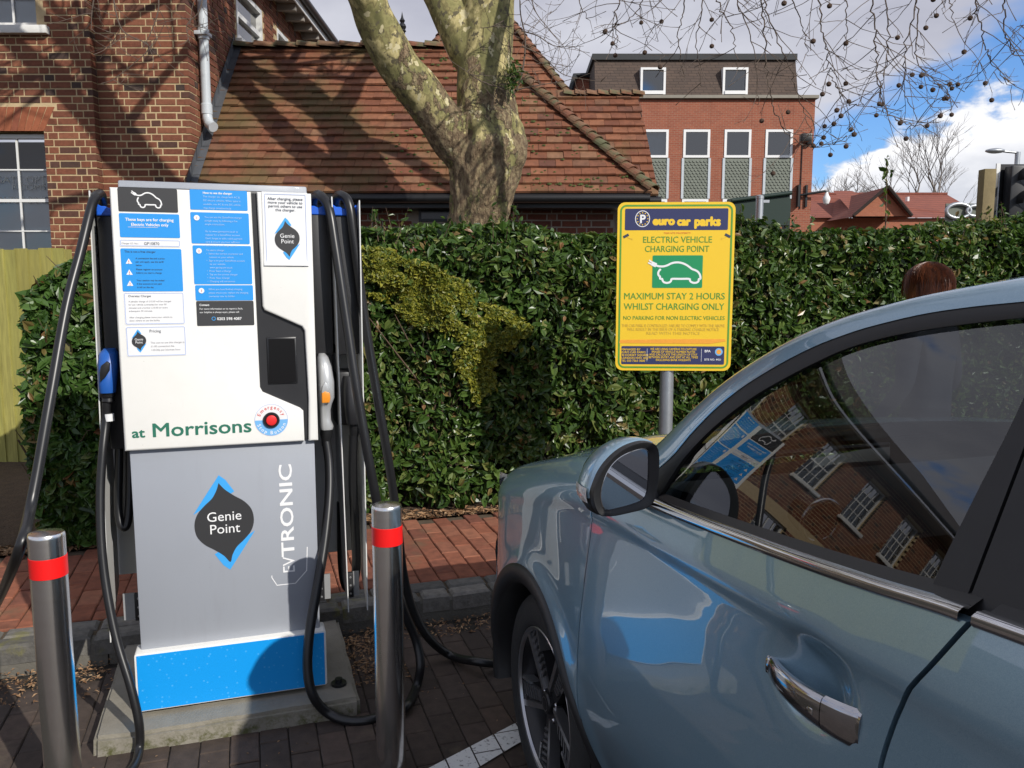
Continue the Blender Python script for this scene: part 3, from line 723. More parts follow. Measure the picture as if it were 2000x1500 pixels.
# walls under the eaves
YW = YE + .38
wallh = empty('wall', None, parent=hs)
mk('mortar', boxv(xl, x_hip1 - .35, YW, YW + .25, 0, zE + .2), BOXF, M['mortar_grey'], wallh); mk('mortar', boxv(x_hip1 - .34, xr2 - .1, YW + .55, YW + .8, 0, zE2 + .1), BOXF, M['mortar_grey'], wallh)
wx0, wx1 = at_y(818, 410, YW).x, at_y(887, 410, YW).x; wz0 = at_y(850, 433, YW).z
cd = []
for r in range(20, int((zE + .1) / PT)):
    z0 = r * PT
    for a, b in bond_row(at_y(690, 430, YW).x, x_hip1 - .36, r):
        if z0 + BH > wz0 and b > wx0 and a < wx1: continue
        cd.append((a, b, YW - .005, YW + .05, z0, z0 + BH))
bricks(cd, wallh, M['brick_red'], 300)
wv = empty('window', None, parent=wallh); box('frame', (wx0, wx1), (YW - .02, YW + .02), (wz0, zE + .05), M['gutter_black'], wv); mk('pane', [(wx0 + .03, YW - .024, wz0 + .03), (wx1 - .03, YW - .024, wz0 + .03), (wx1 - .03, YW - .024, zE), (wx0 + .03, YW - .024, zE)], [(0, 1, 2, 3)], M['black_screen'] if 'black_screen' in M else plain('black_screen', (.006, .006, .007), .12).m, wv)
box('fascia', (xl + .02, x_hip1 - .05), (YE + .06, YE + .09), (zE - .14, zE + .0), M['gutter_black'], hs); box('soffit', (xl + .02, x_hip1 - .05), (YE + .09, YW), (zE - .14, zE - .12), M['gutter_black'], hs)
tube('gutter', [(xl, YE - .01, zE - .045), (x_hip1 - .02, YE - .01, zE - .045)], .052, M['gutter_black'], hs, 12); tube('gutter', [(x_hip1 - .3, YE2 - .02, zE2 - .05), (xr2 + .03, YE2 - .02, zE2 - .05)], .05, M['gutter_black'], hs, 12)
# lead flashing where the roof meets the tall wall
fl = Acc()
for k in range(11):
    p = e0 + bA * (LA * k / 11); q = e0 + bA * (LA * (k + 1.06) / 11); z_ = q.z
    fl.add([tuple(p + nA * .05 + X1 * .012), tuple(q + nA * .05 + X1 * .012), tuple(q + nA * .05 + Vector((.012, 0, .13))), tuple(p + nA * .05 + Vector((.012, 0, .13))), tuple(p + nA * .055 + X1 * .10), tuple(q + nA * .055 + X1 * .10)], [(0, 1, 2, 3), (0, 4, 5, 1)])
fl.build('flashing', M['lead'], hs)
# black iron finial post beyond the ridge
YL = 13.5; p0 = at_y(787, 130, YL); sc = (at_y(787, 22, YL).z - p0.z)
fin = empty('iron_post', Vector((p0.x, YL, 0)), 'black iron post with pointed finial rising behind the ridge', 'post')
lathe('shaft', [(.05, 0), (.045, p0.z), (.042, p0.z + sc * .62), (.06, p0.z + sc * .64), (.045, p0.z + sc * .67)], M['gutter_black'], fin, 16)
lathe('finial', [(.045, p0.z + sc * .67), (.062, p0.z + sc * .72), (.05, p0.z + sc * .76), (.028, p0.z + sc * .79), (.045, p0.z + sc * .83), (.02, p0.z + sc * .88), (.0001, p0.z + sc)], M['gutter_black'], fin, 16, cap=False)
tube('arm', [(.0, -.02, p0.z + sc * .1), (.10, -.02, p0.z + sc * .13), (.10, -.02, p0.z + sc * .26)], .022, M['gutter_black'], fin, 8)
# ------------------------------------------------------------------ office block, far houses and trees
def brick_tex(name, c1, c2, mo, sx=1.0, rough=.9, plane='XZ'):
    t = MT(name); b = t.n('ShaderNodeTexBrick'); b.inputs['Scale'].default_value = 1.0; b.inputs['Brick Width'].default_value = .225 * sx; b.inputs['Row Height'].default_value = .075 * sx; b.inputs['Mortar Size'].default_value = .006 * sx; b.inputs['Bias'].default_value = -.2
    for k, c in (('Color1', c1), ('Color2', c2), ('Mortar', mo)): b.inputs[k].default_value = (*c, 1)
    sp = t.n('ShaderNodeSeparateXYZ'); cb = t.n('ShaderNodeCombineXYZ'); t.l(t.coord(which='World'), sp.inputs[0])
    t.l(t.math('ADD', sp.outputs[0], sp.outputs[1]), cb.inputs[0]); t.l(sp.outputs[2], cb.inputs[1]); t.l(cb.outputs[0], b.inputs[0])
    v = t.noise(1.6, 5, .6, t.coord(which='World')); t.col(t.mix(t.gray(v, .3, .7, 0, .35), b.outputs[0], tuple(x * .6 for x in c1))).set(rough=rough); M[name] = t.m
brick_tex('office_brick', (.33, .10, .055), (.25, .072, .042), (.33, .22, .15)); brick_tex('mansard_tile', (.105, .072, .055), (.075, .054, .044), (.03, .022, .018), 1.6)
brick_tex('far_roof', (.27, .085, .055), (.21, .065, .045), (.12, .04, .03), 2.2); brick_tex('far_brick', (.40, .135, .07), (.33, .10, .055), (.34, .2, .14))
plain('hung_tile', (.16, .175, .145), .85, var=.3, scale=4); plain('ledge_stone', (.26, .24, .20), .9, var=.2, scale=3); plain('flat_roof', (.03, .032, .034), .7); plain('green_board', (.004, .022, .015), .6, var=.2, scale=2)
plain('upvc', (.78, .78, .77), .4); plain('curtain', (.55, .66, .70), .8, var=.15, scale=8); plain('bark_far', (.24, .21, .185), .95, var=.3, scale=3); plain('timber_post', (.20, .155, .075), .85, var=.3, scale=14, bump=.4, bscale=40)
glass_mat('office_glass', (.5, .55, .6), 1.5, .0, 5.0)
YO = 35.0
def ox(px): return at_y(px, 300, YO).x
def oz(py): return at_y(1400, py, YO).z
of = empty('office_block', None, 'red brick office block with tile hung panels and brown mansard storey', 'building')
# wall as piers and spandrels round real openings
cols = [(1255, 1305), (1334, 1386), (1414, 1466), (1494, 1547)]
xR, xL = ox(1588), ox(1100)
zl, zt_ = oz(194), oz(252)
wz0_, wz1_ = oz(308), oz(252)
w_ = Acc(); edges = [1100] + [e for c in cols for e in c] + [1588]
for i in range(0, len(edges), 2): w_.box((ox(edges[i]), ox(edges[i + 1])), (YO, YO + .35), (0, oz(194)))
for a, b in cols: w_.box((ox(a), ox(b)), (YO + .004, YO + .35), (oz(252), oz(194) - .002)); w_.box((ox(a), ox(b)), (YO + .06, YO + .35), (0, oz(308)))
w_.build('wall', M['office_brick'], of); box('side_wall', (xR - .3, xR - .004), (YO + .36, YO + 10), (0, oz(200)), M['office_brick'], of); box('return_wall', (xR - .002, xR + .14), (YO + .8, YO + 10), (0, oz(233)), M['office_brick'], of); box('return_coping', (xR - .002, xR + .22), (YO + .75, YO + 10), (oz(233) + .002, oz(229)), M['ledge_stone'], of)
box('ledge', (ox(1245), xR + .10), (YO - .16, YO + .3), (oz(193) + .002, oz(187)), M['ledge_stone'], of)
def owin(a, b, ztop, zbot, y, parent, fr=.11, curtain=False, mat='upvc'):
    w = empty('window', None, parent=parent); x0, x1 = ox(a), ox(b); z1, z0 = oz(ztop), oz(zbot)
    f = Acc(); f.box((x0, x0 + fr), (y, y + .09), (z0, z1)); f.box((x1 - fr, x1), (y, y + .09), (z0, z1)); f.box((x0 + fr, x1 - fr), (y, y + .09), (z1 - fr, z1)); f.box((x0 + fr, x1 - fr), (y, y + .09), (z0, z0 + fr)); f.build('frame', M[mat], w)
    mk('pane', [(x0 + fr, y + .05, z0 + fr), (x1 - fr, y + .05, z0 + fr), (x1 - fr, y + .05, z1 - fr), (x0 + fr, y + .05, z1 - fr)], [(0, 1, 2, 3)], M['office_glass'], w)
    mk('room', [(x0, y + .3, z0), (x1, y + .3, z0), (x1, y + .3, z1), (x0, y + .3, z1)], [(0, 1, 2, 3)], M['curtain'] if curtain else M['room_dark'], w)
for i, (a, b) in enumerate(cols):
    owin(a, b, 253, 308, YO - .03, of, .10, i == 0)
    owin(a, b, 389, 440, YO - .03, of, .10)
    # hung tiles as rows of rounded scales
    sc_ = Acc(); x0, x1, z1, z0 = ox(a) - .05, ox(b) + .05, oz(309), oz(388); rows_ = 14; nx = 8
    for r in range(rows_):
        zz = z1 - (z1 - z0) * r / rows_; hh = (z1 - z0) / rows_ * 1.5; ww = (x1 - x0) / nx
        for k in range(nx):
            cxx = x0 + ww * (k + .5 + (.5 if r % 2 else 0)) - (.0 if r % 2 == 0 else .0)
            if cxx > x1 - .02: continue
            pts_ = [(cxx - ww / 2, zz)] + [(cxx + ww / 2 * math.cos(R(180 + 36 * q)), zz - hh * .5 + hh * .5 * math.sin(R(180 + 36 * q))) for q in range(6)] + [(cxx + ww / 2, zz)]
            bz_ = len(sc_.v); sc_.v += [(p[0], YO + .02 - .05 * (zz - p[1]) / hh, p[1]) for p in pts_]; sc_.f.append(tuple(range(bz_, bz_ + len(pts_))))
    sc_.build('hung_tiles', M['hung_tile'], of, kind='stuff')
    for e_ in (a, b): box('tile_edge', (ox(e_) - .05, ox(e_) + .05), (YO - .035, YO + .03), (z0, z1), M['pipe_grey'], of)
# brown attic storey, leaning back
ma = empty('mansard', None, parent=of)
x0, x1 = ox(1162), ox(1556); yb, yt = YO + .15, YO + .75
mans = [ (1162, 1250), (1300, 1410), (1458, 1557) ]
def mz(py): return oz(py)
def quad_m(a, b, ptop, pbot):
    f = lambda px, py: (ox(px), yb + (yt - yb) * (mz(py) - mz(190)) / (mz(100) - mz(190)), mz(py)); return [f(a, pbot), f(b, pbot), f(b, ptop), f(a, ptop)]
for a, b, pt, pb_ in ((1162, 1250, 108, 188), (1300, 1410, 108, 188), (1458, 1557, 108, 188), (1250, 1300, 108, 128), (1250, 1300, 182, 188), (1410, 1458, 108, 128), (1410, 1458, 182, 188)): mk('tile_face', quad_m(a, b, pt, pb_), [(0, 1, 2, 3)], M['mansard_tile'], ma)
mk('side_face', [(x0, yb, mz(188)), (x0, yt, mz(108)), (x0, YO + 8, mz(108)), (x0, YO + 8, mz(188))], [(0, 1, 2, 3)], M['mansard_tile'], ma); mk('side_face', [(x1, yb, mz(188)), (x1, YO + 8, mz(188)), (x1 - .3, YO + 8, mz(108)), (x1 - .0, yt, mz(108))], [(0, 1, 2, 3)], M['mansard_tile'], ma)
box('parapet', (x0 - .1, x1 + .06), (yt - .18, YO + 8), (mz(108) - .02, mz(97)), M['flat_roof'], ma)
for a in (1250, 1410):
    w = empty('window', None, parent=ma); xa, xb = ox(a), ox(a + 49); za, zb_ = mz(182), mz(129); y_ = yb + .05; f = Acc()
    f.box((xa, xa + .09), (y_, y_ + .5), (za, zb_)); f.box((xb - .09, xb), (y_, y_ + .5), (za, zb_)); f.box((xa + .09, xb - .09), (y_, y_ + .5), (zb_ - .09, zb_)); f.box((xa + .09, xb - .09), (y_ - .05, y_ + .5), (za, za + .14)); f.build('frame', M['upvc'], w)
    mk('pane', [(xa + .09, y_ + .10, za + .14), (xb - .09, y_ + .10, za + .14), (xb - .09, y_ + .10, zb_ - .09), (xa + .09, y_ + .10, zb_ - .09)], [(0, 1, 2, 3)], M['office_glass'], w); mk('room', [(xa, y_ + .45, za), (xb, y_ + .45, za), (xb, y_ + .45, zb_), (xa, y_ + .45, zb_)], [(0, 1, 2, 3)], M['room_dark'], w)
# left wing with its sloping edge
mk('wing_wall', [(ox(1100), YO + 3, oz(195)), (ox(1162), YO + 3, oz(195)), (ox(1162), YO + 3, oz(113)), (ox(1128), YO + 3, oz(113))], [(0, 1, 2, 3)], M['office_brick'], of); tube('wing_edge', [(ox(1098) * 1.085, YO + 2.9, oz(200)), (ox(1122) * 1.085, YO + 2.9, oz(112)), (ox(1160) * 1.085, YO + 2.9, oz(112))], .13, M['flat_roof'], of, 6)
flp = Vector((ox(1566), YO - .45, oz(274)))
fd_ = empty('floodlight', flp, 'black floodlight on the corner of the office block', 'floodlight'); box('lamp_head', (-.28, .10), (-.3, .05), (-.16, .16), M['gutter_black'], fd_, .03); box('wall_arm', (.02, .10), (.0, .47), (-.05, .05), M['gutter_black'], fd_); box('junction_box', (.14, .34), (.25, .44), (-.2, .25), M['gutter_black'], fd_, .02); tube('conduit', [(.0, .42, -.1), (-.0, .42, -2.8)], .02, M['gutter_black'], fd_, 6)
cvp = Vector((ox(1612), YO - .35, oz(388)))
cc = empty('security_camera', cvp, 'white dome camera on a black bracket at the office corner', 'camera'); lathe('dome', [(.0001, -.30), (.10, -.24), (.15, -.10), (.15, .0), (.09, .10), (.05, .22), (.0001, .22)], M['upvc'], cc, 18, cap=False); tube('arm', [(0, 0, .22), (-.06, 0, .27), (-1.1, .25, .12)], .05, M['gutter_black'], cc, 8); box('mount', (-1.14, -1.06), (.1, .34), (-.35, .55), M['gutter_black'], cc); box('mount', (-.78, -.70), (.25, .34), (-.35, .55), M['gutter_black'], cc)
# dark green hoarding and a metal pole before the office
gb = empty('green_hoarding', None, 'dark green hoarding panel standing behind the hedge', 'hoarding')
YG = 14.0; g3 = lambda px, py, d=0: tuple(at_y(px, py, YG) + Vector((0, d, 0)))
vsg = [g3(1415, 440), g3(1543, 440), g3(1543, 378), g3(1430, 393)]; mk('panel', vsg + [(p[0], p[1] + .06, p[2]) for p in vsg], [(0, 1, 2, 3), (7, 6, 5, 4), (3, 2, 6, 7), (0, 3, 7, 4), (1, 5, 6, 2)], M['green_board'], gb)
tube('top_rail', [g3(1428, 392, -.03), g3(1545, 377, -.03)], .035, M['green_board'], gb, 8)
for px in (1430, 1541): p = at_y(px, 400, YG); box('post', (p.x - .05, p.x + .05), (YG + .06, YG + .16), (0, at_y(px, 388, YG).z), M['green_board'], gb)
YQ = 12.5; p = at_y(1484, 388, YQ); mp_ = empty('metal_pole', Vector((p.x, YQ, 0)), 'grey metal pole with capped top beside the green hoarding', 'pole'); lathe('shaft', [(.055, 0), (.055, p.z)], M['galvanised'] if 'galvanised' in M else plain('galvanised', (.42, .44, .46), .42, metal=.75, var=.25, scale=18).m, mp_, 16); lathe('cap', [(.06, p.z), (.06, p.z + .04), (.02, p.z + .055)], M['galvanised'], mp_, 16); box('arm', (.05, .14), (-.02, .02), (p.z - .06, p.z - .02), M['galvanised'], mp_)
# red roofed houses further off
YH = 52.0; hx = lambda px: at_y(px, 400, YH).x; hz = lambda py: at_y(1700, py, YH).z
hr = empty('red_roofed_house', None, 'long red tiled house with a brick gable beyond the hedge', 'house')
zb0 = hz(440); rid = hz(363); ev = hz(425)
mk('main_roof', [(hx(1590), YH, ev), (hx(1930), YH, ev), (hx(1930), YH + 5, rid), (hx(1630), YH + 5, rid), (hx(1590), YH + 5, hz(372))], [(0, 1, 2, 3, 4)], M['far_roof'], hr); box('wall', (hx(1590), hx(1930)), (YH + .3, YH + 9), (0, ev), M['far_brick'], hr)
mk('hip', [(hx(1640), YH - 2.5, hz(430)), (hx(1662), YH + 3, hz(362)), (hx(1700), YH + 3, hz(362)), (hx(1745), YH - 2.5, hz(430))], [(0, 3, 2, 1)], M['far_roof'], hr)
gx, gt = hx(1728) * .94, at_y(1728, 366, YH - 3).z
mk('gable_wall', [(hx(1668) * .94, YH - 3, hz(430)), (hx(1775) * .94, YH - 3, hz(430)), (gx, YH - 3, gt - .15)], [(0, 1, 2)], M['far_brick'], hr)
mk('gable_roof', [(hx(1662) * .94, YH - 3.3, hz(432)), (gx, YH - 3.3, gt), (gx, YH + 4, gt), (hx(1650) * .94, YH + 4, hz(432)), (hx(1780) * .94, YH - 3.3, hz(432)), (hx(1780) * .94, YH + 4, hz(432))], [(0, 1, 2, 3), (1, 4, 5, 2)], M['far_roof'], hr)
for sgn, pxe in ((-1, 1664), (1, 1778)): tube('barge_board', [(hx(pxe) * .94, YH - 3.4, hz(430)), (gx, YH - 3.4, gt + .03)], .10, M['roof_under'], hr, 6)
box('vent', (hx(1809), hx(1813)), (YH + 2.5, YH + 2.8), (hz(385), hz(376)), M['upvc'], hr); tube('ridge_line', [(hx(1630), YH + 5, rid + .05), (hx(1930), YH + 5, rid + .05)], .09, M['far_roof'], hr, 6)
# bare trees on the skyline
def bare_tree(name, label, base, h, spread, seed, mat, levels=6, r0=.22, fork=.28):
    rs = random.Random(seed); a = Acc(); e = empty(name, base, label, 'tree', 'bare trees on the skyline'); tr = Acc()
    def grow(p, d, L, r, lv, acc_):
        n = 3; pts = [p]; q = p
        for i in range(n):
            d = (d + Vector((rs.gauss(0, .12), rs.gauss(0, .12), .05))).normalized(); q = q + d * L / n; pts.append(q)
        acc_.tube(pts, [r, r * .85, r * .75, r * .62], 5 if lv > 3 else 3)
        if lv == 0: return
        for k in range(rs.choice((2, 3, 3)) if lv < levels else 5):
            ax = Vector((rs.gauss(0, 1), rs.gauss(0, 1), rs.gauss(0, .3))).normalized(); dd = (d + ax * spread * rs.uniform(.6, 1.1)).normalized()
            grow(pts[rs.choice((2, 3, 3))], dd, L * rs.uniform(.62, .85), r * .60, lv - 1, a)
    grow(Vector((0, 0, 0)), Vector((0, 0, 1)), h * fork, r0, levels, tr)
    tr.build('trunk', mat, e, 60); a.build('crown', mat, e, kind='stuff')
p = at_y(1625, 400, 75); bare_tree('bare_tree', 'small round bare tree between the office and red roofs', Vector((p.x, 75, 0)), 13.0, .75, 3, M['bark_far'], 6, .3, .30)
p = at_y(1838, 400, 80); bare_tree('bare_tree', 'wide bare tree rising above the red roofs', Vector((p.x, 80, 0)), 17.0, .60, 12, M['bark_far'], 6, .24, .30)
# timber post and traffic signal behind the hedge
YT = 7.3; p = at_y(1929, 331, YT)
tp = empty('timber_post', Vector((p.x, YT, 0)), 'square timber post with flat top beside the traffic signal', 'post'); box('post', (-.052, .052), (-.05, .05), (0, p.z), M['timber_post'], tp, .004)
YS = 8.6; tl = at_y(1946, 322, YS); tb = at_y(1946, 415, YS)
ts = empty('traffic_signal', Vector((tl.x + .22, YS, 0)), 'black traffic signal head with white edged backing board', 'traffic signal')
box('backing_board', (-.20, .30), (.02, .03), (tb.z - .35, tl.z + .01), M['gutter_black'], ts); mk('board_edge', boxv(-.215, -.175, .0, .018, tb.z - .35, tl.z + .015), BOXF, M['upvc'], ts); box('housing', (-.14, .20), (-.14, .0), (tb.z - .3, tl.z - .02), M['dark_plastic'] if 'dark_plastic' in M else plain('dark_plastic', (.018, .018, .020), .42, var=.3, scale=12).m, ts, .02)
box('side_box', (-.36, -.22), (-.06, .04), (tb.z - .3, tl.z - .09), M['gutter_black'], ts, .01); tube('pole', [(.0, .1, 0), (.0, .1, tl.z)], .057, M['gutter_black'], ts, 14)
for k, zz in enumerate((tl.z - .14, tl.z - .37, tl.z - .60)):
    lathe('lens', [(.0001, .0), (.085, .0), (.09, -.01)], M['black_screen'], ts, 20, Matrix.Translation((.03, -.142, zz)) @ Matrix.Rotation(R(90), 4, 'X'), cap=False)
    vs = []
    for i in range(13):
        a = R(-20 + 220 * i / 12)
        for y_, rr_ in ((-.14, .105), (-.33 + .10 * (1 - math.sin(a)) * .5, .112)): vs.append((.03 + rr_ * math.cos(a), y_, zz + rr_ * math.sin(a)))
    mk('visor', vs, grid_faces(13, 2), M['gutter_black'], ts, True)
YLp = 24; hp0 = at_y(1988, 297, YLp); hp1 = at_y(1932, 295, YLp)
lp = empty('street_lamp', Vector((hp0.x, YLp, 0)), 'grey street lamp with a flat oval head over the signal', 'street lamp'); tube('column', [(0, 0, 0), (0, 0, hp0.z)], .07, M['galvanised'], lp, 12); tube('arm', [(0, 0, hp0.z - .02), (-.5, 0, hp0.z + .03)], .035, M['galvanised'], lp, 8)
mk_h = loft_h = None
vs = []; n_ = 16
for i in range(9):
    s = i / 8; x_ = -.42 - .48 * s; k = math.sin(math.pi * min(max(.12 + s * .80, 0), 1)) ** .6
    for q in range(n_): a = 2 * math.pi * q / n_; vs.append((x_, .16 * k * math.cos(a), hp1.z + .005 + .075 * k * math.sin(a)))
f = [(i * n_ + q, (i + 1) * n_ + q, (i + 1) * n_ + (q + 1) % n_, i * n_ + (q + 1) % n_) for i in range(8) for q in range(n_)] + [tuple(range(n_)), tuple(8 * n_ + q for q in range(n_))[::-1]]
mk('lamp_head', vs, f, M['galvanised'], lp, True)
YK = 44; ks = empty('shop_sign', None, 'pale sign of big ring letters low above the hedge', 'sign'); 
for px, rx in ((1872, 22), (1905, 16)):
    c_ = at_y(px, 412, YK); r_ = rx * YK / 1600; tube('ring_letter', [(c_.x + r_ * 1.05 * math.cos(R(20 * i)), YK, c_.z + r_ * .62 * math.sin(R(20 * i))) for i in range(19)], .10, M['galvanised'], ks, 8)
c_ = at_y(1888, 414, YK); box('sign_panel', (c_.x - 1.05, c_.x + 1.0), (YK + .1, YK + .2), (c_.z - .6, c_.z + .45), M['hung_tile'], ks)
for px in (1865, 1912): q = at_y(px, 420, YK); tube('leg', [(q.x, YK + .15, 0), (q.x, YK + .15, q.z)], .06, M['galvanised'], ks, 8)
# ------------------------------------------------------------------ close boarded fence
t = MT('fence_wood'); sp = t.coord((14, 14, 1.2), 'World'); c = t.ramp(t.rnd(), [(0, (.36, .34, .085)), (.5, (.44, .40, .11)), (1, (.32, .28, .07))])
t.col(t.mix(t.gray(t.noise(3, 6, .6, sp), .3, .75), c, (.22, .20, .055))).set(rough=.9); t.bump(t.noise(8, 5, .6, sp), .4, .004); M['fence_wood'] = t.m
YN = 6.75; fe = empty('board_fence', Vector((-6.2, YN, 0)), 'yellowish green timber board fence behind the bush', 'fence')
fe.matrix_world = Matrix.Identity(4)
xe = at_y(122, 490, YN).x; ztop = at_y(60, 486, YN).z; x = xe
k = 0
while x > -14.6:
    w = .098; zz = ztop + random.uniform(-.008, .008)
    mk('board', [(x - w, YN - .004, .12), (x + .012, YN - .018, .12), (x + .012, YN - .018, zz), (x - w, YN - .004, zz), (x - w, YN + .002, .12), (x + .012, YN + .0, .12), (x + .012, YN + .0, zz), (x - w, YN + .002, zz)], [(0, 1, 2, 3), (7, 6, 5, 4), (1, 5, 6, 2), (0, 3, 7, 4), (3, 2, 6, 7)], M['fence_wood'], fe); x -= w; k += 1
for z in (.35, 1.1, 1.75): box('rail', (-14.6, xe), (YN + .003, YN + .06), (z, z + .07), M['fence_wood'], fe)
for px in (-14.4, -12.5, -10.5, -8.4, -6.4, -4.6, xe - .06): box('post', (px - .05, px + .05), (YN + .06, YN + .16), (.1, ztop), M['fence_wood'], fe)
# ------------------------------------------------------------------ hedges
def leaf_mat(name, stops, rough=.3, trans=.22, spec=.5):
    t = MT(name); c = t.ramp(t.rnd(), stops); t.col(c).set(rough=rough, spec=spec)
    tl = t.n('ShaderNodeBsdfTranslucent'); t.l(t.mix(1.0, c, (1.0, 1.15, .5), 'MULTIPLY'), tl.inputs[0]); mx = t.n('ShaderNodeMixShader'); mx.inputs[0].default_value = trans
    t.l(t.p.outputs[0], mx.inputs[1]); t.l(tl.outputs[0], mx.inputs[2]); t.l(mx.outputs[0], t.o.inputs[0]); M[name] = t.m
leaf_mat('hedge_leaf', [(0, (.026, .056, .012)), (.35, (.050, .100, .018)), (.65, (.080, .140, .028)), (.86, (.13, .19, .045)), (.95, (.21, .20, .07)), (1, (.24, .12, .05))], .33, .25, .42)
leaf_mat('bush_leaf', [(0, (.025, .058, .012)), (.4, (.050, .105, .020)), (.8, (.085, .16, .035)), (.96, (.13, .17, .05)), (1, (.22, .09, .04))], .33, .25, .42)
leaf_mat('sunlit_leaf', [(0, (.12, .14, .022)), (.35, (.24, .24, .032)), (.7, (.38, .36, .05)), (.85, (.14, .19, .04)), (1, (.09, .14, .03))], .45, .3)  # bleached new growth, its yellows also carry the sun on the hedge top
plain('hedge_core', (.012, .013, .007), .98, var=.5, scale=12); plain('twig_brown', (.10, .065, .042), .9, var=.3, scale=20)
def leaves(pos, nrm, size, rs, spread=.75, droop=.35, slim=.46):
    """numpy leaves: folded blades of two quads each"""
    n = len(pos); nr = nrm + rs.normal(0, spread, (n, 3)); nr /= np.linalg.norm(nr, axis=1)[:, None] + 1e-9
    ax = rs.normal(0, 1, (n, 3)); ax[:, 2] -= droop; ax -= nr * np.sum(ax * nr, axis=1)[:, None]; ax /= np.linalg.norm(ax, axis=1)[:, None] + 1e-9
    sd = np.cross(nr, ax); L = size * np.clip(rs.lognormal(-.08, .34, n), .4, 1.8)[:, None]; W = L * slim * rs.uniform(.8, 1.2, n)[:, None] * .5
    up = nr * L * rs.uniform(.04, .16, n)[:, None]; cu = -nr * L * rs.uniform(0, .18, n)[:, None]
    v = np.empty((n, 6, 3)); v[:, 0] = pos - ax * L * .5; v[:, 1] = pos - ax * L * .16 + sd * W + up; v[:, 2] = pos + ax * L * .22 + sd * W * .82 + up; v[:, 3] = pos + ax * L * .52 + cu; v[:, 4] = pos + ax * L * .22 - sd * W * .82 + up; v[:, 5] = pos - ax * L * .16 - sd * W + up
    b = np.arange(n)[:, None] * 6
    f = np.concatenate([b + np.array([[0, 1, 2, 3]]), b + np.array([[0, 3, 4, 5]])]); return v.reshape(-1, 3), f
def nz(u, z, s, o=0.0): return mnoise.noise(Vector((u * s + o, z * s, o * 1.7)))
HV = 2.10
def htop(u): return 1.86 + .022 * max(u, 0) * 1.6 + .07 * nz(u, 0, 1.1, 5.0) + .035 * nz(u, 0, 4.0, 9.0)
def hoff(u, z): return .15 * nz(u, z, .9, 2.0) + .10 * nz(u, z, 2.7, 7.0) + .06 * nz(u, z, 7.0, 11.0)
def hedge(name, label, u0, u1, n_front, n_top, mat, leaf=.064, v0=HV, depth=1.05, seed=1, zt=htop, cat='hedge'):
    rs = np.random.default_rng(seed); e = empty(name, KF, label, cat)
    pos, nrm = [], []
    for _ in range(n_front):
        u = rs.uniform(u0, u1); T = zt(u); z = PATH_Z + .03 + (T - PATH_Z) * rs.uniform(0, 1)
        q = z - (T - .16); rnd_ = max(0, q / .16) ** 2 * .14; foot = max(0, .35 - z) * .25
        v = v0 - hoff(u, z) + rnd_ + foot + min(rs.exponential(.060), .25) - .03
        du = (hoff(u + .03, z) - hoff(u - .03, z)) / .06; dz = (hoff(u, z + .03) - hoff(u, z - .03)) / .06
        pos.append((u, v, z)); nrm.append((du * .8, -1.0, dz * .8 + .35 + max(0, q / .16) * .8))
    for _ in range(n_top):
        u = rs.uniform(u0, u1); d = rs.uniform(0, 1); v = v0 + .05 + depth * d; z = zt(u) + .07 * nz(u * 1.0, v, 2.2, 3.0) + .04 * nz(u, v, 6, 6.0) - min(rs.exponential(.035), .15) + .03
        pos.append((u, v, z)); nrm.append((0, -.35, 1))
    v, f = leaves(np.array(pos), np.array(nrm), leaf, rs)
    mk('foliage', v, f, mat, e, kind='stuff')
    # dark inner mass of twigs
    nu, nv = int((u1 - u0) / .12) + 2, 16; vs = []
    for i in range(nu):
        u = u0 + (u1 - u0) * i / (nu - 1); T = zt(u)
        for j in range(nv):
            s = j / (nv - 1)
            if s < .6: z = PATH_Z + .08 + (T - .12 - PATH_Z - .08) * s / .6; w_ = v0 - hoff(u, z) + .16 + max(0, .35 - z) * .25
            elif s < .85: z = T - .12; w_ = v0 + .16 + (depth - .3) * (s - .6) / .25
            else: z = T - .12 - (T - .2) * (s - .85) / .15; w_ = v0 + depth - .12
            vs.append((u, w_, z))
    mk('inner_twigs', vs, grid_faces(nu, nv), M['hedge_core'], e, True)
    st = Acc()
    for _ in range(int((u1 - u0) * 9)):
        u = rs.uniform(u0, u1); z0 = PATH_Z; p = [(u, v0 + .25, z0), (u + rs.normal(0, .05), v0 + .20, z0 + .25), (u + rs.normal(0, .12), v0 + .12 - hoff(u, .7), z0 + .65)]; st.tube([Vector(q) for q in p], [.011, .008, .005], 4)
    for _ in range(int((u1 - u0) * 55)):                       # bare twig ends between the leaves
        u = rs.uniform(u0, u1); z = rs.uniform(.4, zt(u)); v = v0 - hoff(u, z) + .06; d = Vector((rs.normal(0, .5), -1, rs.normal(.5, .5))).normalized() * rs.uniform(.08, .18)
        st.tube([Vector((u, v, z)), Vector((u, v, z)) + d * .6, Vector((u, v, z)) + d + Vector((0, 0, .02))], [.0035, .0028, .0015], 4)
    st.build('stems', M['twig_brown'], e, kind='stuff'); return e
h1_ = hedge('evergreen_hedge', 'long clipped evergreen hedge with glossy leaves behind the sign', .55, 8.2, 42000, 15000, M['hedge_leaf'], seed=3)
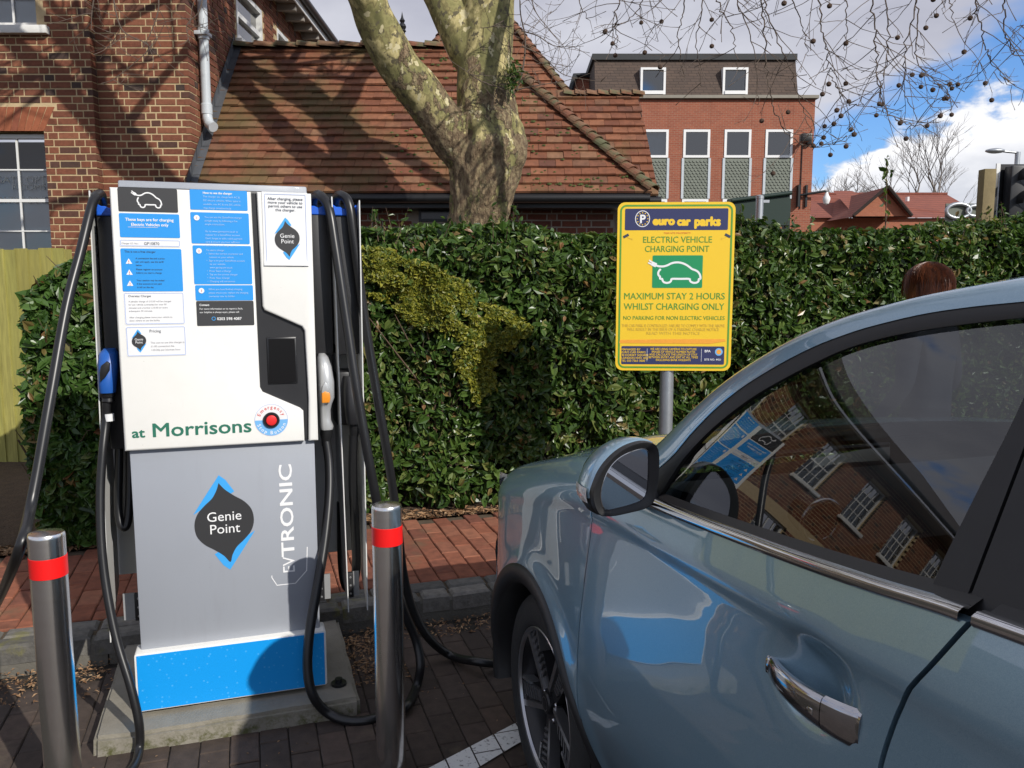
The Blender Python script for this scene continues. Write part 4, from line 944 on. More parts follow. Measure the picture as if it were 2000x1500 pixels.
# upright shoots that stand out of the clipped top
rs = np.random.default_rng(9); sh = Acc(); pos, nrm = [], []
for _ in range(90):
    u = rs.uniform(.6, 7.8); v = HV + rs.uniform(-.05, .6); z = htop(u) - .05; L = rs.uniform(.08, .24); dx_, dy_ = rs.normal(0, .12), rs.normal(0, .12) - .05
    pts = [Vector((u + dx_ * L * k / 3 * 2, v + dy_ * L * k / 3 * 2, z + L * k / 3)) for k in range(4)]; sh.tube(pts, [.003, .0025, .002, .001], 4)
    for k in range(7): q = pts[0].lerp(pts[3], .25 + .11 * k); pos.append(tuple(q + Vector((rs.normal(0, .012), rs.normal(0, .012), 0)))); nrm.append((rs.normal(0, .6), rs.normal(0, .6), .6))
sh.build('shoots', M['twig_brown'], h1_, kind='stuff'); v, f = leaves(np.array(pos), np.array(nrm), .045, rs); mk('shoot_leaves', v, f, M['hedge_leaf'], h1_, kind='stuff')
# one tall young shoot seen against the sky
q = at_y(1728, 430, 6.6); ql = KI @ q; top = KI @ at_y(1726, 306, 6.6); e = empty('tall_shoot', frame(Vector((q.x, q.y, 0)), U, V), 'single tall leafy shoot standing out of the hedge top', 'shoot'); tube('stem', [(0, 0, .5), (.01, 0, q.z), (-.01, 0, top.z)], [.008, .006, .002], M['twig_brown'], e, 6)
pos = [(rs.normal(0, .025), rs.normal(0, .02), q.z - .02 + (top.z - q.z) * (.25 + .75 * k / 20) + .02) for k in range(21)]; v, f = leaves(np.array(pos), np.array([(rs.normal(0, .6), -.4, .6) for _ in pos]), .055, rs); mk('leaves', v, f, M['hedge_leaf'], e, kind='stuff')
UB = on_v(48, 700, 1.95).x
hedge('leafy_bush', 'bright green leafy bush between the board fence and the charger', UB, .53, 11500, 4000, M['bush_leaf'], .066, 1.92, .9, 5, lambda u: 1.74 + .05 * nz(u, 0, 2.0, 4.0) - 2.2 * max(0, UB + .32 - u) ** 2, 'bush')
# sun-bleached hedge growth, with sunlight put into its yellow leaf colour
poly = [(lambda q: (q.x, q.z))(on_v(px, py, HV - .08)) for px, py in ((688, 488), (740, 484), (800, 502), (860, 532), (910, 562), (960, 600), (1030, 632), (1042, 668), (1000, 690), (962, 690), (972, 770), (938, 796), (918, 720), (900, 668), (850, 640), (800, 620), (750, 588), (688, 556))]
def inside(x, y, p):
    c = False
    for i in range(len(p)):
        (x1_, y1_), (x2_, y2_) = p[i - 1], p[i]
        if (y1_ > y) != (y2_ > y) and x < (x2_ - x1_) * (y - y1_) / (y2_ - y1_) + x1_: c = not c
    return c
gx0, gx1 = min(p[0] for p in poly), max(p[0] for p in poly); gz0, gz1 = min(p[1] for p in poly), max(p[1] for p in poly); pos, nrm = [], []
while len(pos) < 15000:
    u, z = rs.uniform(gx0, gx1), rs.uniform(gz0, gz1)
    jx, jz = .07 * nz(u, z, 6, 1) + rs.normal(0, .016), .07 * nz(u, z, 6, 4) + rs.normal(0, .016)
    if not inside(u + jx, z + jz, poly): continue
    if nz(u, z, 13, 8) < -.32: continue
    T = htop(u); q = z - (T - .16); pos.append((u, HV - hoff(u, z) - .06 - .03 * nz(u, z, 10, 3) + max(0, q / .16) ** 2 * .12 + rs.exponential(.025), min(z, T + .06))); nrm.append((0, -.8, .8))
gs = empty('sunlit_growth', KF, 'sun-bleached hedge growth beside the charger, sunlight painted into its yellow leaves', 'shrub')
v, f = leaves(np.array(pos), np.array(nrm), .033, rs, .9, 0, .52); mk('foliage', v, f, M['sunlit_leaf'], gs, kind='stuff')
uu = gx0 + .5; st = Acc()
for k in range(6): st.tube([Vector((uu + .05 * k, HV + .12, PATH_Z)), Vector((uu + .05 * k, HV + .12, .9)), Vector((gx0 + .18 * k + .1, HV + .06, (gz0 + gz1) / 2 + .1))], [.010, .008, .003], 5)
st.build('stems', M['twig_brown'], gs, kind='stuff')
# ------------------------------------------------------------------ plane tree
t = MT('plane_bark'); pos_ = t.coord(which='World'); sx = t.n('ShaderNodeSeparateXYZ'); t.l(pos_, sx.inputs[0])
n1 = t.noise(7, 5, .55, t.coord((1, 1, .7), 'World')); n2 = t.noise(16, 6, .6, t.coord((1, 1, .8), 'World')); n3 = t.noise(26, 8, .68, t.coord((1, 1, .55), 'World'))
smooth_c = t.ramp(n1, [(.30, (.115, .11, .040)), (.40, (.185, .17, .065)), (.47, (.26, .235, .095)), (.50, (.165, .14, .058)), (.56, (.32, .275, .115)), (.60, (.50, .42, .20)), (.66, (.34, .285, .125)), (.74, (.21, .18, .075))])
smooth_c = t.mix(t.gray(n2, .56, .60), smooth_c, (.105, .088, .05)); smooth_c = t.mix(t.gray(t.noise(11, 3, .5, t.coord((1, 1, .8), 'World')), .62, .635), smooth_c, (.50, .44, .26))
rough_c = t.ramp(n3, [(.28, (.095, .062, .036)), (.45, (.24, .165, .095)), (.55, (.36, .27, .155)), (.66, (.48, .385, .205)), (.8, (.30, .26, .15))])
mask = t.math('ADD', t.gray(sx.outputs[2], 3.75, 2.75, 0, .70), t.math('MULTIPLY', t.math('SUBTRACT', t.noise(6.5, 7, .66, t.coord((1, 1, .6), 'World')), .5), 3.4))
mk_ = t.gray(mask, .44, .54); t.col(t.mix(mk_, smooth_c, rough_c)).set(rough=.9)
rg = t.noise(9, 7, .68, t.coord((1.6, 1.6, .42), 'World')); plate = t.math('ABSOLUTE', t.math('SUBTRACT', rg, .5)); plate = t.gray(plate, .0, .10)
hgt = t.math('ADD', t.math('MULTIPLY', mk_, t.math('ADD', t.math('MULTIPLY', plate, 1.0), t.math('MULTIPLY', n3, 1.3))), t.math('MULTIPLY', t.gray(n1, .3, .7), .25)); hgt = t.math('ADD', hgt, t.math('MULTIPLY', mk_, .55)); t.bump(hgt, .85, .024); M['plane_bark'] = t.m
plain('branch_bark', (.22, .19, .11), .9, var=.4, scale=9, bump=.3, bscale=30); plain('twig_bark', (.115, .085, .065), .85, var=.35, scale=30); plain('seed_ball', (.075, .045, .03), .95, var=.3, scale=60, bump=1.0, bscale=260, bdist=.004)
YT0 = 7.6; tree = empty('plane_tree', Vector((at_y(930, 480, YT0).x, YT0, .1)), 'large plane tree with peeling bark rising behind the hedge', 'tree')
tree.matrix_world = Matrix.Identity(4)
def tp3(px, py, Y): return at_y(px, py, Y)
def bark_tube(acc, path, rough, n=40):
    """path of (px, py, depth, radius in px): knobbly tapering limb"""
    P = spline([tuple(tp3(a, b, c)) + (r * c / FPX,) for a, b, c, r in path], 10)
    pts = [Vector(p[:3]) for p in P]; v, f = tube_geo(pts, [max(float(p[3]), .01) for p in P], n)
    out = []
    for i, q in enumerate(v):
        q = Vector(q); c = pts[min(i // n, len(pts) - 1)]; d = (q - c)
        k = 1 + .10 * mnoise.noise(q * 2.2) + .07 * mnoise.noise(q * 5.5) + rough * min(max((3.7 - q.z) / .9, .12), 1) * (.12 * (1 - 2 * abs(mnoise.noise(Vector((q.x * 9, q.y * 9, q.z * 2.6))))) + .07 * mnoise.noise(Vector((q.x * 26, q.y * 26, q.z * 9))))
        out.append(tuple(c + d * k))
    acc.add(out, f)
tk = Acc()
bark_tube(tk, [(928, 900, 7.6, 70), (928, 700, 7.6, 58), (930, 480, 7.6, 52), (938, 400, 7.6, 56), (948, 330, 7.6, 66), (953, 275, 7.6, 66), (950, 215, 7.6, 57), (949, 150, 7.6, 52), (951, 80, 7.62, 49), (955, 0, 7.65, 47), (960, -120, 7.7, 43), (955, -260, 7.75, 36)], 1.0, 56)
bark_tube(tk, [(960, 350, 7.6, 34), (910, 300, 7.55, 43), (872, 250, 7.48, 42), (830, 195, 7.40, 39), (778, 125, 7.28, 38), (735, 45, 7.15, 37), (705, -30, 7.02, 36), (660, -140, 6.85, 34), (600, -250, 6.7, 28)], .45)
bark_tube(tk, [(955, 170, 7.6, 30), (915, 100, 7.62, 36), (880, 30, 7.66, 33), (850, -30, 7.7, 31), (800, -140, 7.8, 27), (745, -260, 8.0, 22)], .35)
bark_tube(tk, [(985, 330, 7.55, 24), (1000, 300, 7.5, 28), (1000, 262, 7.52, 20), (985, 230, 7.56, 10)], 1.0)
trunk = tk.build('trunk', M['plane_bark'], tree)
rm = trunk.modifiers.new('blend', 'REMESH'); rm.mode = 'VOXEL'; rm.voxel_size = .016; rm.use_smooth_shade = True
sm_ = trunk.modifiers.new('soften', 'SMOOTH'); sm_.iterations = 1; sm_.factor = .5
# boughs above the picture: they shade the walls and carry the hanging twigs
rt = random.Random(21)
ends = {'main': tp3(955, -250, 7.75), 'left': tp3(605, -245, 6.7), 'second': tp3(748, -255, 8.0)}
tw = Acc()
def bough(p, d, L, r, lv):
    d = d.normalized(); n = 6; pts = [p]; q = p; rr_ = [r]
    for i in range(n):
        d = (d + Vector((rt.gauss(0, .10), rt.gauss(0, .10), rt.gauss(.02, .08)))).normalized(); q = q + d * L / n; pts.append(q); rr_.append(r * (1 - .6 * (i + 1) / n))
    (br_acc if lv >= 2 else tw).tube(pts, rr_, 9 if lv >= 2 else 4)
    if lv == 0: return
    for k in range({3: 5, 2: 6, 1: 5}[lv]):
        i = rt.randrange(2, n + 1); ax = Vector((rt.gauss(0, 1), rt.gauss(0, 1), rt.gauss(.1, .6))).normalized()
        bough(pts[i], (d * .7 + ax * .9), L * rt.uniform(.4, .65), rr_[i] * rt.uniform(.45, .7), lv - 1)
for key, dirs in (('main', ((.15, .0, 1), (.7, -.3, .9), (-.3, .4, 1))), ('left', ((-.5, -.35, .9), (-.9, .1, .55))), ('second', ((-.7, .3, .8), (-.2, .5, 1)))):
    for dd in dirs:
        br_acc = Acc(); bough(ends[key] - Vector(dd).normalized() * .12, Vector(dd), rt.uniform(2.2, 3.0), .15 if key == 'main' else .12, 3)
        br_acc.build('bough', M['branch_bark'], tree, 60)
# long boughs reaching over the car park
def arm(pts, r0, r1):
    P = [Vector(p) for p in spline(pts, 8)]; n = len(P); a = Acc(); a.tube(P, [r0 + (r1 - r0) * i / (n - 1) for i in range(n)], 10); a.build('bough', M['branch_bark'], tree, 60); return P
arms = [arm([tuple(tp3(953, -160, 7.68)), (.9, 7.0, 5.1), (2.0, 6.2, 4.75), (3.1, 5.7, 4.6), (4.4, 5.5, 4.5)], .11, .025), arm([tuple(tp3(955, -110, 7.66)), (.5, 6.9, 4.7), (1.1, 5.9, 4.35), (1.9, 5.2, 4.2), (3.0, 4.7, 4.15)], .085, .018), arm([tuple(tp3(700, -60, 7.0)), (-1.9, 6.3, 4.9), (-2.5, 5.5, 5.2), (-3.4, 5.0, 5.4)], .07, .015)]
# hanging twigs with seed balls
tr_ = random.Random(5); balls = []; spray = Acc()
def side_twig(p, d, L, r, lv):
    n = 5; pts = [p]; q = p
    for i in range(n):
        d = (d + Vector((tr_.gauss(0, .13), tr_.gauss(0, .13), tr_.gauss(.03, .11)))).normalized(); q = q + d * L / n; pts.append(q)
    spray.tube(pts, [r, r * .9, r * .8, r * .7, r * .6, r * .9], 4)                 # bud at the tip
    if lv > 0:
        for k in range(tr_.choice((0, 1, 1, 2))): i = tr_.randrange(1, n); side_twig(pts[i], d + Vector((tr_.gauss(0, .7), tr_.gauss(0, .4), tr_.gauss(0, .5))), L * tr_.uniform(.35, .6), r * .75, lv - 1)
    if tr_.random() < (.15 if p.x / p.y > .30 else .06): balls.append(pts[tr_.randrange(3, n + 1)])
def hanging(path, Y, dens=1.0, r0=.0052):
    P = [Vector(p) for p in spline([tuple(tp3(a, b, Y + (k - 1) * .08)) for k, (a, b) in enumerate(path)], 10)]
    P = [p + Vector((tr_.gauss(0, .006), tr_.gauss(0, .01), tr_.gauss(0, .006))) for p in P]; n = len(P); spray.tube(P, [r0 * (1 - .62 * i / (n - 1)) for i in range(n)], 5)
    near = min((q for a in arms for q in a), key=lambda q: (q - P[0]).length)
    spray.tube([near, near.lerp(P[0], .5) + Vector((0, 0, .10)), P[0]], [r0 * 1.8, r0 * 1.4, r0], 5)
    for i in range(2, n - 1):
        if tr_.random() < .25 * dens:
            d = (P[i + 1] - P[i]).normalized(); s = tr_.choice((-1, 1)); side_twig(P[i], d * .6 + Vector((s * tr_.uniform(.3, .9), tr_.gauss(0, .4), tr_.uniform(-.5, .2))), tr_.uniform(.14, .46), .0028, 2)
    side_twig(P[-1], (P[-1] - P[-2]), .12, .002, 1)
T5 = [([(1212, -90), (1206, 0), (1202, 60), (1206, 96)], 5.5), ([(1260, -90), (1262, -20), (1235, 30), (1180, 70)], 5.8), ([(1330, -90), (1338, 0), (1326, 70), (1335, 150)], 5.2), ([(1360, -90), (1372, 0), (1360, 80), (1372, 168)], 5.6), ([(1400, -90), (1402, 0), (1430, 60), (1440, 130)], 5.0), ([(1430, -100), (1440, 0), (1470, 90), (1482, 205)], 5.4), ([(1450, -100), (1490, 0), (1530, 100), (1560, 190), (1585, 262)], 5.1), ([(1500, -100), (1545, -10), (1570, 60), (1576, 110)], 5.7),
      ([(1480, -80), (1490, 40), (1500, 150), (1520, 230), (1570, 285), (1650, 275)], 5.3), ([(1590, -90), (1600, 0), (1610, 80), (1625, 150), (1660, 200), (1690, 205)], 5.0), ([(1690, -100), (1702, 0), (1712, 90), (1718, 180), (1745, 230), (1800, 245), (1842, 222)], 4.8), ([(1720, -90), (1730, 0), (1735, 80), (1725, 150), (1722, 172)], 5.3), ([(1770, -100), (1788, 0), (1770, 90), (1766, 170), (1795, 240)], 5.0), ([(1775, -100), (1792, 20), (1790, 110), (1812, 150), (1845, 172)], 5.5), ([(1845, -80), (1855, 0), (1862, 45)], 5.2), ([(1890, -100), (1904, 0), (1920, 70), (1935, 115), (1976, 178)], 4.9), ([(1945, -90), (1960, 0), (1965, 70), (2000, 112), (2060, 120)], 4.7), ([(1640, -90), (1650, -10), (1655, 60), (1648, 100)], 5.6), ([(1110, -80), (1130, 0), (1150, 40)], 5.9), ([(2060, -80), (2030, 20), (1975, 60)], 5.2)]
for path_, Y_ in T5: hanging(path_, Y_, 1.0)
# thin shoots on the trunk itself
spray2 = [([(1000, 190), (1018, 150), (1026, 80), (1016, 20), (1016, -60)], 7.4, .011), ([(985, 172), (955, 165), (925, 150), (905, 135)], 7.2, .006), ([(1010, 175), (1060, 165), (1100, 160)], 7.3, .006), ([(1018, 60), (1050, 70), (1085, 90), (1140, 90)], 7.4, .006), ([(985, 40), (960, 52), (935, 55)], 7.2, .005), ([(1020, 90), (1060, 110), (1100, 145), (1160, 158)], 7.35, .006), ([(1030, -40), (1045, 20), (1075, 60), (1100, 92)], 7.3, .005)]
for path_, Y_, r_ in spray2:
    P = [Vector(p) for p in spline([tuple(tp3(a, b, Y_)) for a, b in path_], 8)]; n = len(P); spray.tube(P, [r_ * (1 - .7 * i / (n - 1)) for i in range(n)], 6)
    for i in range(3, n - 1, 2): side_twig(P[i], Vector((tr_.gauss(.3, .6), tr_.gauss(0, .5), tr_.gauss(0, .6))), tr_.uniform(.15, .4), .0028, 1)
# loose twigs before the brick building
for path_, Y_ in (([(215, -60), (222, 0), (240, 60), (290, 90), (260, 125), (215, 160)], 6.0), ([(300, -60), (310, 10), (296, 60), (278, 95)], 6.2), ([(400, -40), (390, 20), (365, 50), (372, 90)], 6.4), ([(190, -40), (180, 20), (178, 60)], 6.0)):
    P = [Vector(p) for p in spline([tuple(tp3(a, b, Y_)) for a, b in path_], 8)]; n = len(P); spray.tube(P, [.006 * (1 - .7 * i / (n - 1)) for i in range(n)], 5)
    near = min(arms[2], key=lambda q: (q - P[0]).length); spray.tube([near, near.lerp(P[0], .5) + Vector((0, 0, .1)), P[0]], [.012, .009, .006], 5)
    for i in range(3, n - 1, 3): side_twig(P[i], Vector((tr_.gauss(0, .8), tr_.gauss(0, .4), tr_.gauss(-.2, .6))), tr_.uniform(.15, .35), .0028, 1)
spray.build('twigs', M['twig_bark'], tree, kind='stuff'); tw.build('upper_twigs', M['twig_bark'], tree, kind='stuff')
# ivy tuft in the fork
pos = np.array([tuple(tp3(1003 + rs.normal(0, 9), 150 + rs.normal(0, 14), 7.30 + rs.normal(0, .05))) for _ in range(240)]); v, f = leaves(pos, np.tile([.3, -.6, .4], (len(pos), 1)), .035, rs); mk('fern_tuft', v, f, M['hedge_leaf'], tree, kind='stuff')
bme = bpy.data.meshes.new('seed_ball'); bm = bmesh.new(); bmesh.ops.create_icosphere(bm, subdivisions=2, radius=.0155)
for v_ in bm.verts: v_.co *= 1 + tr_.uniform(-.07, .07)
bm.to_mesh(bme); bm.free(); bme.materials.append(M['seed_ball'])
nb_ = 0
for p in balls:
    if not in_view(p, 30) or nb_ > 60: continue
    o = bpy.data.objects.new('seed_ball', bme); link(o, tree); drop = tr_.uniform(.03, .07); o.location = p - Vector((0, 0, drop)); nb_ += 1
    tube('ball_stalk', [p, p - Vector((0, 0, drop))], .0012, M['twig_bark'], tree, 4)
# ------------------------------------------------------------------ charger
plain('white_paint', (.80, .79, .75), .38, var=.03, scale=3, coat=.25)
plain('shaded_leaf', (.34, .345, .35), .5, metal=.3, var=.15, scale=20)  # bracket leaf, darker grey because its shade is put into the colour
plain('plate_white', (.66, .66, .64), .5, var=.06, scale=5)
plain('grey_paint', (.315, .335, .375), .45, var=.04, scale=4, bump=.05, bscale=400, bdist=.001)
for nm_, c_, r_ in (('white_paint', (.80, .79, .75), .38), ('grey_paint', (.315, .335, .375), .45)):
    t = MT(nm_); wp = t.coord(which='World'); g1 = t.gray(t.noise(2.2, 6, .62, wp), .50, .80, 0, .16); g2 = t.gray(t.noise(5, 6, .7, t.coord((3, 3, .35), 'World')), .56, .78, 0, .14); g3 = t.gray(t.noise(120, 2, .5, wp), .74, .78, 0, .35)
    t.col(t.mix(t.math('MAXIMUM', t.math('MAXIMUM', g1, g2), g3), c_, (c_[0] * .52, c_[1] * .49, c_[2] * .43))).set(rough=t.gray(t.noise(6, 5, .6, wp), .3, .7, r_ - .06, r_ + .12), coat=.15); M[nm_] = t.m
plain('dark_plastic', (.018, .018, .020), .42, var=.3, scale=12)
plain('black_screen', (.006, .006, .007), .12)
plain('rubber', (.012, .012, .013), .34, var=.3, scale=20)
plain('blue_plastic', (.010, .11, .62), .35)
plain('plug_blue', (.015, .10, .40), .4)
plain('silver_plastic', (.50, .51, .52), .32, metal=.35)
plain('orange', (.75, .26, .02), .4)
plain('label_blue', (.020, .29, .74), .45); plain('label_black', (.038, .038, .040), .5); plain('label_white', (.78, .78, .78), .45, var=.03, scale=20)
plain('label_line', (.38, .47, .72), .5); plain('ink_white', (.82, .82, .82), .5); plain('ink_pale', (.40, .62, .85), .5); plain('ink_dark', (.035, .05, .08), .5)
plain('ink_grey', (.32, .32, .34), .5); plain('ink_green', (.020, .155, .10), .5); plain('ink_red', (.62, .05, .04), .5); plain('logo_dark', (.032, .032, .034), .5)
plain('logo_blue', (.045, .36, .80), .5); plain('sky_blue_label', (.17, .44, .78), .5); plain('red_button', (.75, .03, .03), .35); plain('bolt_steel', (.45, .45, .46), .4, metal=.9)
t = MT('skirt_blue'); v_ = t.voro(46, t.coord(which='Object')); t.col(t.mix(t.gray(v_, .10, .20), (.06, .40, .85), (.004, .31, .80))).set(rough=.42); M['skirt_blue'] = t.m

pl = empty('concrete_plinth', KF, 'low mossy concrete plinth under the charger', 'plinth')
bm = bmesh.new()
vs = [bm.verts.new(v) for v in boxv(-.145, .765, -.115, .66, -.01, .075)]
for f in BOXF: bm.faces.new([vs[i] for i in f])
bmesh.ops.bevel(bm, geom=bm.edges[:], offset=.014, segments=2, affect='EDGES')
bmesh.ops.subdivide_edges(bm, edges=[e for e in bm.edges if e.calc_length() > .3], cuts=14, use_grid_fill=True)
for v in bm.verts:
    q = mnoise.noise(v.co * 9) * .005 + mnoise.noise(v.co * 30) * .002; v.co += Vector((q, q, q * .6))
shade(from_bm('slab', bm, M['concrete'], pl), 50)
for q in ((.70, .02),):
    lathe('anchor_bolt', [(.030, .070), (.030, .084), (.014, .085), (.014, .10)], M['rubber'], pl, 12, Matrix.Translation((q[0], q[1], 0)))

ch = empty('charging_station', KF, 'white and grey electric vehicle charger with blue skirt on concrete plinth', 'charger')
W = .648; Z0, Z1 = 1.043, 1.938
box('cabinet', (.014, W - .016), (.034, .46), (.10, 1.945), M['dark_plastic'], ch, .008)
box('top_cap', (.016, W - .012), (.040, .46), (1.9, 1.966), M['grey_paint'], ch, .006)
box('foot_frame', (.03, W - .03), (.05, .42), (.062, .10), M['dark_plastic'], ch)
box('lower_panel', (.006, W - .012), (.030, .06), (.285, 1.06), M['grey_paint'], ch, .004)
# hood: two white covers on a black backing, the gap between them holds the screen
def hp(px, py, v=0.0): q = on_v(px, py, v); return (q.x, q.z)
box('hood_backing', (.012, W - .012), (.018, .12), (Z0 + .004, Z1 - .004), M['dark_plastic'], ch)
gl = [hp(*q) for q in ((490, 373), (499, 560), (508, 757))]; dl = [hp(*q) for q in ((513, 766), (586, 797), (591, 803), (595, 857))]
left = [(-.006, Z0), (dl[3][0], Z0), (dl[3][0] - .001, dl[2][1]), (dl[1][0], dl[1][1]), (dl[0][0], dl[0][1]), gl[2], (gl[0][0], Z1), (-.006, Z1)]
prism('hood_cover', left, 0, .10, M['white_paint'], ch, .010, 4)
gr = [hp(*q) for q in ((501, 372), (513, 598), (517, 606), (590, 638), (595, 646), (603, 780), (603, 857))]
right = [(gr[6][0], Z0), (W, Z0), (W, Z1), (gr[0][0], Z1), gr[1], gr[2], gr[3], gr[4], gr[5]]
prism('hood_cover', right, .001, .10, M['white_paint'], ch, .008, 4)
s0, s1 = hp(524, 662, .018), hp(578, 745, .018)
box('screen_bezel', (s0[0] - .006, s1[0] + .006), (.012, .02), (s1[1] - .006, s0[1] + .006), M['rubber'], ch, .003)
box('screen', (s0[0], s1[0]), (.0105, .014), (s1[1], s0[1]), M['black_screen'], ch)
# skirt
sk_ = empty('skirt', None, parent=ch)
prism('skirt_edge', rrect(-.014, W + .007, .092, .310, .010), -.004, .08, M['white_paint'], sk_, .003)
box('skirt_face', (-.006, W - .001), (-.0065, -.003), (.097, .303), M['skirt_blue'], sk_)

# ---- stickers and lettering on the hood
def sticker(name, a, b, mat, y=-.0012, r=.004, border=None):
    (x0, z1), (x1, z0) = hp(*a), hp(*b)
    o = prism(name, rrect(x0, x1, z0, z1, r, 3), y, .0015, mat, ch)
    if border:
        vs_, fs_ = ribbon(rrect(x0 + .003, x1 - .003, z0 + .003, z1 - .003, r, 3), .0022, y - .0005, True); mk('sticker_border', vs_, fs_, M[border], o)
    return o, x0, x1, z0, z1
CAR = [(-.02, .80), (.03, .76), (.10, .74), (.18, .745), (.26, .78), (.34, .84), (.44, .87), (.54, .86), (.64, .81), (.72, .74), (.79, .66), (.86, .62), (.92, .57), (.97, .47), (.985, .34), (.95, .335), (.945, .27), (.91, .22), (.85, .205), (.79, .23), (.755, .28), (.74, .335), (.55, .335), (.36, .335), (.345, .28), (.31, .225), (.25, .205), (.19, .225), (.155, .28), (.145, .335), (.10, .34), (.095, .42), (.07, .44), (.055, .52), (.075, .60), (.11, .655)]
def ev_icon(parent, x0, x1, z0, z1, y, w, mat):
    f = lambda p: (x0 + (x1 - x0) * p[0], z0 + (z1 - z0) * (p[1] - .2) / .68)
    a = Acc()
    a.add(*ribbon([tuple(q) for q in spline([f(p) for p in CAR], 3)], w, y))
    h = (x1 - x0)
    a.add(*ribbon([f((-.09, .84)), f((.01, .775))], w * 2.1, y - .0002))
    for q in ((-.15, .94, -.07, .86), (-.17, .86, -.09, .81)): a.add(*ribbon([f((q[0], q[1])), f((q[2], q[3]))], w * .75, y - .0003))
    return a.build('car_icon', mat, parent)
def lines(parent, s, size, mat, x, y, z, lh, align='LEFT', bold=0.0, squeeze=1.0, name='lettering', width=None):
    for i, q in enumerate(s if isinstance(s, (list, tuple)) else [s]):
        if q: text(name, q, size, mat, parent, x, y, z - i * lh, align, bold, squeeze=squeeze, extrude=.0002, va='TOP', width=width)
def drop_logo(parent, cx, cz, h, y, bolt=False, words=True, tilt=.0):
    """dark pointed drop over a blue one turned against it"""
    def leaf(k, ang, pinch):
        p = []
        for i in range(40):
            a = 2 * math.pi * i / 40; r = 1.0
            s_ = math.sin(a); c_ = math.cos(a)
            x = .36 * h * c_ * (1 - .0 * abs(s_)) ; z = .36 * h * s_
            tip = abs(s_) ** 7
            z += math.copysign(tip * .145 * h, s_); x *= (1 - .55 * tip)
            x += pinch * h * tip * math.copysign(1, s_) * -1
            p.append((cx + k * (x * math.cos(ang) - z * math.sin(ang)), cz + k * (x * math.sin(ang) + z * math.cos(ang))))
        return p
    bl = []
    for sx_, pts in ((1, ((-.04, .56), (.03, .50), (.12, .36), (.02, .30), (-.20, .20), (-.33, .12), (-.20, .32))), (-1, ((-.04, .56), (.03, .50), (.12, .36), (.02, .30), (-.20, .20), (-.33, .12), (-.20, .32)))):
        bl.append([(cx + sx_ * a * h * .98, cz + sx_ * b * h * .98) for a, b in pts])
    for pl_ in bl: mk('logo_flame', [(p[0], y, p[1]) for p in pl_], [tuple(range(len(pl_)))], M['logo_blue'], parent)
    out = spline([(-.045, .46), (.02, .38), (.12, .30), (.22, .23), (.295, .13), (.315, 0), (.28, -.12), (.20, -.215), (.12, -.29), (.07, -.38), (.045, -.46), (-.02, -.38), (-.12, -.30), (-.22, -.23), (-.295, -.13), (-.315, 0), (-.28, .12), (-.20, .215), (-.12, .29), (-.07, .38), (-.045, .46)], 4)[:-1]
    mk('logo_drop', [(cx + q[0] * h, y - .0004, cz + q[1] * h) for q in out], [tuple(range(len(out)))], M['logo_dark'], parent)
    text('lettering', 'Genie', h * .155, M['ink_white'], parent, cx, y - .0008, cz + h * .025, 'CENTER', extrude=.0002, va='BOTTOM_BASELINE')
    text('lettering', 'Point', h * .155, M['ink_white'], parent, cx, y - .0008, cz - h * .118, 'CENTER', extrude=.0002, va='BOTTOM_BASELINE')
Y1, Y2 = -.0012, -.0019
o, x0, x1, z0, z1 = sticker('sticker', (229, 366), (348, 415.5), M['label_black']); ev_icon(o, x0 + .055, x0 + .135, z0 + .014, z1 - .014, Y2, .0042, M['ink_white'])
o, x0, x1, z0, z1 = sticker('sticker', (232, 416), (352, 465), M['label_blue'])
lines(o, ['These bays are for charging', 'Electric Vehicles only'], .0135, M['ink_white'], (x0 + x1) / 2, Y2, z1 - .014, .0165, 'CENTER', .0003)
vs_, fs_ = ribbon([((x0 + x1) / 2 - .068, z1 - .0455), ((x0 + x1) / 2 + .025, z1 - .0455)], .001, Y2 - .0003); mk('underline', vs_, fs_, M['ink_white'], o)
o, x0, x1, z0, z1 = sticker('sticker', (233, 467), (353, 483), M['label_white'], border='label_line')
lines(o, 'Charger I.D. No.:', .0075, M['ink_grey'], x0 + .006, Y2, z1 - .010, .01); lines(o, 'GP10870', .013, M['ink_dark'], x0 + .075, Y2, z1 - .0075, .01)
o, x0, x1, z0, z1 = sticker('sticker', (235, 485), (358, 569), M['label_blue'])
lines(o, 'This is not a free charger', .0095, M['ink_dark'], x0 + .012, Y2, z1 - .006, .01)
for i, zz in enumerate((z1 - .043, z1 - .080, z1 - .117)):
    mk('warning_triangle', [(x0 + .014, Y2, zz - .008), (x0 + .034, Y2, zz - .008), (x0 + .024, Y2, zz + .010)], [(0, 1, 2)], M['ink_white'], o)
    text('lettering', '!', .015, M['ink_red'], o, x0 + .024, Y2 - .0006, zz - .007, 'CENTER', .0002, extrude=.0002, va='BOTTOM_BASELINE')
    lines(o, [('A connection fee and a price', 'per unit apply, see the tariff', 'below'), ('Please register an account', 'before you start a charge'), ('Your session may be ended', 'if the account is not paid', 'in full on the day')][i], .0078, M['ink_dark'], x0 + .045, Y2, zz + .014, .0115)
o, x0, x1, z0, z1 = sticker('sticker', (241, 571), (362, 633), M['label_white'], border='label_line')
lines(o, 'Overstay Charges', .0098, M['ink_dark'], x0 + .014, Y2, z1 - .008, .01)
lines(o, ['A penalty charge of £10.00 will be charged', 'for any vehicle connected for over 90', 'minutes and a further £10.00 for every', 'subsequent 30 minutes.', '', 'After charging please move your vehicle to', 'allow others to use the facility'], .0078, M['ink_grey'], x0 + .014, Y2, z1 - .027, .0108)
o, x0, x1, z0, z1 = sticker('sticker', (245, 638), (365, 694), M['label_white'], border='label_line')
lines(o, 'Pricing', .0135, M['ink_dark'], x0 + .074, Y2, z1 - .010, .01)
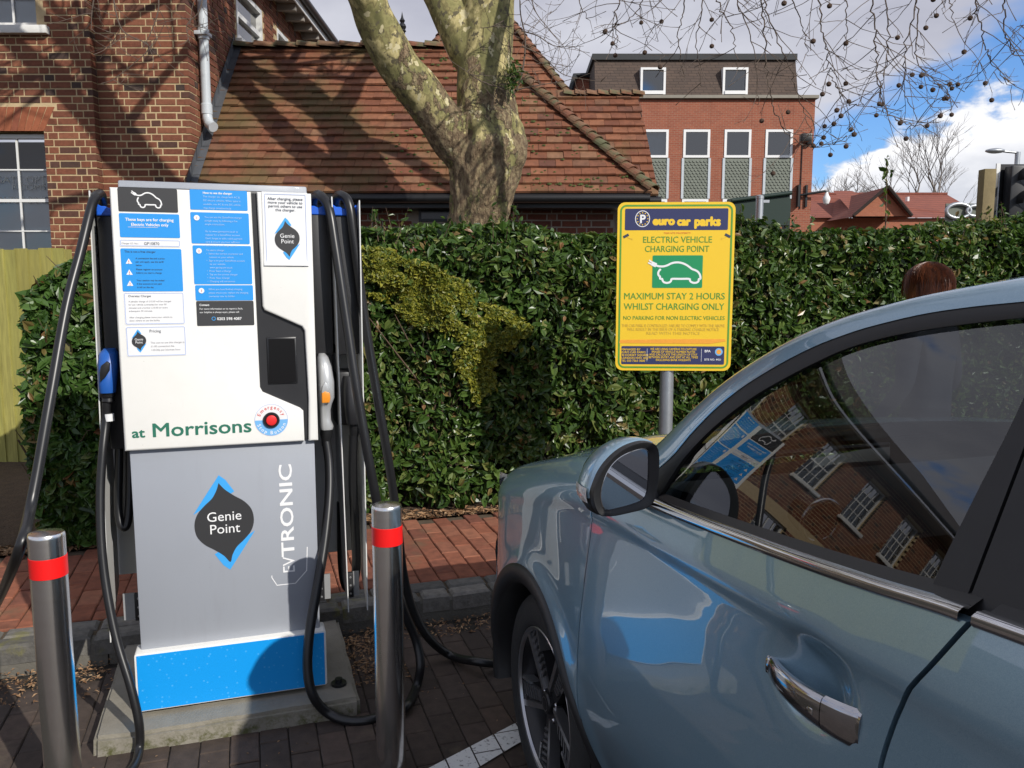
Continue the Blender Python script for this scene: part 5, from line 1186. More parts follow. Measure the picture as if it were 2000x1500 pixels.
lines(o, ['The cost to use this charger is', '£1.00 connection fee', '+£0.30p per kilowatt hour'], .0088, M['ink_grey'], x0 + .076, Y2, z1 - .052, .0125)
drop_logo(o, x0 + .040, (z0 + z1) / 2 + .002, .072, Y2)
o, x0, x1, z0, z1 = sticker('sticker', (370, 369.5), (484, 412), M['label_blue'])
lines(o, 'How to use the charger', .0098, M['ink_white'], x0 + .042, Y2, z1 - .006, .01, bold=.0003)
lines(o, ['This charger can charge both AC &', 'DC electric vehicles. When space is', 'available, one AC & one DC vehicle', 'may charge simultaneously.'], .0088, M['ink_pale'], x0 + .042, Y2, z1 - .019, .0128, squeeze=.95)
def num(o, n, x, z):
    lathe('number_disc', [(.0092, 0), (.0092, .0006)], M['ink_white'], o, 18, Matrix.Translation((x, Y2, z)) @ Matrix.Rotation(R(90), 4, 'X'))
    text('lettering', n, .0115, M['ink_red'], o, x, Y2 - .0011, z - .0042, 'CENTER', extrude=.0002, va='BOTTOM_BASELINE')
o, x0, x1, z0, z1 = sticker('sticker', (371.5, 414), (488, 477), M['label_blue']); num(o, '1', x0 + .02, z1 - .019)
lines(o, ['You can use the GeniePoint charger', 'straight away by following a few', 'simple instructions.', '', 'Go to www.geniepoint.co.uk to', 'register for a GeniePoint account.', "Don't forget to add a valid payment", 'card & ensure you have sufficient', 'funds to start a charge session.'], .0088, M['ink_pale'], x0 + .045, Y2, z1 - .012, .0120, squeeze=.95)
o, x0, x1, z0, z1 = sticker('sticker', (376, 479), (493, 555), M['label_blue']); num(o, '2', x0 + .02, z1 - .019)
lines(o, ['To start a charge:', '•  Select the correct connector and', '    connect to your vehicle', '•  Sign in to your GeniePoint account', '    via our website', '    www.geniepoint.co.uk', "•  Press 'Start a Charge'", '•  Tap on the correct charger', "•  Press 'Start Charge'", '•  Charging will commence'], .0088, M['ink_pale'], x0 + .043, Y2, z1 - .012, .0119, squeeze=.95)
o, x0, x1, z0, z1 = sticker('sticker', (381, 557), (495, 586.5), M['label_blue']); num(o, '3', x0 + .02, z1 - .019)
lines(o, ['When you have finished charging,', 'please ensure you replace the charging', 'connector into its holder.'], .0088, M['ink_pale'], x0 + .043, Y2, z1 - .010, .0122, squeeze=.95)
o, x0, x1, z0, z1 = sticker('sticker', (383, 588), (497, 635), M['label_black'])
lines(o, 'Contact', .0098, M['ink_white'], x0 + .010, Y2, z1 - .009, .01, bold=.0002)
lines(o, ['For more information or to report a fault,', 'our helpline is always open, please call:'], .0088, M['ink_white'], x0 + .010, Y2, z1 - .023, .0118, squeeze=.95)
lines(o, '0203 598 4087', .0135, M['ink_white'], x0 + .066, Y2, z1 - .056, .01, bold=.0002)
vs_, fs_ = ribbon([(x0 + .055 + .0058 * math.cos(a * .3491), z1 - .0615 + .0058 * math.sin(a * .3491)) for a in range(18)], .0016, Y2, True); mk('phone_ring', vs_, fs_, M['logo_blue'], o)
# paper notice taped over the right cover
x0, z1 = hp(511, 374); x1, z0 = hp(604, 519)
nv, nu = 14, 10; vs_ = []
for i in range(nu):
    for j in range(nv):
        x = x0 + (x1 - x0) * i / (nu - 1); z = z0 + (z1 - z0) * j / (nv - 1)
        vs_.append((x, -.0018 - .0012 * abs(mnoise.noise(Vector((x * 22, z * 16, 3)))) - (.004 * max(0, .12 - j / (nv - 1)) / .12 if j == 0 else 0), z))
pap = mk('paper_notice', vs_, grid_faces(nu, nv), M['label_white'], None, True, m=KF); tag(pap, 'white paper notice asking to move the vehicle, taped on charger', 'notice')
vs_, fs_ = ribbon(rrect(x0 + .009, x1 - .007, z0 + .006, z1 - .008, .002, 2), .0016, -.0036, True); mk('notice_border', vs_, fs_, M['label_line'], pap)
lines(pap, ['After charging, please', 'move your vehicle to', 'permit others to use', 'this charger.'], .0135, M['ink_dark'], (x0 + x1) / 2 + .001, -.0036, z1 - .017, .0128, 'CENTER', squeeze=1.02)
drop_logo(pap, *hp(561, 466.5), .135, -.0036)
# shop lettering and the stop button
a, b = hp(258, 855), hp(292, 853)
text('lettering', 'at', .046, M['ink_green'], ch, a[0], -.0007, a[1], 'LEFT', .0012, width=.042, va='BOTTOM_BASELINE')
a, b = hp(296, 853), hp(489, 844)
text('lettering', 'Morrisons', .068, M['ink_green'], ch, a[0], -.0007, a[1] - .001, 'LEFT', .0011, width=b[0] - a[0], va='BOTTOM_BASELINE')
cx, cz = hp(530, 820); rr = .0575
def half_disc(name, a0, a1, r, y, mat, par):
    p = [(cx + r * math.cos(R(a0 + (a1 - a0) * i / 24)), cz + r * math.sin(R(a0 + (a1 - a0) * i / 24))) for i in range(25)]
    return prism(name, p, y, .001, mat, par)
stop = empty('stop_button', None, parent=ch)
half_disc('stop_label', 0, 180, rr, -.0009, M['label_white'], stop); half_disc('stop_label', 180, 360, rr, -.0009, M['sky_blue_label'], stop)
vs_, fs_ = ribbon([(cx + rr * math.cos(a * .131), cz + rr * math.sin(a * .131)) for a in range(48)], .0014, -.0014, True); mk('stop_ring_edge', vs_, fs_, M['label_line'], stop)
for word, a0, a1, mat, flip in (('Emergency', 163, 17, 'ink_red', False), ('Stop Button', 195, 345, 'ink_white', True)):
    wts = [dict(m=1.5, i=.6, r=.75, t=.75, E=1.05, S=1.05, B=1.1).get(c, 1.0 if c != ' ' else .6) for c in word]; tot = sum(wts); acc = 0
    for c, w_ in zip(word, wts):
        an = R(a0 + (a1 - a0) * (acc + w_ / 2) / tot); acc += w_
        if c == ' ': continue
        rad = .0405 if not flip else .0525
        text('lettering', c, .0175, M[mat], stop, cx + rad * math.cos(an), -.0014, cz + rad * math.sin(an), 'CENTER', .0002, rot=(an - R(90)) if not flip else (an + R(90)), extrude=.0002, va='BOTTOM_BASELINE')
RX = Matrix.Rotation(R(90), 4, 'X')
lathe('button_collar', [(.0, -.001), (.028, -.001), (.029, .006), (.026, .010), (.021, .010), (.020, .004), (0, .004)], M['rubber'], stop, 32, Matrix.Translation((cx, -.001, cz)) @ RX, cap=False)
lathe('button_cap', [(.0, .018), (.012, .018), (.0175, .0165), (.019, .013), (.018, .004), (0, .004)], M['red_button'], stop, 32, Matrix.Translation((cx, -.001, cz)) @ RX, cap=False)
# lower panel: drop logo, upright maker's name with its bracket line
drop_logo(ch, *hp(438.5, 1021, .03), .325, .0292)
q0, q1 = hp(576, 1119, .03), hp(574, 905, .03)
text('lettering', 'EV', .062, M['ink_white'], ch, q0[0], .0292, q0[1] + .002, 'LEFT', 0.0, rot=R(90), width=.060, va='BOTTOM_BASELINE')
text('lettering', 'TRONIC', .066, M['ink_white'], ch, q0[0], .0292, q0[1] + .066, 'LEFT', .0010, rot=R(90), width=q1[1] - q0[1] - .068, va='BOTTOM_BASELINE')
br_ = [hp(*q, .03) for q in ((531, 1124), (531, 1128), (541, 1143), (577, 1139), (599, 1114), (600, 1068))]
vs_, fs_ = ribbon(br_, .0034, .0292); mk('bracket_line', vs_, fs_, M['ink_white'], ch)

# ---- cable holsters on both sides: thin white plates with a black box, blue saddle and plug holder
def plate(u, du, vf, vb, zt, zb, name='holster_plate'):
    """upright sheet, pointed at its front top and front bottom, leaning du"""
    prof = [(vf, zb), (vf, zt), (vf + .02, zt - .004), (vb, zt - .085), (vb, zb + .14), (vf + .03, zb + .03)]
    bm = bmesh.new(); L = [bm.verts.new((u + du * (z - zb) / (zt - zb), v, z)) for v, z in prof]; Rr = [bm.verts.new((u + .004 + du * (z - zb) / (zt - zb), v, z)) for v, z in prof]
    bm.faces.new(L); bm.faces.new(Rr[::-1])
    for i in range(len(prof)): bm.faces.new((L[i], Rr[i], Rr[(i + 1) % len(prof)], L[(i + 1) % len(prof)]))
    bmesh.ops.recalc_face_normals(bm, faces=bm.faces)
    return from_bm(name, bm, M['plate_white'], ch)
def pv(px, py, v): q = on_v(px, py, v); return q.x, q.z
def saddle(u0, u1, v0, v1, z):
    n = 7; prof = [(u0 + (u1 - u0) * i / (n - 1), z + .012 * abs(2 * i / (n - 1) - 1) ** 1.5 - .004 * (i % 2)) for i in range(n)]
    poly = [(u0, z - .03)] + [(u1, z - .03)] + prof[::-1]
    prism('blue_saddle', poly, v0, v1, M['blue_plastic'], ch, .003, 1)
pr1t, pr1b, pr2t, pr2b = pv(647, 384, .11), pv(680, 1196, .11), pv(701, 391, .11), pv(717, 1192, .11)
pl1 = plate(pr1b[0], pr1t[0] - pr1b[0], .11, .34, pr1t[1], pr1b[1]); pl2 = plate(pr2b[0], pr2t[0] - pr2b[0], .11, .36, pr2t[1], pr2b[1])
plt_, plb = pv(173, 372, .13), pv(215, 1255, .13)
pl3 = plate(plb[0], plt_[0] - plb[0], .13, .38, plt_[1], plb[1])
zt1, zt2 = pv(630, 412, .17)[1], pv(640, 692, .17)[1]
box('holster_box', (W - .01, pr1t[0] - .002), (.16, .40), (zt2, zt1), M['dark_plastic'], ch, .006)
box('holster_box', (pr1t[0] + .008, pr2t[0] - .002), (.175, .40), (zt2 - .004, zt1 - .004), M['dark_plastic'], ch, .006)
saddle(W - .004, pr1t[0] - .003, .155, .36, pv(630, 404, .16)[1]); saddle(pr1t[0] + .008, pr2t[0] - .003, .165, .36, pv(680, 406, .17)[1])
zl1 = pv(190, 412, .18)[1]
box('holster_box', (plt_[0] + .012, .012), (.18, .42), (1.02, zl1), M['dark_plastic'], ch, .006)
saddle(plt_[0] + .014, .010, .17, .40, pv(190, 404, .18)[1])
# back walls and hinge brackets lower down
box('holster_back', (W - .012, pr2b[0] + .0), (.345, .36), (.50, zt2), M['plate_white'], ch); box('holster_back', (plb[0] + .006, .014), (.385, .40), (.48, 1.02), M['plate_white'], ch)
for u_, v_, zc in ((W + .004, .16, pv(643, 1148, .16)[1]), (pr1b[0] + .016, .18, pv(688, 1143, .18)[1]), (-.014, .16, pv(253, 1188, .16)[1])):
    hb = box('hinge_bracket', (u_ - .010, u_ + .016), (v_, v_ + .02), (zc - .052, zc + .052), M['dark_plastic'], ch, .002)
    box('bracket_leaf', (u_ + .016, u_ + .040) if u_ > 0 else (u_ - .05, u_ - .010), (v_ + .014, v_ + .02), (zc - .050, zc + .052), M['shaded_leaf'], ch)
    for k in (-.034, 0, .034): lathe('bolt', [(.0045, 0), (.0045, .003), (.002, .0035)], M['bolt_steel'], hb, 10, Matrix.Translation((u_ + .004, v_, zc + k)) @ RX)
# plug holders
box('plug_holder', (pr1t[0] + .006, pr2b[0] - .006), (.20, .34), (pv(690, 830, .2)[1], pv(690, 725, .2)[1]), M['dark_plastic'], ch, .012)

# ---- plugs
def loft(name, secs, mat, parent, n=20, k=2.6):
    """rounded sections (x, y, z, half width x, half depth y) stacked along z"""
    vs, fs = [], []
    for (x, y, z, rx, ry) in secs:
        for i in range(n):
            a = 2 * math.pi * i / n; c, s = math.cos(a), math.sin(a)
            vs.append((x + rx * math.copysign(abs(c) ** (2 / k), c), y + ry * math.copysign(abs(s) ** (2 / k), s), z))
    for q in range(len(secs) - 1):
        for i in range(n): j = (i + 1) % n; fs.append((q * n + i, q * n + j, (q + 1) * n + j, (q + 1) * n + i))
    fs.append(tuple(range(n))[::-1]); fs.append(tuple((len(secs) - 1) * n + i for i in range(n)))
    o = mk(name, vs, fs, mat, parent); return shade(o, 45)
# silver plug with an orange catch
g = lambda px, py, v: (on_v(px, py, v).x, v, on_v(px, py, v).z)
pg = empty('charging_plug', KF, 'silver charging plug with orange catch in charger side holster', 'plug', 'plugs parked in the charger holsters')
X, Yv = on_v(634, 760, .15).x, .15
Z = lambda py: on_v(634, py, Yv).z
loft('plug_body', [(X - .006, Yv + .03, Z(690), .012, .03), (X - .004, Yv + .02, Z(697), .022, .045), (X, Yv + .01, Z(715), .030, .052), (X + .004, Yv, Z(745), .033, .054), (X + .004, Yv, Z(775), .032, .050), (X, Yv, Z(788), .026, .040), (X - .002, Yv, Z(800), .022, .030), (X - .001, Yv, Z(820), .022, .030), (X + .003, Yv, Z(832), .027, .032), (X + .003, Yv, Z(838), .024, .030)], M['silver_plastic'], pg)
prism('catch', [(X - .016, Z(783)), (X + .012, Z(783)), (X + .016, Z(774)), (X + .014, Z(764)), (X - .004, Z(760)), (X - .016, Z(764))], Yv - .060, Yv - .03, M['orange'], pg, .004)
prism('catch_hood', [(X - .017, Z(764)), (X + .015, Z(764)), (X + .008, Z(748)), (X - .002, Z(742)), (X - .012, Z(750))], Yv - .058, Yv - .03, M['silver_plastic'], pg, .004)
loft('strain_relief', [(X + .002, Yv, Z(836), .022, .022), (X + .002, Yv, Z(846), .024, .024), (X + .001, Yv, Z(858), .019, .019), (X, Yv, Z(870), .017, .017)], M['rubber'], pg, 14, 2.0)
pb = empty('charging_plug', KF, 'black charging plug in the outer holster of the charger', 'plug', 'plugs parked in the charger holsters')
X2, Y2v = on_v(690, 790, .17).x, .17; Zb = lambda py: on_v(690, py, Y2v).z
loft('plug_body', [(X2 - .012, Y2v + .03, Zb(735), .02, .03), (X2 - .006, Y2v + .01, Zb(760), .030, .044), (X2, Y2v, Zb(790), .036, .05), (X2 + .002, Y2v, Zb(815), .034, .046), (X2 + .002, Y2v, Zb(826), .030, .040)], M['dark_plastic'], pb)
loft('strain_relief', [(X2 + .002, Y2v, Zb(822), .022, .022), (X2 + .002, Y2v, Zb(840), .021, .021), (X2, Y2v, Zb(852), .017, .017)], M['rubber'], pb, 14, 2.0)
pu = empty('charging_plug', KF, 'blue charging plug with black grip on the charger side facing the fence', 'plug', 'plugs parked in the charger holsters')
X3, Y3 = on_v(211, 740, .12).x, .12; Zu = lambda py: on_v(211, py, Y3).z
loft('plug_body', [(X3 + .004, Y3 + .05, Zu(682), .018, .03), (X3 + .004, Y3 + .03, Zu(690), .030, .044), (X3 + .002, Y3 + .02, Zu(712), .034, .05), (X3, Y3 + .01, Zu(735), .030, .046), (X3 - .002, Y3, Zu(752), .028, .040), (X3 - .003, Y3, Zu(766), .026, .034)], M['plug_blue'], pu)
prism('grip', [(X3 - .02, Zu(744)), (X3 - .004, Zu(736)), (X3 + .012, Zu(722)), (X3 + .014, Zu(708)), (X3 + .004, Zu(704)), (X3 - .014, Zu(712)), (X3 - .020, Zu(726))], Y3 - .040, Y3 - .01, M['rubber'], pu, .004)
loft('strain_relief', [(X3 - .003, Y3, Zu(764), .024, .024), (X3 - .003, Y3, Zu(774), .025, .025), (X3 - .003, Y3, Zu(777), .020, .020), (X3 - .003, Y3, Zu(783), .022, .022), (X3 - .003, Y3, Zu(786), .017, .017)], M['rubber'], pu, 14, 2.0)
loft('cable_label', [(X3 - .004, Y3, Zu(808), .0168, .0168), (X3 - .004, Y3, Zu(822), .0168, .0168)], M['label_white'], pu, 14, 2.0)

# ---- cables, each its own thing
def W3(px, py, v): return KF @ on_v(px, py, v)
def cable(label, pts, r=.0165):
    o = tube('charging_cable', [Vector(p) for p in spline(pts, 9)], r, M['rubber'], None, 12); return tag(o, label, 'cable', 'cables hanging on the charger')
cable('thick black cable swinging out from charger past the nearer bollard', [W3(203, 640, .36), W3(201, 430, .36), W3(199, 384, .30), W3(190, 381, .19), W3(180, 400, .12), W3(158, 490, .05), W3(130, 600, -.02), W3(98, 780, -.12), W3(62, 980, -.22), W3(28, 1100, -.32), at_z(-30, 1222, .12), at_z(-110, 1330, .02), at_z(-260, 1370, .02)], .0165)
cable('black cable falling from the blue plug to the pavers', [W3(208, 786, .12), W3(207, 822, .12), W3(201, 880, .09), W3(196, 960, .06), W3(198, 1060, .02), W3(208, 1150, -.02), W3(228, 1250, -.07), W3(255, 1340, -.12), W3(271, 1410, -.145), at_z(272, 1462, .035), at_z(258, 1502, .02), at_z(215, 1540, .02)], .0150)
cable('black cable looped inside the charger holster', [W3(233, 660, .3), W3(233, 850, .24), W3(231, 980, .2), W3(236, 1024, .18), W3(247, 1026, .18), W3(253, 980, .2), W3(254, 860, .24)], .0150)
cable('black cable from the inner saddle passing behind the red banded bollard', [W3(618, 560, .34), W3(612, 420, .34), W3(614, 386, .26), W3(627, 383, .17), W3(643, 410, .12), W3(655, 480, .09), W3(676, 620, .05), W3(700, 780, .01), W3(730, 950, .0), W3(757, 1080, .05), W3(783, 1180, .08), W3(812, 1250, .08), W3(821, 1300, .04), W3(812, 1345, .02), at_z(795, 1378, .04), at_z(765, 1400, .018), at_z(735, 1408, .018)], .0180)
cable('thick black cable from the outer saddle running to the car front', [W3(664, 560, .34), W3(657, 420, .34), W3(657, 388, .27), W3(668, 382, .19), W3(682, 400, .15), W3(692, 470, .14), W3(712, 620, .15), W3(738, 780, .17), W3(762, 920, .19), W3(776, 1020, .21), W3(788, 1120, .22), W3(806, 1190, .21), W3(836, 1245, .20), W3(880, 1280, .22), at_z(930, 1292, .06), at_z(985, 1296, .04), at_z(1050, 1290, .035)], .0180)
cable('black cable from the silver plug looping over the plinth', [W3(637, 860, .15), W3(643, 905, .13), W3(643, 970, .09), W3(634, 1060, .03), W3(619, 1150, -.03), W3(604, 1240, -.08), W3(601, 1310, -.11), W3(612, 1360, -.13), at_z(640, 1392, .045), at_z(680, 1408, .02), at_z(730, 1404, .018), at_z(775, 1380, .018)], .0180)
cable('black cable hanging straight from the black plug', [W3(690, 850, .17), W3(689, 930, .18), W3(693, 1020, .2), W3(696, 1100, .22), W3(690, 1140, .24), W3(676, 1145, .26), W3(668, 1100, .28), W3(666, 980, .30)], .0180)
# ------------------------------------------------------------------ steel bollards
t = MT('brushed_steel'); st = t.noise(500, 2, .5, t.coord((.004, .004, 1.0))) ; st2 = t.noise(40, 4, .6, t.coord((.15, .15, 1)))
t.col(t.mix(st2, (.78, .755, .72), (.90, .88, .85))).set(rough=t.gray(st, .3, .7, .17, .25), metal=1.0); t.p.inputs['Anisotropic'].default_value = .0; M['brushed_steel'] = t.m
t = MT('red_tape'); v_ = t.voro(240); t.col((.80, .012, .012)).set(rough=.35); t.bump(v_, .25, .001); M['red_tape'] = t.m
def bollard(base, r, h, label):
    e = empty('bollard', base, label, 'bollard', 'steel bollards guarding the charger')
    lathe('post', [(r, -.02), (r, h - .012), (r * .985, h - .005), (r * .93, h), (r * .45, h + .004), (.0001, h + .005)], M['brushed_steel'], e, 64, cap=False)
    lathe('reflective_band', [(r + .0002, h - .128), (r + .0012, h - .127), (r + .0012, h - .069), (r + .0002, h - .068)], M['red_tape'], e, 64, cap=False)
p = at_y(755, 985, 2.56); bollard(Vector((p.x, p.y, 0)), .0485, p.z, 'brushed steel bollard between the charger and the car')
p = at_y(90, 1040, 2.31); bollard(Vector((p.x, p.y, 0)), .0498, p.z, 'brushed steel bollard nearest the fence, beside the hanging cable')
# ------------------------------------------------------------------ car park sign
plain('sign_yellow', (.86, .56, .030), .42, var=.05, scale=3); plain('sign_green', (.10, .30, .04), .5, var=.25, scale=14); plain('sign_navy', (.030, .035, .11), .45)
plain('sign_icon_green', (.012, .27, .10), .45); plain('faded_ink', (.66, .46, .06), .5); plain('sign_orange', (.85, .36, .04), .5, var=.15, scale=30); plain('galvanised', (.42, .44, .46), .42, metal=.75, var=.25, scale=18)
plain('sign_back', (.35, .36, .37), .5, metal=.4)
SY = 4.5
sg = empty('parking_sign', frame(Vector((.887, SY, 0)), Vector((math.cos(R(-3)), math.sin(R(-3)), 0)), Vector((-math.sin(R(-3)), math.cos(R(-3)), 0))), 'yellow electric vehicle charging sign with green border on grey post', 'sign')
sw, s0, s1 = .315, 1.142, 2.055
board = prism('board', rrect(-sw, sw, s0, s1, .04, 6), 0, .003, M['sign_yellow'], sg)
vs_, fs_ = ribbon(rrect(-sw + .018, sw - .018, s0 + .018, s1 - .018, .03, 5), .010, -.0008, True); mk('border', vs_, fs_, M['sign_green'], sg)
tube('post', [(-.025, .045, .0), (-.025, .045, 1.9)], .038, M['galvanised'], sg, 20)
for z in (1.3, 1.85): box('bracket', (-.09, .04), (.003, .03), (z - .02, z + .02), M['galvanised'], sg, .003)
def srow(s, z, h, mat, w, bold=0.0, x=0.0):
    text('lettering', s, h / .72, M[mat], sg, x - w / 2, -.0012, z, 'LEFT', bold, width=w, extrude=.0002, va='BOTTOM_BASELINE')
FX = lambda x: (x - 553) / 1000 * .66           # measured on the sign: 0..1114 across
H_ = s1 - s0
FZ = lambda z: s1 - (z - 38) / 1455 * H_
prism('header', rrect(-sw + .040, sw - .038, FZ(275), FZ(92), .006, 2), -.001, .001, M['sign_navy'], sg)
prism('footer', rrect(-sw + .032, sw - .036, FZ(1438), FZ(1278), .006, 2), -.001, .001, M['sign_navy'], sg)
cx, cz = FX(279), FZ(178)
vs_, fs_ = ribbon([(cx + .038 * math.cos(a * .157), cz + .042 * math.sin(a * .157)) for a in range(40)], .004, -.0018, True); mk('badge_ring', vs_, fs_, M['ink_white'], sg)
st_ = Acc()
for a in range(12):
    px_, pz_ = cx + .029 * math.cos(a * .5236), cz + .032 * math.sin(a * .5236); st_.add([(px_ + .0036 * math.cos(k * 1.256), -.0018, pz_ + .0036 * math.sin(k * 1.256)) for k in range(5)], [(0, 1, 2, 3, 4)])
st_.build('badge_stars', M['sign_yellow'], sg)
text('lettering', 'P', .062, M['ink_white'], sg, cx, -.0018, cz - .022, 'CENTER', .002, va='BOTTOM_BASELINE', extrude=.0002)
srow('euro', FZ(228), .042, 'sign_yellow', .121, .0042, FX(455)); srow('car', FZ(233), .042, 'sign_yellow', .074, .0042, FX(618)); srow('parks', FZ(236), .046, 'sign_yellow', .142, .0042, FX(808))
srow('PRIVATE PROPERTY', FZ(306), .009, 'sign_orange', .145, .0004, FX(566))
srow('ELECTRIC VEHICLE', FZ(381), .034, 'sign_green', .37, .0002, FX(563)); srow('CHARGING POINT', FZ(460), .034, 'sign_green', .345, .0002, FX(563))
prism('icon_panel', rrect(FX(368), FX(778), FZ(770), FZ(490), .006, 2), -.001, .001, M['sign_icon_green'], sg)
ev_icon(sg, FX(395), FX(768), FZ(728), FZ(548), -.0018, .0108, M['ink_white'])
srow('MAXIMUM STAY 2 HOURS', FZ(868), .036, 'sign_green', .545, .0003, FX(548)); srow('WHILST CHARGING ONLY', FZ(958), .036, 'sign_green', .545, .0003, FX(551))
srow('NO PARKING FOR NON ELECTRIC VEHICLES', FZ(1047), .022, 'sign_green', .55, -.0003, FX(550))
srow('THIS CAR PARK IS CONTROLLED. FAILURE TO COMPLY WITH THE ABOVE', FZ(1110), .017, 'faded_ink', .56, 0, FX(548)); srow('WILL RESULT IN THE ISSUE OF A PARKING CHARGE NOTICE', FZ(1143), .017, 'faded_ink', .50, 0, FX(548)); srow('READ WITH THIS NOTICE', FZ(1176), .017, 'faded_ink', .29, 0, FX(548))
for x_, s_ in ((FX(150), 1), (FX(970), -1)):
    a_ = Acc(); a_.add(*ribbon([(x_ - .016 * s_, FZ(335)), (x_ + .012 * s_, FZ(312))], .014, -.0014)); a_.build('camera_icon', M['ink_dark'], sg)
    a_ = Acc(); a_.add(*ribbon([(x_ + .005 * s_, FZ(335)), (x_ + .026 * s_, FZ(350)), (x_ + .03 * s_, FZ(352))], .002, -.0014)); a_.add(*ribbon([(x_ + .031 * s_, FZ(340)), (x_ + .031 * s_, FZ(360))], .002, -.0014)); a_.build('camera_mount', M['faded_ink'], sg)
mk('paint_smear', [(FX(105), -.0012, FZ(1252)), (FX(860), -.0012, FZ(1255)), (FX(985), -.0012, FZ(1232)), (FX(975), -.0012, FZ(1214)), (FX(520), -.0012, FZ(1216)), (FX(110), -.0012, FZ(1224))], [(0, 1, 2, 3, 4, 5)], M['sign_orange'], sg)
for i, s_ in enumerate(('MANAGED BY', 'EURO CAR PARKS', '30 DORSET SQUARE', 'LONDON NW1 6QJ', 'TEL 020 7563 3000')):
    text('lettering', s_, .0165, M['sign_yellow'], sg, FX(124), -.0016, FZ(1316 + 25 * i), 'LEFT', .0002, extrude=.0002, va='BOTTOM_BASELINE')
for i, s_ in enumerate(('WE ARE USING CAMERAS TO CAPTURE', 'IMAGES OF VEHICLE NUMBER PLATES', 'AND CALCULATE THE LENGTH OF STAY', 'BETWEEN ENTRY AND EXIT AT ALL TIMES', 'INCLUDING BANK HOLIDAYS')):
    text('lettering', s_, .0165, M['sign_yellow'], sg, FX(555), -.0016, FZ(1312 + 24 * i), 'CENTER', .0002, extrude=.0002, squeeze=.86, va='BOTTOM_BASELINE')
for x_ in (338, 787): mk('divider', *ribbon([(FX(x_), FZ(1298)), (FX(x_), FZ(1412))], .0016, -.0016), M['ink_white'], sg)
text('lettering', 'BPA', .019, M['ink_white'], sg, FX(812), -.0016, FZ(1330), 'LEFT', .0004, extrude=.0002, va='BOTTOM_BASELINE'); text('lettering', 'SITE NO. 4421', .015, M['ink_white'], sg, FX(882), -.0016, FZ(1402), 'CENTER', .0002, extrude=.0002, va='BOTTOM_BASELINE')
lathe('seal', [(.021, 0), (.021, .0004)], M['sky_blue_label'], sg, 24, Matrix.Translation((FX(930), -.0012, FZ(1326))) @ RX); lathe('seal', [(.013, 0), (.013, .0005)], M['sign_orange'], sg, 24, Matrix.Translation((FX(930), -.0017, FZ(1326))) @ RX)
# ------------------------------------------------------------------ parked car, nose towards the hedge
t = MT('car_paint'); fl = t.noise(900, 2, .5); t.col(t.mix(t.gray(fl, .3, .7), (.19, .33, .435), (.28, .43, .53))).set(rough=.32, metal=.5, coat=1.0, coatr=.015, coati=1.85); M['car_paint'] = t.m
plain('car_black', (.014, .014, .015), .45, var=.2, scale=30); plain('car_trim', (.010, .010, .011), .32); plain('gloss_black', (.008, .008, .009), .12)
plain('car_interior', (.022, .022, .024), .75, var=.3, scale=20); plain('chrome', (.72, .72, .73), .06, metal=1.0); plain('chrome_dark', (.45, .45, .47), .10, metal=1.0)
plain('tyre_rubber', (.016, .016, .016), .78, var=.35, scale=25, bump=.3, bscale=120); plain('alloy_face', (.42, .42, .43), .28, metal=.9); plain('alloy_rib', (.16, .16, .165), .35, metal=.7); plain('alloy_dark', (.020, .020, .022), .35, metal=.3)
plain('lamp_lens', (.20, .21, .22), .08, coat=1.0); plain('indicator_lens', (.50, .47, .44), .12, coat=1.0, bump=.4, bscale=160)
glass_mat('car_glass', (.38, .41, .41), 1.6, 0.0, 2.0)         # two panes' faces reflect together
glass_mat('screen_glass', (.62, .66, .65), 1.52, 0.0, 1.6)
t = MT('mirror_glass'); t.col((.55, .57, .62)).set(rough=.01, metal=1.0); M['mirror_glass'] = t.m

wc = at_y(1057, 1383, 2.39)
CO = Vector((wc.x, wc.y, 0)) + U * .885
CF = frame(CO, V, -U); CI = CF.inverted()
car = empty('parked_car', CF, 'blue grey metallic car parked nose to the hedge beside the charger', 'car')
def c_on(px, py, y):                                      # ray meets the car-frame plane y
    r = CI.to_3x3() @ ray(px, py); o = CI @ EYE; return o + r * ((y - o.y) / r.y)
def pchip(xs, ys):
    xs = np.array(xs, float); ys = np.array(ys, float)
    if xs[0] > xs[-1]: xs, ys = xs[::-1], ys[::-1]
    h = np.diff(xs); d = np.diff(ys) / h; m = np.zeros(len(xs)); m[0] = d[0]; m[-1] = d[-1]
    for i in range(1, len(xs) - 1):
        if d[i - 1] * d[i] > 0:
            w1, w2 = 2 * h[i] + h[i - 1], h[i] + 2 * h[i - 1]; m[i] = (w1 + w2) / (w1 / d[i - 1] + w2 / d[i])
    def f(x):
        x = min(max(x, xs[0]), xs[-1]); i = min(max(int(np.searchsorted(xs, x)) - 1, 0), len(xs) - 2); t_ = (x - xs[i]) / h[i]
        return ys[i] * (1 + 2 * t_) * (1 - t_) ** 2 + m[i] * h[i] * t_ * (1 - t_) ** 2 + ys[i + 1] * t_ * t_ * (3 - 2 * t_) + m[i + 1] * h[i] * t_ * t_ * (t_ - 1)
    return f
sm = lambda a, b, x: (lambda q: q * q * (3 - 2 * q))(min(max((x - a) / (b - a), 0), 1))
WB = -2.585; RA = .425; ZA = .335
prof = pchip([-.80, -.74, -.66, -.58, -.50, -.42, -.32, -.22, -.13, -.07, -.032, -.014, 0, .012, .03, .06, .10, .16], [-.088, -.064, -.034, -.008, .009, .0145, .0125, .0065, .0003, -.0037, -.0050, -.0022, 0, -.0012, -.005, -.0118, -.0215, -.039])
zcr = lambda x: 1.074 + .032 * (-.535 - max(x, -2.6)) if x < -.535 else 1.074 - .16 * sm(-.535, .5, x)
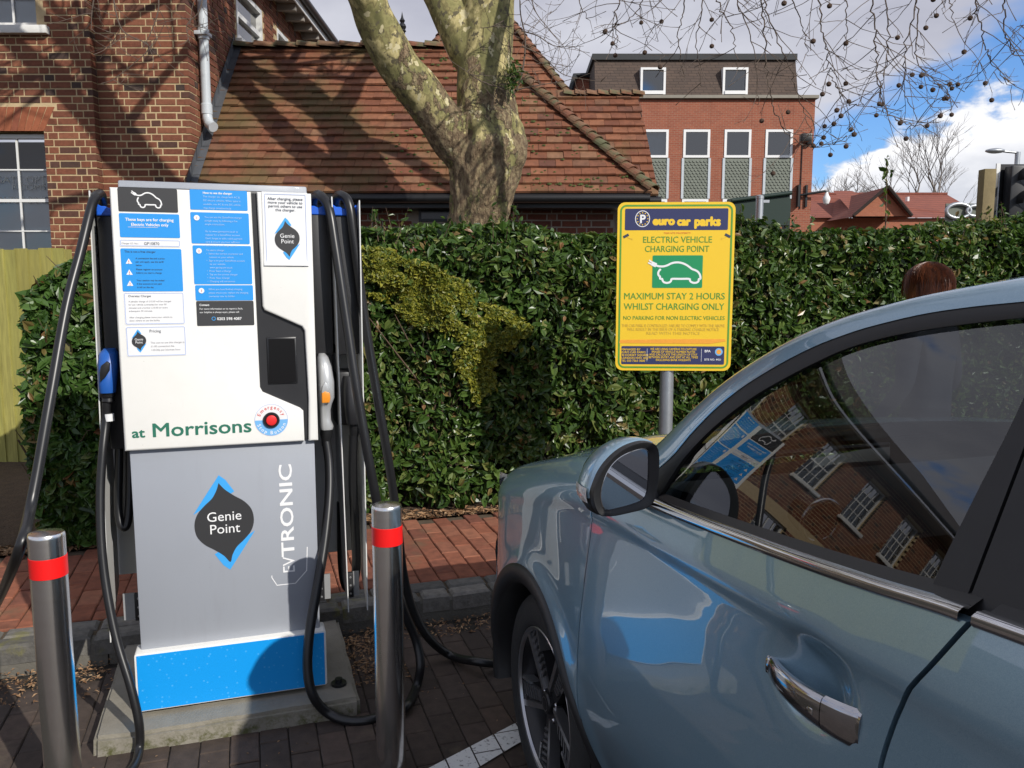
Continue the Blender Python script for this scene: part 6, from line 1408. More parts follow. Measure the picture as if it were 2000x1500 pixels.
def plan(x):
    if x > .25: return max(1 - ((x - .25) / .62) ** 2.4, 0) ** .5
    if x < -2.75: return max(1 - ((-2.75 - x) / .72) ** 2.6, 0) ** .5
    return 1.0
HX, HZ = -1.262, 1.000
def S(x, z):
    d = z - zcr(x); b = sm(-.5, .15, x); o = prof(d)
    o = o * (1 - .75 * b) if d > -.35 else o * (1 - .75 * b * sm(-.6, -.35, d))
    y = (.916 + o) * plan(x)
    for xw in (0, WB):
        r_ = math.hypot(x - xw, z - ZA); y += .010 * math.exp(-((r_ - RA) / .045) ** 2)
    # hand cup behind the handle
    for hx in (HX, HX - .97):
        q = ((x - hx) / .078) ** 2 + ((z - HZ - .020) / .056) ** 2
        if q < 4: y -= .028 * math.exp(-q ** 1.6)
    return y
TUMB = .38
G = lambda z: .878 - TUMB * (z - 1.17)
belt = pchip([.1, -.45, -.71, -1.10, -1.34, -1.50, -2.3, -3.2], [1.11, 1.138, 1.148, 1.173, 1.194, 1.212, 1.262, 1.32])
gapF = pchip([.30, .383, .476, .638, .851, 1.045, 1.16], [-.47, -.44, -.402, -.391, -.406, -.432, -.452])
gapB = pchip([.30, .60, .80, .965, 1.052, 1.082, 1.15, 1.215, 1.25], [-1.43, -1.405, -1.405, -1.412, -1.430, -1.442, -1.480, -1.515, -1.535])
gapR = pchip([.30, .80, 1.0, 1.15, 1.30], [-2.28, -2.20, -2.30, -2.42, -2.46])
zhood = pchip([-.50, -.45, -.15, .25, .5, .73, .88], [1.162, 1.158, 1.132, 1.040, .965, .868, .80])
ARCH = lambda x, xw: ZA + math.sqrt(max(RA ** 2 - (x - xw) ** 2, 0)) if abs(x - xw) < RA else ZA
def both(name, vs, fs, mat, smooth=True, parent=None, deg=40, kind=None):
    """the piece on the near side and its mirror twin on the far side"""
    a = mk(name, vs, fs, mat, parent or car); shade(a, deg) if smooth else None
    b = mk(name, [(v[0], -v[1], v[2]) for v in vs], [tuple(f[::-1]) for f in fs], mat, parent or car); shade(b, deg) if smooth else None
    return a, b
def flanged(pts, nu, nv, depth=.022, gap=.0022):
    """grid of surface points plus an inward turned edge"""
    P = [[Vector(pts[i][j]) for j in range(nv)] for i in range(nu)]
    vs = [tuple(P[i][j]) for i in range(nu) for j in range(nv)]; fs = grid_faces(nu, nv)
    ring = [(i, 0) for i in range(nu)] + [(nu - 1, j) for j in range(1, nv)] + [(i, nv - 1) for i in range(nu - 2, -1, -1)] + [(0, j) for j in range(nv - 2, 0, -1)]
    b = len(vs)
    for i, j in ring: p = P[i][j]; vs.append((p.x, p.y - depth, p.z))
    n = len(ring)
    for k in range(n):
        a0 = ring[k][0] * nv + ring[k][1]; a1 = ring[(k + 1) % n][0] * nv + ring[(k + 1) % n][1]
        fs.append((a0, b + k, b + (k + 1) % n, a1))
    return vs, fs
def panel(name, xf, xr, zb, zt, nu, nv, mat, surf=S):
    pts = []
    for i in range(nu):
        s = i / (nu - 1); col = []
        for j in range(nv):
            t_ = j / (nv - 1); z = .7
            for _ in range(6):
                x = (xf(z) - .0022) * (1 - s) + (xr(z) + .0022) * s; z = zb(x) * (1 - t_) + zt(x) * t_
            col.append((x, surf(x, z), z))
        pts.append(col)
    vs, fs = flanged(pts, nu, nv); return both(name, vs, fs, mat)
# doors
fd = panel('front_door', gapF, gapB, lambda x: .36, belt, 120, 90, M['car_paint'])
rd = panel('rear_door', lambda z: gapB(z) - .0045, gapR, lambda x: max(.36, ARCH(x, WB) + .004), belt, 60, 50, M['car_paint'])
# front wings: side, then rolled over to the bonnet edge
def wing_col(x, nj, z0):
    zs = zhood(x) - .085 - .02 * sm(-.45, 0, x); w = .075 + .06 * sm(-.45, -.05, x); ys = S(x, zs); ys2 = S(x, zs - .01); col = []
    sl = (ys - ys2) / .01
    for j in range(nj):
        t_ = j / (nj - 1); col.append((x, S(x, z0 + (zs - z0) * t_), z0 + (zs - z0) * t_))
    for k in range(1, 13):
        a = R(90) * k / 12; col.append((x, ys - w * plan(x) * (1 - math.cos(a)), zs + (zhood(x) - zs) * math.sin(a)))
    return col
xs = sorted(set([round(-.395 + .845 * i / 60, 5) for i in range(61)] + [round(RA * math.cos(R(a)), 5) for a in range(2, 180, 4) if -.395 < RA * math.cos(R(a)) < .45]))
pts = []
for x in xs:
    z0 = ARCH(x, 0)
    if x < -.37: z0 = max(z0, .50)
    if x > RA: z0 = .60
    col = wing_col(x, 40, z0)
    if x < -.34:
        k = sm(-.34, -.395, x) ; col = [((gapF(p[2]) + .0022) * k + p[0] * (1 - k) if True else p[0], p[1], p[2]) for p in col]
    pts.append(col)
pts = pts[::-1]
vs, fs = flanged(pts, len(pts), len(pts[0])); both('front_wing', vs, fs, M['car_paint'])
wedge = {}
def hood_edge(x): c = wing_col(x, 2, .7)[-1]; return c[1] - .004
# rear quarters
pts = []
for i in range(50):
    s = i / 49; col = []
    for j in range(40):
        t_ = j / 39; z = .8
        for _ in range(5):
            x = (gapR(z) - .004) * (1 - s) + -3.30 * s; z = max(.40, ARCH(x, WB)) * (1 - t_) + belt(x) * t_
        col.append((x, S(x, z), z))
    pts.append(col)
vs, fs = flanged(pts, 50, 40); both('rear_quarter', vs, fs, M['car_paint'])
# bonnet
pts = []
HXs = [-.45 + 1.29 * math.sin(R(90) * i / 44) for i in range(45)]
for x in HXs:
    ye = hood_edge(x) if x < .45 else hood_edge(.45) * plan(x) / plan(.45); row = []
    for j in range(33):
        q = -1 + 2 * j / 32; row.append((x + .16 * (1 - q * q) * sm(.3, -.45, x), ye * q, zhood(x) + .050 * (1 - abs(q) ** 2.6) * sm(.95, .5, x) + .010 * math.exp(-((abs(q) - .72) / .1) ** 2)))
    pts.append(row)
vs = [p for r_ in pts for p in r_]; shade(mk('bonnet', vs, grid_faces(45, 33), M['car_paint'], car), 40)
# nose: bumper below, lamps and grille band above
def nose_pt(a, z): L = .62 * (1 - .05 * ((z - .55) / .3) ** 2); return (.25 + L * math.sin(a) ** (2 / 2.4), (S(.24, max(z, .36)) if z < 1 else .9) * math.cos(a), z)
a0 = math.asin(((.45 - .25) / .62) ** 1.2)
def nose(name, a_0, a_1, z_0, z_1, mat, na=24, nz=14, off=0.0):
    vs = []
    for i in range(na):
        a = a_0 + (a_1 - a_0) * i / (na - 1)
        for j in range(nz):
            x, y, _ = nose_pt(a, .6); zt = min(z_1, zhood(min(x, .86)) - .012) if z_1 > .8 else z_1
            z = z_0 + (zt - z_0) * j / (nz - 1); p = nose_pt(a, z); vs.append((p[0] + off, p[1], p[2]))
    f = grid_faces(na, nz, flip=True); return vs, f
vs, fs = nose('bumper', a0, R(90), .22, .715, M['car_paint']); both('front_bumper', vs, fs, M['car_paint'])
vs, fs = nose('lamp', a0, R(62), .72, 1.2, M['lamp_lens']); both('headlight', vs, fs, M['lamp_lens'])
vs, fs = nose('grille', R(62.5), R(90), .72, 1.2, M['gloss_black']); both('grille', vs, fs, M['gloss_black'])
vs, fs = nose('vent', R(55), R(90), .30, .50, M['car_black'], off=.004); both('air_intake', vs, fs, M['car_black'])
# tail
def tail_pt(a, z): return (-2.75 - .72 * math.sin(a) ** (2 / 2.6), S(-2.74, min(max(z, .36), 1.2)) * math.cos(a), z)
a1_ = math.asin((.55 / .72) ** 1.3)
vs = [tail_pt(a1_ + (R(90) - a1_) * i / 15, .30 + .95 * j / 11) for i in range(16) for j in range(12)]; both('tailgate', vs, grid_faces(16, 12), M['car_paint'])
# dark shell inside the panels, seen only through the gaps
xs2 = [.44 - 3.7 * i / 90 for i in range(91)]; vs = []
for x in xs2:
    z0 = max(ARCH(x, 0), ARCH(x, WB), .30) + .004; zt = min(belt(x), zhood(x) if x > -.45 else 9) - .012
    for j in range(14):
        z = z0 + (zt - z0) * j / 13; vs.append((x, S(x, z) - .030 - (.05 if x > -.45 and j > 9 else 0), z))
both('inner_shell', vs, grid_faces(91, 14), M['car_trim'])
# wheel arch cladding, sills
def arch_clad(xw, y_in=.0):
    na = 50; vs = []
    for i in range(na):
        a = R(-14 + 208 * i / (na - 1)); row = []
        for r_, dy in ((RA + .004, -.012), (RA + .004, .004), (RA - .006, .012), (RA - .030, .014), (RA - .052, .010), (RA - .060, -.002), (RA - .060, -.10)):
            x, z = xw + r_ * math.cos(a), ZA + r_ * math.sin(a); row.append((x, S(x, max(z, .36)) * (1 if x < .45 else 1) + dy, max(z, .16)))
        vs += row
    return vs, grid_faces(na, 7, flip=True)
for xw in (0, WB):
    vs, fs = arch_clad(xw); both('arch_cladding', vs, fs, M['car_black'], deg=60)
    vs = []
    for i in range(30):
        a = R(-10 + 200 * i / 29)
        for y_ in (.86, .60): vs.append((xw + (RA - .05) * math.cos(a), y_, ZA + (RA - .05) * math.sin(a)))
    both('wheel_housing', vs, grid_faces(30, 2), M['car_trim'])
    vs = [(xw + (RA - .05) * math.cos(R(12 * i)), .62, ZA + (RA - .05) * math.sin(R(12 * i))) for i in range(30)]; both('housing_wall', vs, [tuple(range(30))], M['car_trim'], False)
vs = []
for i in range(40):
    x = -.40 - 1.82 * i / 39
    for z, dy in ((.372, -.02), (.368, .012), (.30, .012), (.22, -.01), (.20, -.06)): vs.append((x, .868 + dy, z))
both('sill_cladding', vs, grid_faces(40, 5, flip=True), M['car_black'])
box('underbody', (-3.2, .6), (-.60, .60), (.20, .36), M['car_trim'], car)
# greenhouse curves (x, z)
def curve(pts, n):
    q = np.array(spline(pts, 12)); s = np.r_[0, np.cumsum(np.linalg.norm(np.diff(q, axis=0), axis=1))]; u_ = np.linspace(0, s[-1], n)
    return [(float(np.interp(a, s, q[:, 0])), float(np.interp(a, s, q[:, 1]))) for a in u_]
NW = 40
def g_pt(px, py, off=0.0):                                # where the ray meets the leaning side of the cabin
    y = .8
    for _ in range(40): q = c_on(px, py, y); y = G(q.z) - off
    return (q.x, q.z)
win = curve([(-.712, 1.168)] + [g_pt(*q) for q in ((1328, 905), (1372, 855), (1420, 812), (1475, 772), (1530, 740), (1590, 709), (1650, 682), (1720, 661), (1800, 645), (1900, 631), (2000, 620))], NW)
fro = curve([(-.585, 1.150)] + [g_pt(*q) for q in ((1305, 900), (1350, 848), (1400, 797), (1450, 757), (1500, 725), (1550, 697), (1600, 673), (1650, 654), (1700, 638), (1800, 614), (1900, 599), (2000, 589))], NW)
sil = curve([(-.44, 1.140), (-.50, 1.196)] + [g_pt(*q, .04) for q in ((1290, 862), (1340, 814), (1400, 760), (1450, 723), (1500, 691), (1550, 663), (1600, 640), (1650, 621), (1700, 606), (1800, 580), (1900, 560), (2000, 542))], NW)
_w, _f, _s2 = win[-1], fro[-1], sil[-1]
win2 = curve([_w, (-1.75, _w[1] + .014), (-2.1, 1.578), (-2.45, 1.545)], 20); fro2 = curve([_f, (-1.75, _f[1] + .012), (-2.15, 1.602), (-2.60, 1.565)], 20); sil2 = curve([_s2, (-1.8, _s2[1] + .016), (-2.3, 1.64), (-2.85, 1.585), (-3.1, 1.53)], 20)
WIN, FRO, SIL = win + win2[1:], fro + fro2[1:], sil + sil2[1:]
NN = len(WIN); gp = lambda p, o=0.0: (p[0], G(p[1]) - o, p[1])
# black door frame round the glass (proud of it), pillar and cant rail in body colour
vs = []
for w_, f_ in zip(WIN, FRO): vs += [gp(w_, .012), gp(w_, .000), (w_[0] * .5 + f_[0] * .5, G(w_[1] * .5 + f_[1] * .5) + .004, w_[1] * .5 + f_[1] * .5), gp(f_, .0), gp(f_, .012)]
both('window_frame', vs, grid_faces(NN, 5, flip=True), M['car_black'])
vs = []
for f_, s_ in zip(FRO, SIL):
    a = gp(f_, -.002); b = (s_[0], G(s_[1]) - .040, s_[1]); row = [(a[0] + .000, a[1] - .016, a[2])]
    for k in range(9):
        q = k / 8; e = math.sin(q * math.pi) * .010; row.append((a[0] * (1 - q) + b[0] * q + e * .2, a[1] * (1 - q) + b[1] * q + e, a[2] * (1 - q) + b[2] * q + e * .9))
    row += [(b[0] + .004, b[1] - .020, b[2] + .004), (b[0] + .002, b[1] - .040, b[2] + .003), (b[0] - .004, b[1] - .05, b[2] - .014)]
    vs += row
both('roof_pillar', vs, grid_faces(NN, 13, flip=True), M['car_paint'])
# quarter piece at the front of the window, below the pillar
tri = [(-.50, 1.140), (-.585, 1.152), (-.712, 1.166), (-.722, 1.205), (-.69, 1.24), (-.640, 1.205), (-.56, 1.15)]
both('mirror_patch', [gp((x, z), .004) for x, z in ((-.52, 1.132), (-.70, 1.140), (-.725, 1.21), (-.74, 1.25), (-.66, 1.225), (-.585, 1.152))], [tuple(range(6))[::-1]], M['car_black'], False)
# windscreen and roof between the pillars
k_top = next(i for i, s_ in enumerate(SIL) if s_[0] < -1.12)
def cross(idx, bx, bz, nj=25):
    vs = []
    for i in idx:
        s_ = SIL[i]; ye = G(s_[1]) - .082
        for j in range(nj):
            q = -1 + 2 * j / (nj - 1); f = 1 - abs(q) ** 2.2; vs.append((s_[0] + bx(i) * f, ye * q, s_[1] - .006 + bz(i) * f))
    return vs, grid_faces(len(idx), nj)
vs, fs = cross(range(0, k_top + 1), lambda i: .20 - .12 * i / k_top, lambda i: .0 + .020 * i / k_top); shade(mk('windscreen', vs, fs, M['screen_glass'], car), 60)
vs, fs = cross(range(k_top, NN), lambda i: .08 * (1 - (i - k_top) / (NN - k_top)), lambda i: .022); shade(mk('roof', vs, fs, M['car_paint'], car), 60)
vs, fs = cross([0, 1], lambda i: .20, lambda i: 0)
vs = [(v[0] + (.10 if k < 25 else .0), v[1], v[2] - (.022 if k < 25 else .0)) for k, v in enumerate(vs)]; mk('cowl', vs, fs, M['car_black'], car)
tail_glass = [(-3.05, .60, 1.53), (-3.36, .66, 1.20), (-3.36, -.66, 1.20), (-3.05, -.60, 1.53)]; mk('rear_window', tail_glass, [(0, 1, 2, 3)], M['car_glass'], car)
# side glass, pillars between
def side_glass(xf, xr, ztop, nu=20, nv=16):
    vs = []
    for i in range(nu):
        s = i / (nu - 1)
        for j in range(nv):
            t_ = j / (nv - 1); z = 1.3
            for _ in range(6): x = xf(z) * (1 - s) + xr(z) * s; z = (belt(x) + .004) * (1 - t_) + ztop(x) * t_
            vs.append((x, G(z) - .010 + .004 * math.sin(math.pi * t_), z))
    return vs, grid_faces(nu, nv)
wz = pchip([w_[0] for w_ in win][::-1], [w_[1] for w_ in win][::-1]); wz2 = pchip([w_[0] for w_ in win2][::-1], [w_[1] for w_ in win2][::-1])
fwx = pchip([1.1, 1.168, 1.205, 1.262, 1.60], [-.712, -.712, -.722, -.748, -.748]); bq = sorted([(g_pt(*q)[1], g_pt(*q)[0]) for q in ((1820, 1150), (1900, 980), (1990, 800))]); bgl = pchip([1.1] + [q[0] for q in bq] + [1.68], [bq[0][1]] + [q[1] for q in bq] + [bq[-1][1] - .015])
vs, fs = side_glass(fwx, bgl, lambda x: (wz(x) if x > _w[0] else wz2(x)) + .006, 40, 24); both('window_glass', vs, fs, M['car_glass'], deg=60)
vs, fs = side_glass(lambda z: -1.55 - .06 * (z - 1.2), lambda z: -2.30 - .1 * (z - 1.2), lambda x: wz2(x) + .006); both('window_glass', vs, fs, M['car_glass'], deg=60)
vs, fs = side_glass(lambda z: -2.31 - .1 * (z - 1.2), lambda z: -3.02 + .55 * (z - 1.25), lambda x: wz2(max(x, -2.44)) - .30 * max(0, -2.45 - x)); both('rear_pillar', vs, fs, M['car_paint'], deg=60)
def post(xf, xr, name, off):
    vs = []
    for j in range(16):
        z = 1.205 + (_f[1] + .004 - 1.205) * j / 15
        for x, dy in ((xf(z), -.016), (xf(z), 0), (xr(z), 0), (xr(z), -.016)): vs.append((x, G(z) + dy + off, z))
    return both(name, vs, grid_faces(16, 4), M['car_black'])
post(bgl, lambda z: -1.4775 - .02 * (z - 1.2), 'door_pillar', .001); post(lambda z: -1.4825 - .02 * (z - 1.2), lambda z: -1.565 - .06 * (z - 1.2), 'door_pillar', .001)
# bright strip along the foot of the windows
def strip(x0, x1):
    vs = []
    for i in range(40):
        x = x0 + (x1 - x0) * i / 39; z = belt(x)
        for dz, dy in ((-.008, -.006), (-.008, .003), (-.002, .008), (.007, .007), (.012, -.001), (.012, -.014)): vs.append((x, S(x, z - .004) + dy - .004, z + dz + .004))
    return both('chrome_strip', vs, grid_faces(40, 6), M['chrome'], deg=50)
strip(-.66, -1.503); strip(-1.522, -2.36)
def waist(x0, x1):
    vs = []
    for i in range(30):
        x = x0 + (x1 - x0) * i / 29; z = belt(x)
        for dz, y_ in ((.010, S(x, z) - .014), (.026, G(z + .03) - .004), (.022, G(z + .03) - .014)): vs.append((x, y_, z + dz))
    return both('window_seal', vs, grid_faces(30, 3), M['car_trim'])
waist(-.66, -1.50); waist(-1.525, -2.36)
# door handles
def handle(hx):
    for sg_ in (1, -1):
        e = empty('door_handle', None, parent=car)
        def bar(name, x0, x1, mat, n=26, fat=0.0):
            vs = []
            for i in range(n):
                s = i / (n - 1); x = x0 + (x1 - x0) * s; u_ = (hx + .108 - x) / .216
                lift = .030 * min(1, math.sin(math.pi * min(max(u_, 0.04), .96)) ** .55); hh = .018 + .012 * u_ + fat; zc = HZ - .004 - .002 * u_
                yb = .9005
                for k in range(12):
                    a = 2 * math.pi * k / 12; c_, s_ = math.cos(a), math.sin(a)
                    vs.append((x, sg_ * (yb + lift + .010 * math.copysign(abs(c_) ** .8, c_) - .004), zc + hh * math.copysign(abs(s_) ** .7, s_)))
            f = grid_faces(n, 12) + [(i * 12 + 11, (i + 1) * 12 + 11, (i + 1) * 12, i * 12) for i in range(n - 1)] + [tuple(range(12)), tuple((n - 1) * 12 + k for k in range(12))[::-1]]
            if sg_ < 0: f = [q[::-1] for q in f]
            return shade(mk(name, vs, f, mat, e), 50)
        bar('grip', hx + .108, hx - .046, M['chrome_dark']); bar('lock_cap', hx - .0475, hx - .108, M['chrome_dark'], 14, .001)
        box('lock_button', (hx - .034, hx - .018), (sg_ * .9335 - .002, sg_ * .9335 + .002), (HZ - .014, HZ - .004), M['chrome'], e, .001)
handle(HX); handle(HX - .97)
# door mirrors
def c_plane_x(px, py, x):
    r = CI.to_3x3() @ ray(px, py); o = CI @ EYE; return o + r * ((x - o.x) / r.x)
XM = -.745
def closed(pts, n):
    P_ = [np.array(p) for p in pts]; P_ = P_ + [P_[0]]; q = np.array(spline([tuple(P_[-2])] + [tuple(p) for p in P_] + [tuple(P_[1])], 8))[8:-8]
    s_ = np.r_[0, np.cumsum(np.linalg.norm(np.diff(q, axis=0), axis=1))]; u_ = np.linspace(0, s_[-1], n, endpoint=False)
    return [(float(np.interp(a, s_, q[:, 0])), float(np.interp(a, s_, q[:, 1]))) for a in u_]
mq = lambda L_: [(lambda c: (c.y, c.z))(c_plane_x(1100 + a * .23, 830 + b * .23, XM)) for a, b in L_]
MO = closed(mq(((252, 600), (272, 520), (330, 390), (420, 278), (530, 195), (660, 148), (750, 150), (800, 180), (820, 260), (815, 420), (800, 560), (770, 660), (700, 715), (560, 752), (420, 780), (320, 772), (272, 700))), 48)
MG_ = closed(mq(((326, 620), (340, 520), (390, 395), (460, 305), (550, 245), (660, 206), (720, 204), (745, 240), (745, 400), (735, 560), (700, 645), (600, 690), (470, 725), (385, 742), (345, 710))), 48)
def mirror(sg_):
    e = empty('door_mirror', None, parent=car); n = len(MO)
    cy, cz_ = sum(p[0] for p in MO) / n, sum(p[1] for p in MO) / n
    def ring(x, k, dy=0.0, dz=0.0, O_=MO): return [(x, sg_ * (cy + dy + (p[0] - cy) * k), cz_ + dz + (p[1] - cz_) * k) for p in O_]
    def skin(name, secs, mat, keep=None):
        vs = [p for r_ in secs for p in r_]; f = []
        for a in range(len(secs) - 1):
            for i in range(n):
                j = (i + 1) % n
                if keep is None or keep((MO[i][1] + MO[j][1]) / 2 - cz_): f.append((a * n + i, a * n + j, (a + 1) * n + j, (a + 1) * n + i))
        o = mk(name, vs, f, mat, e); bm = bmesh.new(); bm.from_mesh(o.data); bmesh.ops.recalc_face_normals(bm, faces=bm.faces); bm.to_mesh(o.data); bm.free(); return shade(o, 50)
    up = lambda z: z > -.036
    secs = [ring(XM + .018, 1.0), ring(XM + .022, 1.03), ring(XM + .050, 1.03, .002, .0), ring(XM + .085, .96, .002, .0), ring(XM + .115, .80, .0, .0), ring(XM + .135, .55, -.004, 0), ring(XM + .144, .22, -.006, 0), ring(XM + .146, .01, -.006, 0)]
    skin('mirror_shell', secs, M['car_paint'], up); skin('mirror_base_shell', secs, M['car_black'], lambda z: not up(z))
    skin('mirror_bezel', [ring(XM + .022, 1.0), ring(XM + .004, 1.0), ring(XM, .985), ring(XM + .001, .90, O_=MO), ring(XM + .010, .985, O_=MG_), ring(XM + .012, .88, O_=MG_)], M['car_black'])
    g_ = ring(XM + .0095, .965, O_=MG_); mk('mirror_glass', g_, [tuple(range(n))], M['mirror_glass'], e)
    skin('glass_rim', [ring(XM + .0085, .985, O_=MG_), ring(XM + .0080, .958, O_=MG_)], M['chrome_dark'])
    # indicator lens at the outer lower end
    ind = [i for i in range(n) if -.052 < MO[i][1] - cz_ < -.006 and MO[i][0] > cy]; ind.sort(key=lambda i: MO[i][1]); vs = []
    for q in (1, 2, 3):
        for i in ind: p = Vector(secs[q][i]); vs.append((p.x, p.y + sg_ * .0035, p.z))
    f = grid_faces(3, len(ind)); mk('indicator', vs, f, M['indicator_lens'], e, True)
    # foot
    vs = []
    for i, (x, y, z, rx, rz) in enumerate(((-.655, .845, 1.165, .05, .018), (-.672, .885, 1.160, .042, .018), (-.685, .93, 1.156, .038, .020), (-.690, .965, 1.160, .036, .024))):
        for k in range(12): a = 2 * math.pi * k / 12; vs.append((x + rx * math.cos(a), sg_ * y, z + rz * math.sin(a)))
    f = [(a * 12 + k, a * 12 + (k + 1) % 12, (a + 1) * 12 + (k + 1) % 12, (a + 1) * 12 + k) for a in range(3) for k in range(12)]
    shade(mk('mirror_foot', vs, f if sg_ < 0 else [q[::-1] for q in f], M['car_black'], e), 60)
mirror(1); mirror(-1)
# cabin
def extr(name, poly, y0, y1, mat):
    n = len(poly); vs = [(x, y0, z) for x, z in poly] + [(x, y1, z) for x, z in poly]
    f = [tuple(range(n)), tuple(range(n, 2 * n))[::-1]] + [(i, n + i, n + (i + 1) % n, (i + 1) % n) for i in range(n)]
    o = mk(name, vs, f, mat, car); return shade(o, 30)
extr('dashboard', [(-.36, 1.09), (-.55, 1.150), (-.70, 1.165), (-.82, 1.145), (-.90, 1.08), (-.88, .92), (-.80, .70), (-.45, .60), (-.36, .8)], -.80, .80, M['car_interior'])
extr('cabin_floor', [(-.40, .36), (-3.0, .36), (-3.0, .42), (-.40, .42)], -.80, .80, M['car_interior'])
extr('door_trim', [(-.55, .45), (-2.4, .45), (-2.4, 1.20), (-1.45, 1.185), (-.60, 1.125)], .800, .828, M['car_interior']); extr('door_trim', [(-.55, .45), (-2.4, .45), (-2.4, 1.20), (-1.45, 1.185), (-.60, 1.125)], -.828, -.800, M['car_interior'])
def torus(name, R0, r0, mat, parent, m, n=36, k=10):
    vs = []
    for i in range(n):
        a = 2 * math.pi * i / n
        for j in range(k): b = 2 * math.pi * j / k; vs.append(((R0 + r0 * math.cos(b)) * math.cos(a), (R0 + r0 * math.cos(b)) * math.sin(a), r0 * math.sin(b)))
    f = [(i * k + j, ((i + 1) % n) * k + j, ((i + 1) % n) * k + (j + 1) % k, i * k + (j + 1) % k) for i in range(n) for j in range(k)]
    return mk(name, vs, f, mat, parent, True, m=m)
for y_ in (.60, -.60):
    mm = Matrix.Translation((-.885, y_, 1.135)) @ Matrix.Rotation(R(-100), 4, 'Y')
    torus('vent_ring', .046, .006, M['chrome'], car, mm, 30, 8); lathe('air_vent', [(.045, -.05), (.045, -.008), (.012, -.004), (.0001, .002)], M['gloss_black'], car, 26, mm)
sw_m = Matrix.Translation((-1.02, -.38, 1.00)) @ Matrix.Rotation(R(-65), 4, 'Y')
torus('steering_wheel', .185, .015, M['car_interior'], car, sw_m); lathe('steering_hub', [(.07, -.03), (.075, .0), (.05, .02), (.0001, .024)], M['car_interior'], car, 24, sw_m)
for k in range(3): box('steering_spoke', (.05, .18), (-.014, .014), (-.008, .006), M['car_interior'], car, .004, m=sw_m @ Matrix.Rotation(R(90 + 120 * k), 4, 'Z'))
for y_ in (.37, -.37):
    e = empty('front_seat', None, parent=car)
    loft('seat_back', [(-1.50, y_, .62, .07, .23), (-1.53, y_, .85, .065, .24), (-1.60, y_, 1.12, .055, .22), (-1.65, y_, 1.22, .04, .15)], M['car_interior'], e, 20, 3)
    loft('seat_base', [(-1.22, y_, .46, .28, .24), (-1.22, y_, .60, .28, .25), (-1.22, y_, .66, .25, .21)], M['car_interior'], e, 20, 4)
    loft('headrest', [(-1.665, y_, 1.22, .02, .06), (-1.67, y_, 1.25, .05, .12), (-1.69, y_, 1.34, .05, .125), (-1.695, y_, 1.39, .03, .09)], M['car_interior'], e, 20, 3)
extr('rear_bench', [(-2.2, .5), (-2.7, .5), (-2.85, 1.18), (-2.72, 1.2), (-2.58, .74), (-2.2, .70)], -.62, .62, M['car_interior'])
wm_ = Acc(); wm_.tube([Vector((-.52, .10, 1.196)), Vector((-.50, .62, 1.185))], .008, 6); wm_.build('wiper', M['car_trim'], car)
loft('rear_view_mirror', [(-1.03, 0, 1.45, .012, .10), (-1.035, 0, 1.48, .02, .115), (-1.045, 0, 1.51, .012, .10)], M['car_trim'], car, 16, 3)
# wheels
def wheel(xw, sg_):
    w_ = empty('wheel', None, parent=car)
    w_.matrix_local = Matrix.Translation((xw, sg_ * .785, .33)) @ Matrix.Rotation(R(-90 * sg_), 4, 'X')      # local z points outward
    TR = .332
    lathe('tyre', [(.232, -.10), (.26, -.112), (.30, -.110), (.322, -.098), (TR, -.080), (TR, .080), (.322, .092), (.305, .100), (.285, .103), (.26, .104), (.240, .100), (.233, .094), (.228, .080), (.228, -.08)], M['tyre_rubber'], w_, 72, cap=False)
    lathe('rim_barrel', [(.228, .090), (.222, .082), (.205, .05), (.195, -.08), (.23, -.10)], M['alloy_dark'], w_, 60, cap=False)
    lathe('rim_edge', [(.226, .086), (.2335, .0965), (.231, .0985), (.2245, .0965), (.221, .088)], M['alloy_face'], w_, 72, cap=False)
    lathe('brake_disc', [(.0001, -.02), (.145, -.02), (.145, -.0), (.0001, -.0)], M['chrome_dark'], w_, 40, cap=False)
    def pl2(name, poly, z0, z1, mat, a):
        bm = bmesh.new(); lo_ = [bm.verts.new((p[0], p[1], z0 - .25 * (1 if False else 0))) for p in poly]; hi = [bm.verts.new((p[0], p[1], z1 - .10 * max(0, .2 - math.hypot(*p)) * .6)) for p in poly]; n_ = len(poly)
        bm.faces.new(lo_[::-1]); bm.faces.new(hi)
        for i in range(n_): bm.faces.new((lo_[i], lo_[(i + 1) % n_], hi[(i + 1) % n_], hi[i]))
        bmesh.ops.recalc_face_normals(bm, faces=bm.faces)
        return from_bm(name, bm, mat, w_, m=Matrix.Rotation(a, 4, 'Z'))
    for k in range(5):
        a = R(72 * k + 18)
        pl2('spoke', [(.030, -.026), (.224, -.050), (.226, .034), (.030, .024)], .03, .078, M['alloy_dark'], a)
        pl2('spoke_edge', [(.045, .012), (.226, .020), (.226, .040), (.045, .026)], .05, .0885, M['alloy_face'], a)
        pl2('spoke_edge', [(.150, -.047), (.226, -.060), (.226, -.050), (.150, -.037)], .05, .0870, M['alloy_face'], a)
        for q in range(7):
            r_ = .080 + q * .021; wd = .012 + .020 * (r_ / .22)
            pl2('spoke_rib', [(r_, .006), (r_ + .009, .006), (r_ + .020, -wd - .008), (r_ + .011, -wd - .008)], .05, .084, M['alloy_rib'], a)
    lathe('centre_cap', [(.034, .05), (.034, .082), (.030, .087), (.0001, .088)], M['alloy_dark'], w_, 32, cap=False)
    vs_, fs_ = ribbon([(.022 * math.cos(R(45 * i + 22.5)), .022 * math.sin(R(45 * i + 22.5))) for i in range(8)], .003, 0, True)
    mk('cap_emblem', [(v[0], v[2], .0888) for v in vs_], fs_, M['alloy_face'], w_)
    for k in range(5): lathe('wheel_nut', [(.009, .05), (.009, .072), (.006, .075)], M['chrome_dark'], w_, 8, Matrix.Rotation(R(72 * k + 54), 4, 'Z') @ Matrix.Translation((.052, 0, 0)))
for xw in (0, WB):
    for sg_ in (1, -1): wheel(xw, sg_)
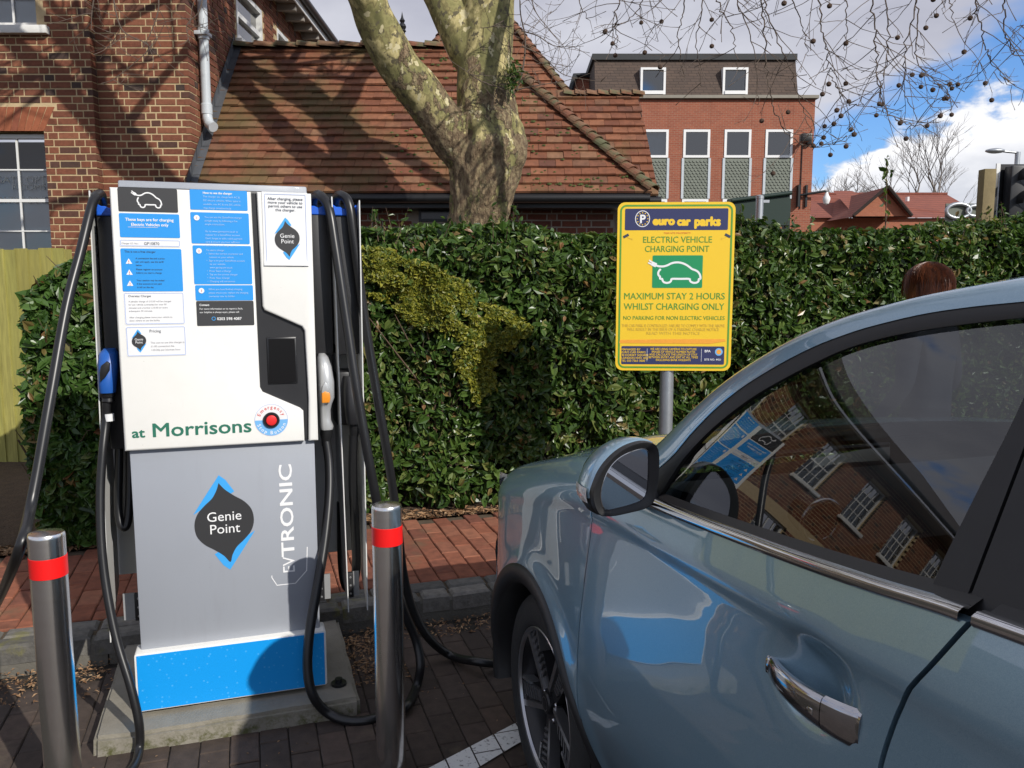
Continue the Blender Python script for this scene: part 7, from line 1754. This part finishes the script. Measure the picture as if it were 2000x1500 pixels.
# ------------------------------------------------------------------ person beyond the car
t = MT('hair_auburn'); wv_ = t.noise(60, 5, .6, t.coord((1, 1, .12))); t.col(t.mix(t.gray(wv_, .3, .7), (.035, .009, .004), (.16, .045, .014))).set(rough=.38); t.bump(wv_, .5, .004); M['hair_auburn'] = t.m
plain('skin', (.50, .30, .22), .55); plain('coat_navy', (.02, .022, .035), .85, var=.3, scale=20); plain('jeans', (.03, .04, .07), .9, var=.3, scale=30)
pp = at_y(1820, 512, 4.15); PX, PY = pp.x, 4.15; HT = pp.z - PATH_Z * 0
pe = empty('person', frame(Vector((PX, PY, 0)), Vector((math.cos(R(35)), math.sin(R(35)), 0)), Vector((-math.sin(R(35)), math.cos(R(35)), 0))), 'person with auburn hair in dark coat standing beyond the car', 'person')
hsc = (HT - .02) / 1.70
J = {'pelvis': (0, 0, .93, .135), 'waist': (0, -.01, 1.07, .125), 'chest': (0, -.01, 1.28, .15), 'neckb': (0, 0, 1.43, .075), 'neck': (0, .01, 1.49, .052), 'head': (0, .02, 1.57, .085), 'crown': (0, .02, 1.64, .075)}
for s, k in ((1, 'l'), (-1, 'r')):
    J.update({k + 'hip': (s * .09, 0, .88, .095), k + 'knee': (s * .10, .015, .49, .062), k + 'ankle': (s * .10, -.01, .09, .043), k + 'toe': (s * .115, .14, .035, .038), k + 'sho': (s * .17, -.005, 1.38, .068), k + 'elb': (s * .235, -.03, 1.12, .048), k + 'wri': (s * .22, .10, .95, .034), k + 'pal': (s * .215, .14, .89, .036)})
Ed = [('pelvis', 'waist'), ('waist', 'chest'), ('chest', 'neckb'), ('neckb', 'neck'), ('neck', 'head'), ('head', 'crown')]
for k in 'lr': Ed += [('pelvis', k + 'hip'), (k + 'hip', k + 'knee'), (k + 'knee', k + 'ankle'), (k + 'ankle', k + 'toe'), ('chest', k + 'sho'), (k + 'sho', k + 'elb'), (k + 'elb', k + 'wri'), (k + 'wri', k + 'pal')]
for k, s in (('l', 1), ('r', -1)):
    for fi, (dx_, dy_, dz_, ln) in enumerate(((.02, .02, -.02, .065), (.008, .03, -.04, .08), (-.004, .026, -.045, .085), (-.015, .018, -.04, .075), (-.022, .035, .0, .06))):
        b = J[k + 'pal']; J[f'{k}f{fi}a'] = (b[0] + s * dx_, b[1] + dy_ * .8, b[2] + dz_, .0095); J[f'{k}f{fi}b'] = (b[0] + s * dx_ * 1.1, b[1] + dy_ * .8 + .012, b[2] + dz_ - ln * .5, .008); Ed += [(k + 'pal', f'{k}f{fi}a'), (f'{k}f{fi}a', f'{k}f{fi}b')]
names = list(J); me = bpy.data.meshes.new('body'); me.from_pydata([tuple(c * hsc for c in J[n][:3]) for n in names], [(names.index(a), names.index(b)) for a, b in Ed], [])
body = bpy.data.objects.new('body', me); link(body, pe); md = body.modifiers.new('skin', 'SKIN')
for i, n in enumerate(names): r_ = J[n][3] * hsc; me.skin_vertices[0].data[i].radius = (r_, r_ * .85); me.skin_vertices[0].data[i].use_root = (n == 'pelvis')
body.modifiers.new('smooth', 'SUBSURF').levels = 2; body.modifiers['smooth'].render_levels = 2; md.use_smooth_shade = True
t = MT('clothed_body'); sz = t.n('ShaderNodeSeparateXYZ'); t.l(t.coord(which='Object'), sz.inputs[0]); z_ = sz.outputs[2]
c = t.mix(t.math('GREATER_THAN', z_, .90 * hsc), (.03, .04, .07), (.02, .022, .035)); c = t.mix(t.math('GREATER_THAN', z_, 1.47 * hsc), c, (.50, .30, .22)); t.col(c).set(rough=.8); me.materials.append(t.m)
hc = Vector((0, .015, 1.605)) * hsc
bm = bmesh.new(); bmesh.ops.create_uvsphere(bm, u_segments=40, v_segments=26, radius=.1)
for v_ in bm.verts:
    c_ = v_.co.copy(); v_.co = Vector((c_.x * 1.04, c_.y * 1.16 - .008, c_.z * 1.10 if c_.z > 0 else c_.z * 1.9)); k = mnoise.noise(Vector((math.atan2(c_.y, c_.x) * 5, c_.z * 6, 1))); v_.co.x *= 1 + .05 * k; v_.co.y *= 1 + .05 * k
hair = from_bm('hair', bm, M['hair_auburn'], pe, True, Matrix.Translation(hc + Vector((0, -.005, .0))))
hs_ = Acc(); rh = random.Random(4)
for _ in range(1500):
    a = rh.uniform(0, 6.283); part = Vector((rh.gauss(.0, .012), rh.uniform(-.09, .06), .112)); d = Vector((math.cos(a), math.sin(a) * 1.12, 0)); ln = rh.uniform(.55, 1.0); pts = []
    for k in range(7):
        th = k / 6 * 1.75 * ln; rr_ = rh.uniform(1.005, 1.05); p = Vector((d.x * .108 * math.sin(min(th, 1.57)) , d.y * .108 * math.sin(min(th, 1.57)) - .006, .113 * math.cos(min(th, 1.57)) - (.11 * (th - 1.57) / .3 if th > 1.57 else 0))) * rr_
        pts.append(hc + p)
    hs_.tube(pts, [.0011] * 6 + [.0005], 3)
hs_.build('hair_strands', M['hair_auburn'], pe, kind='stuff')
finish_texts()
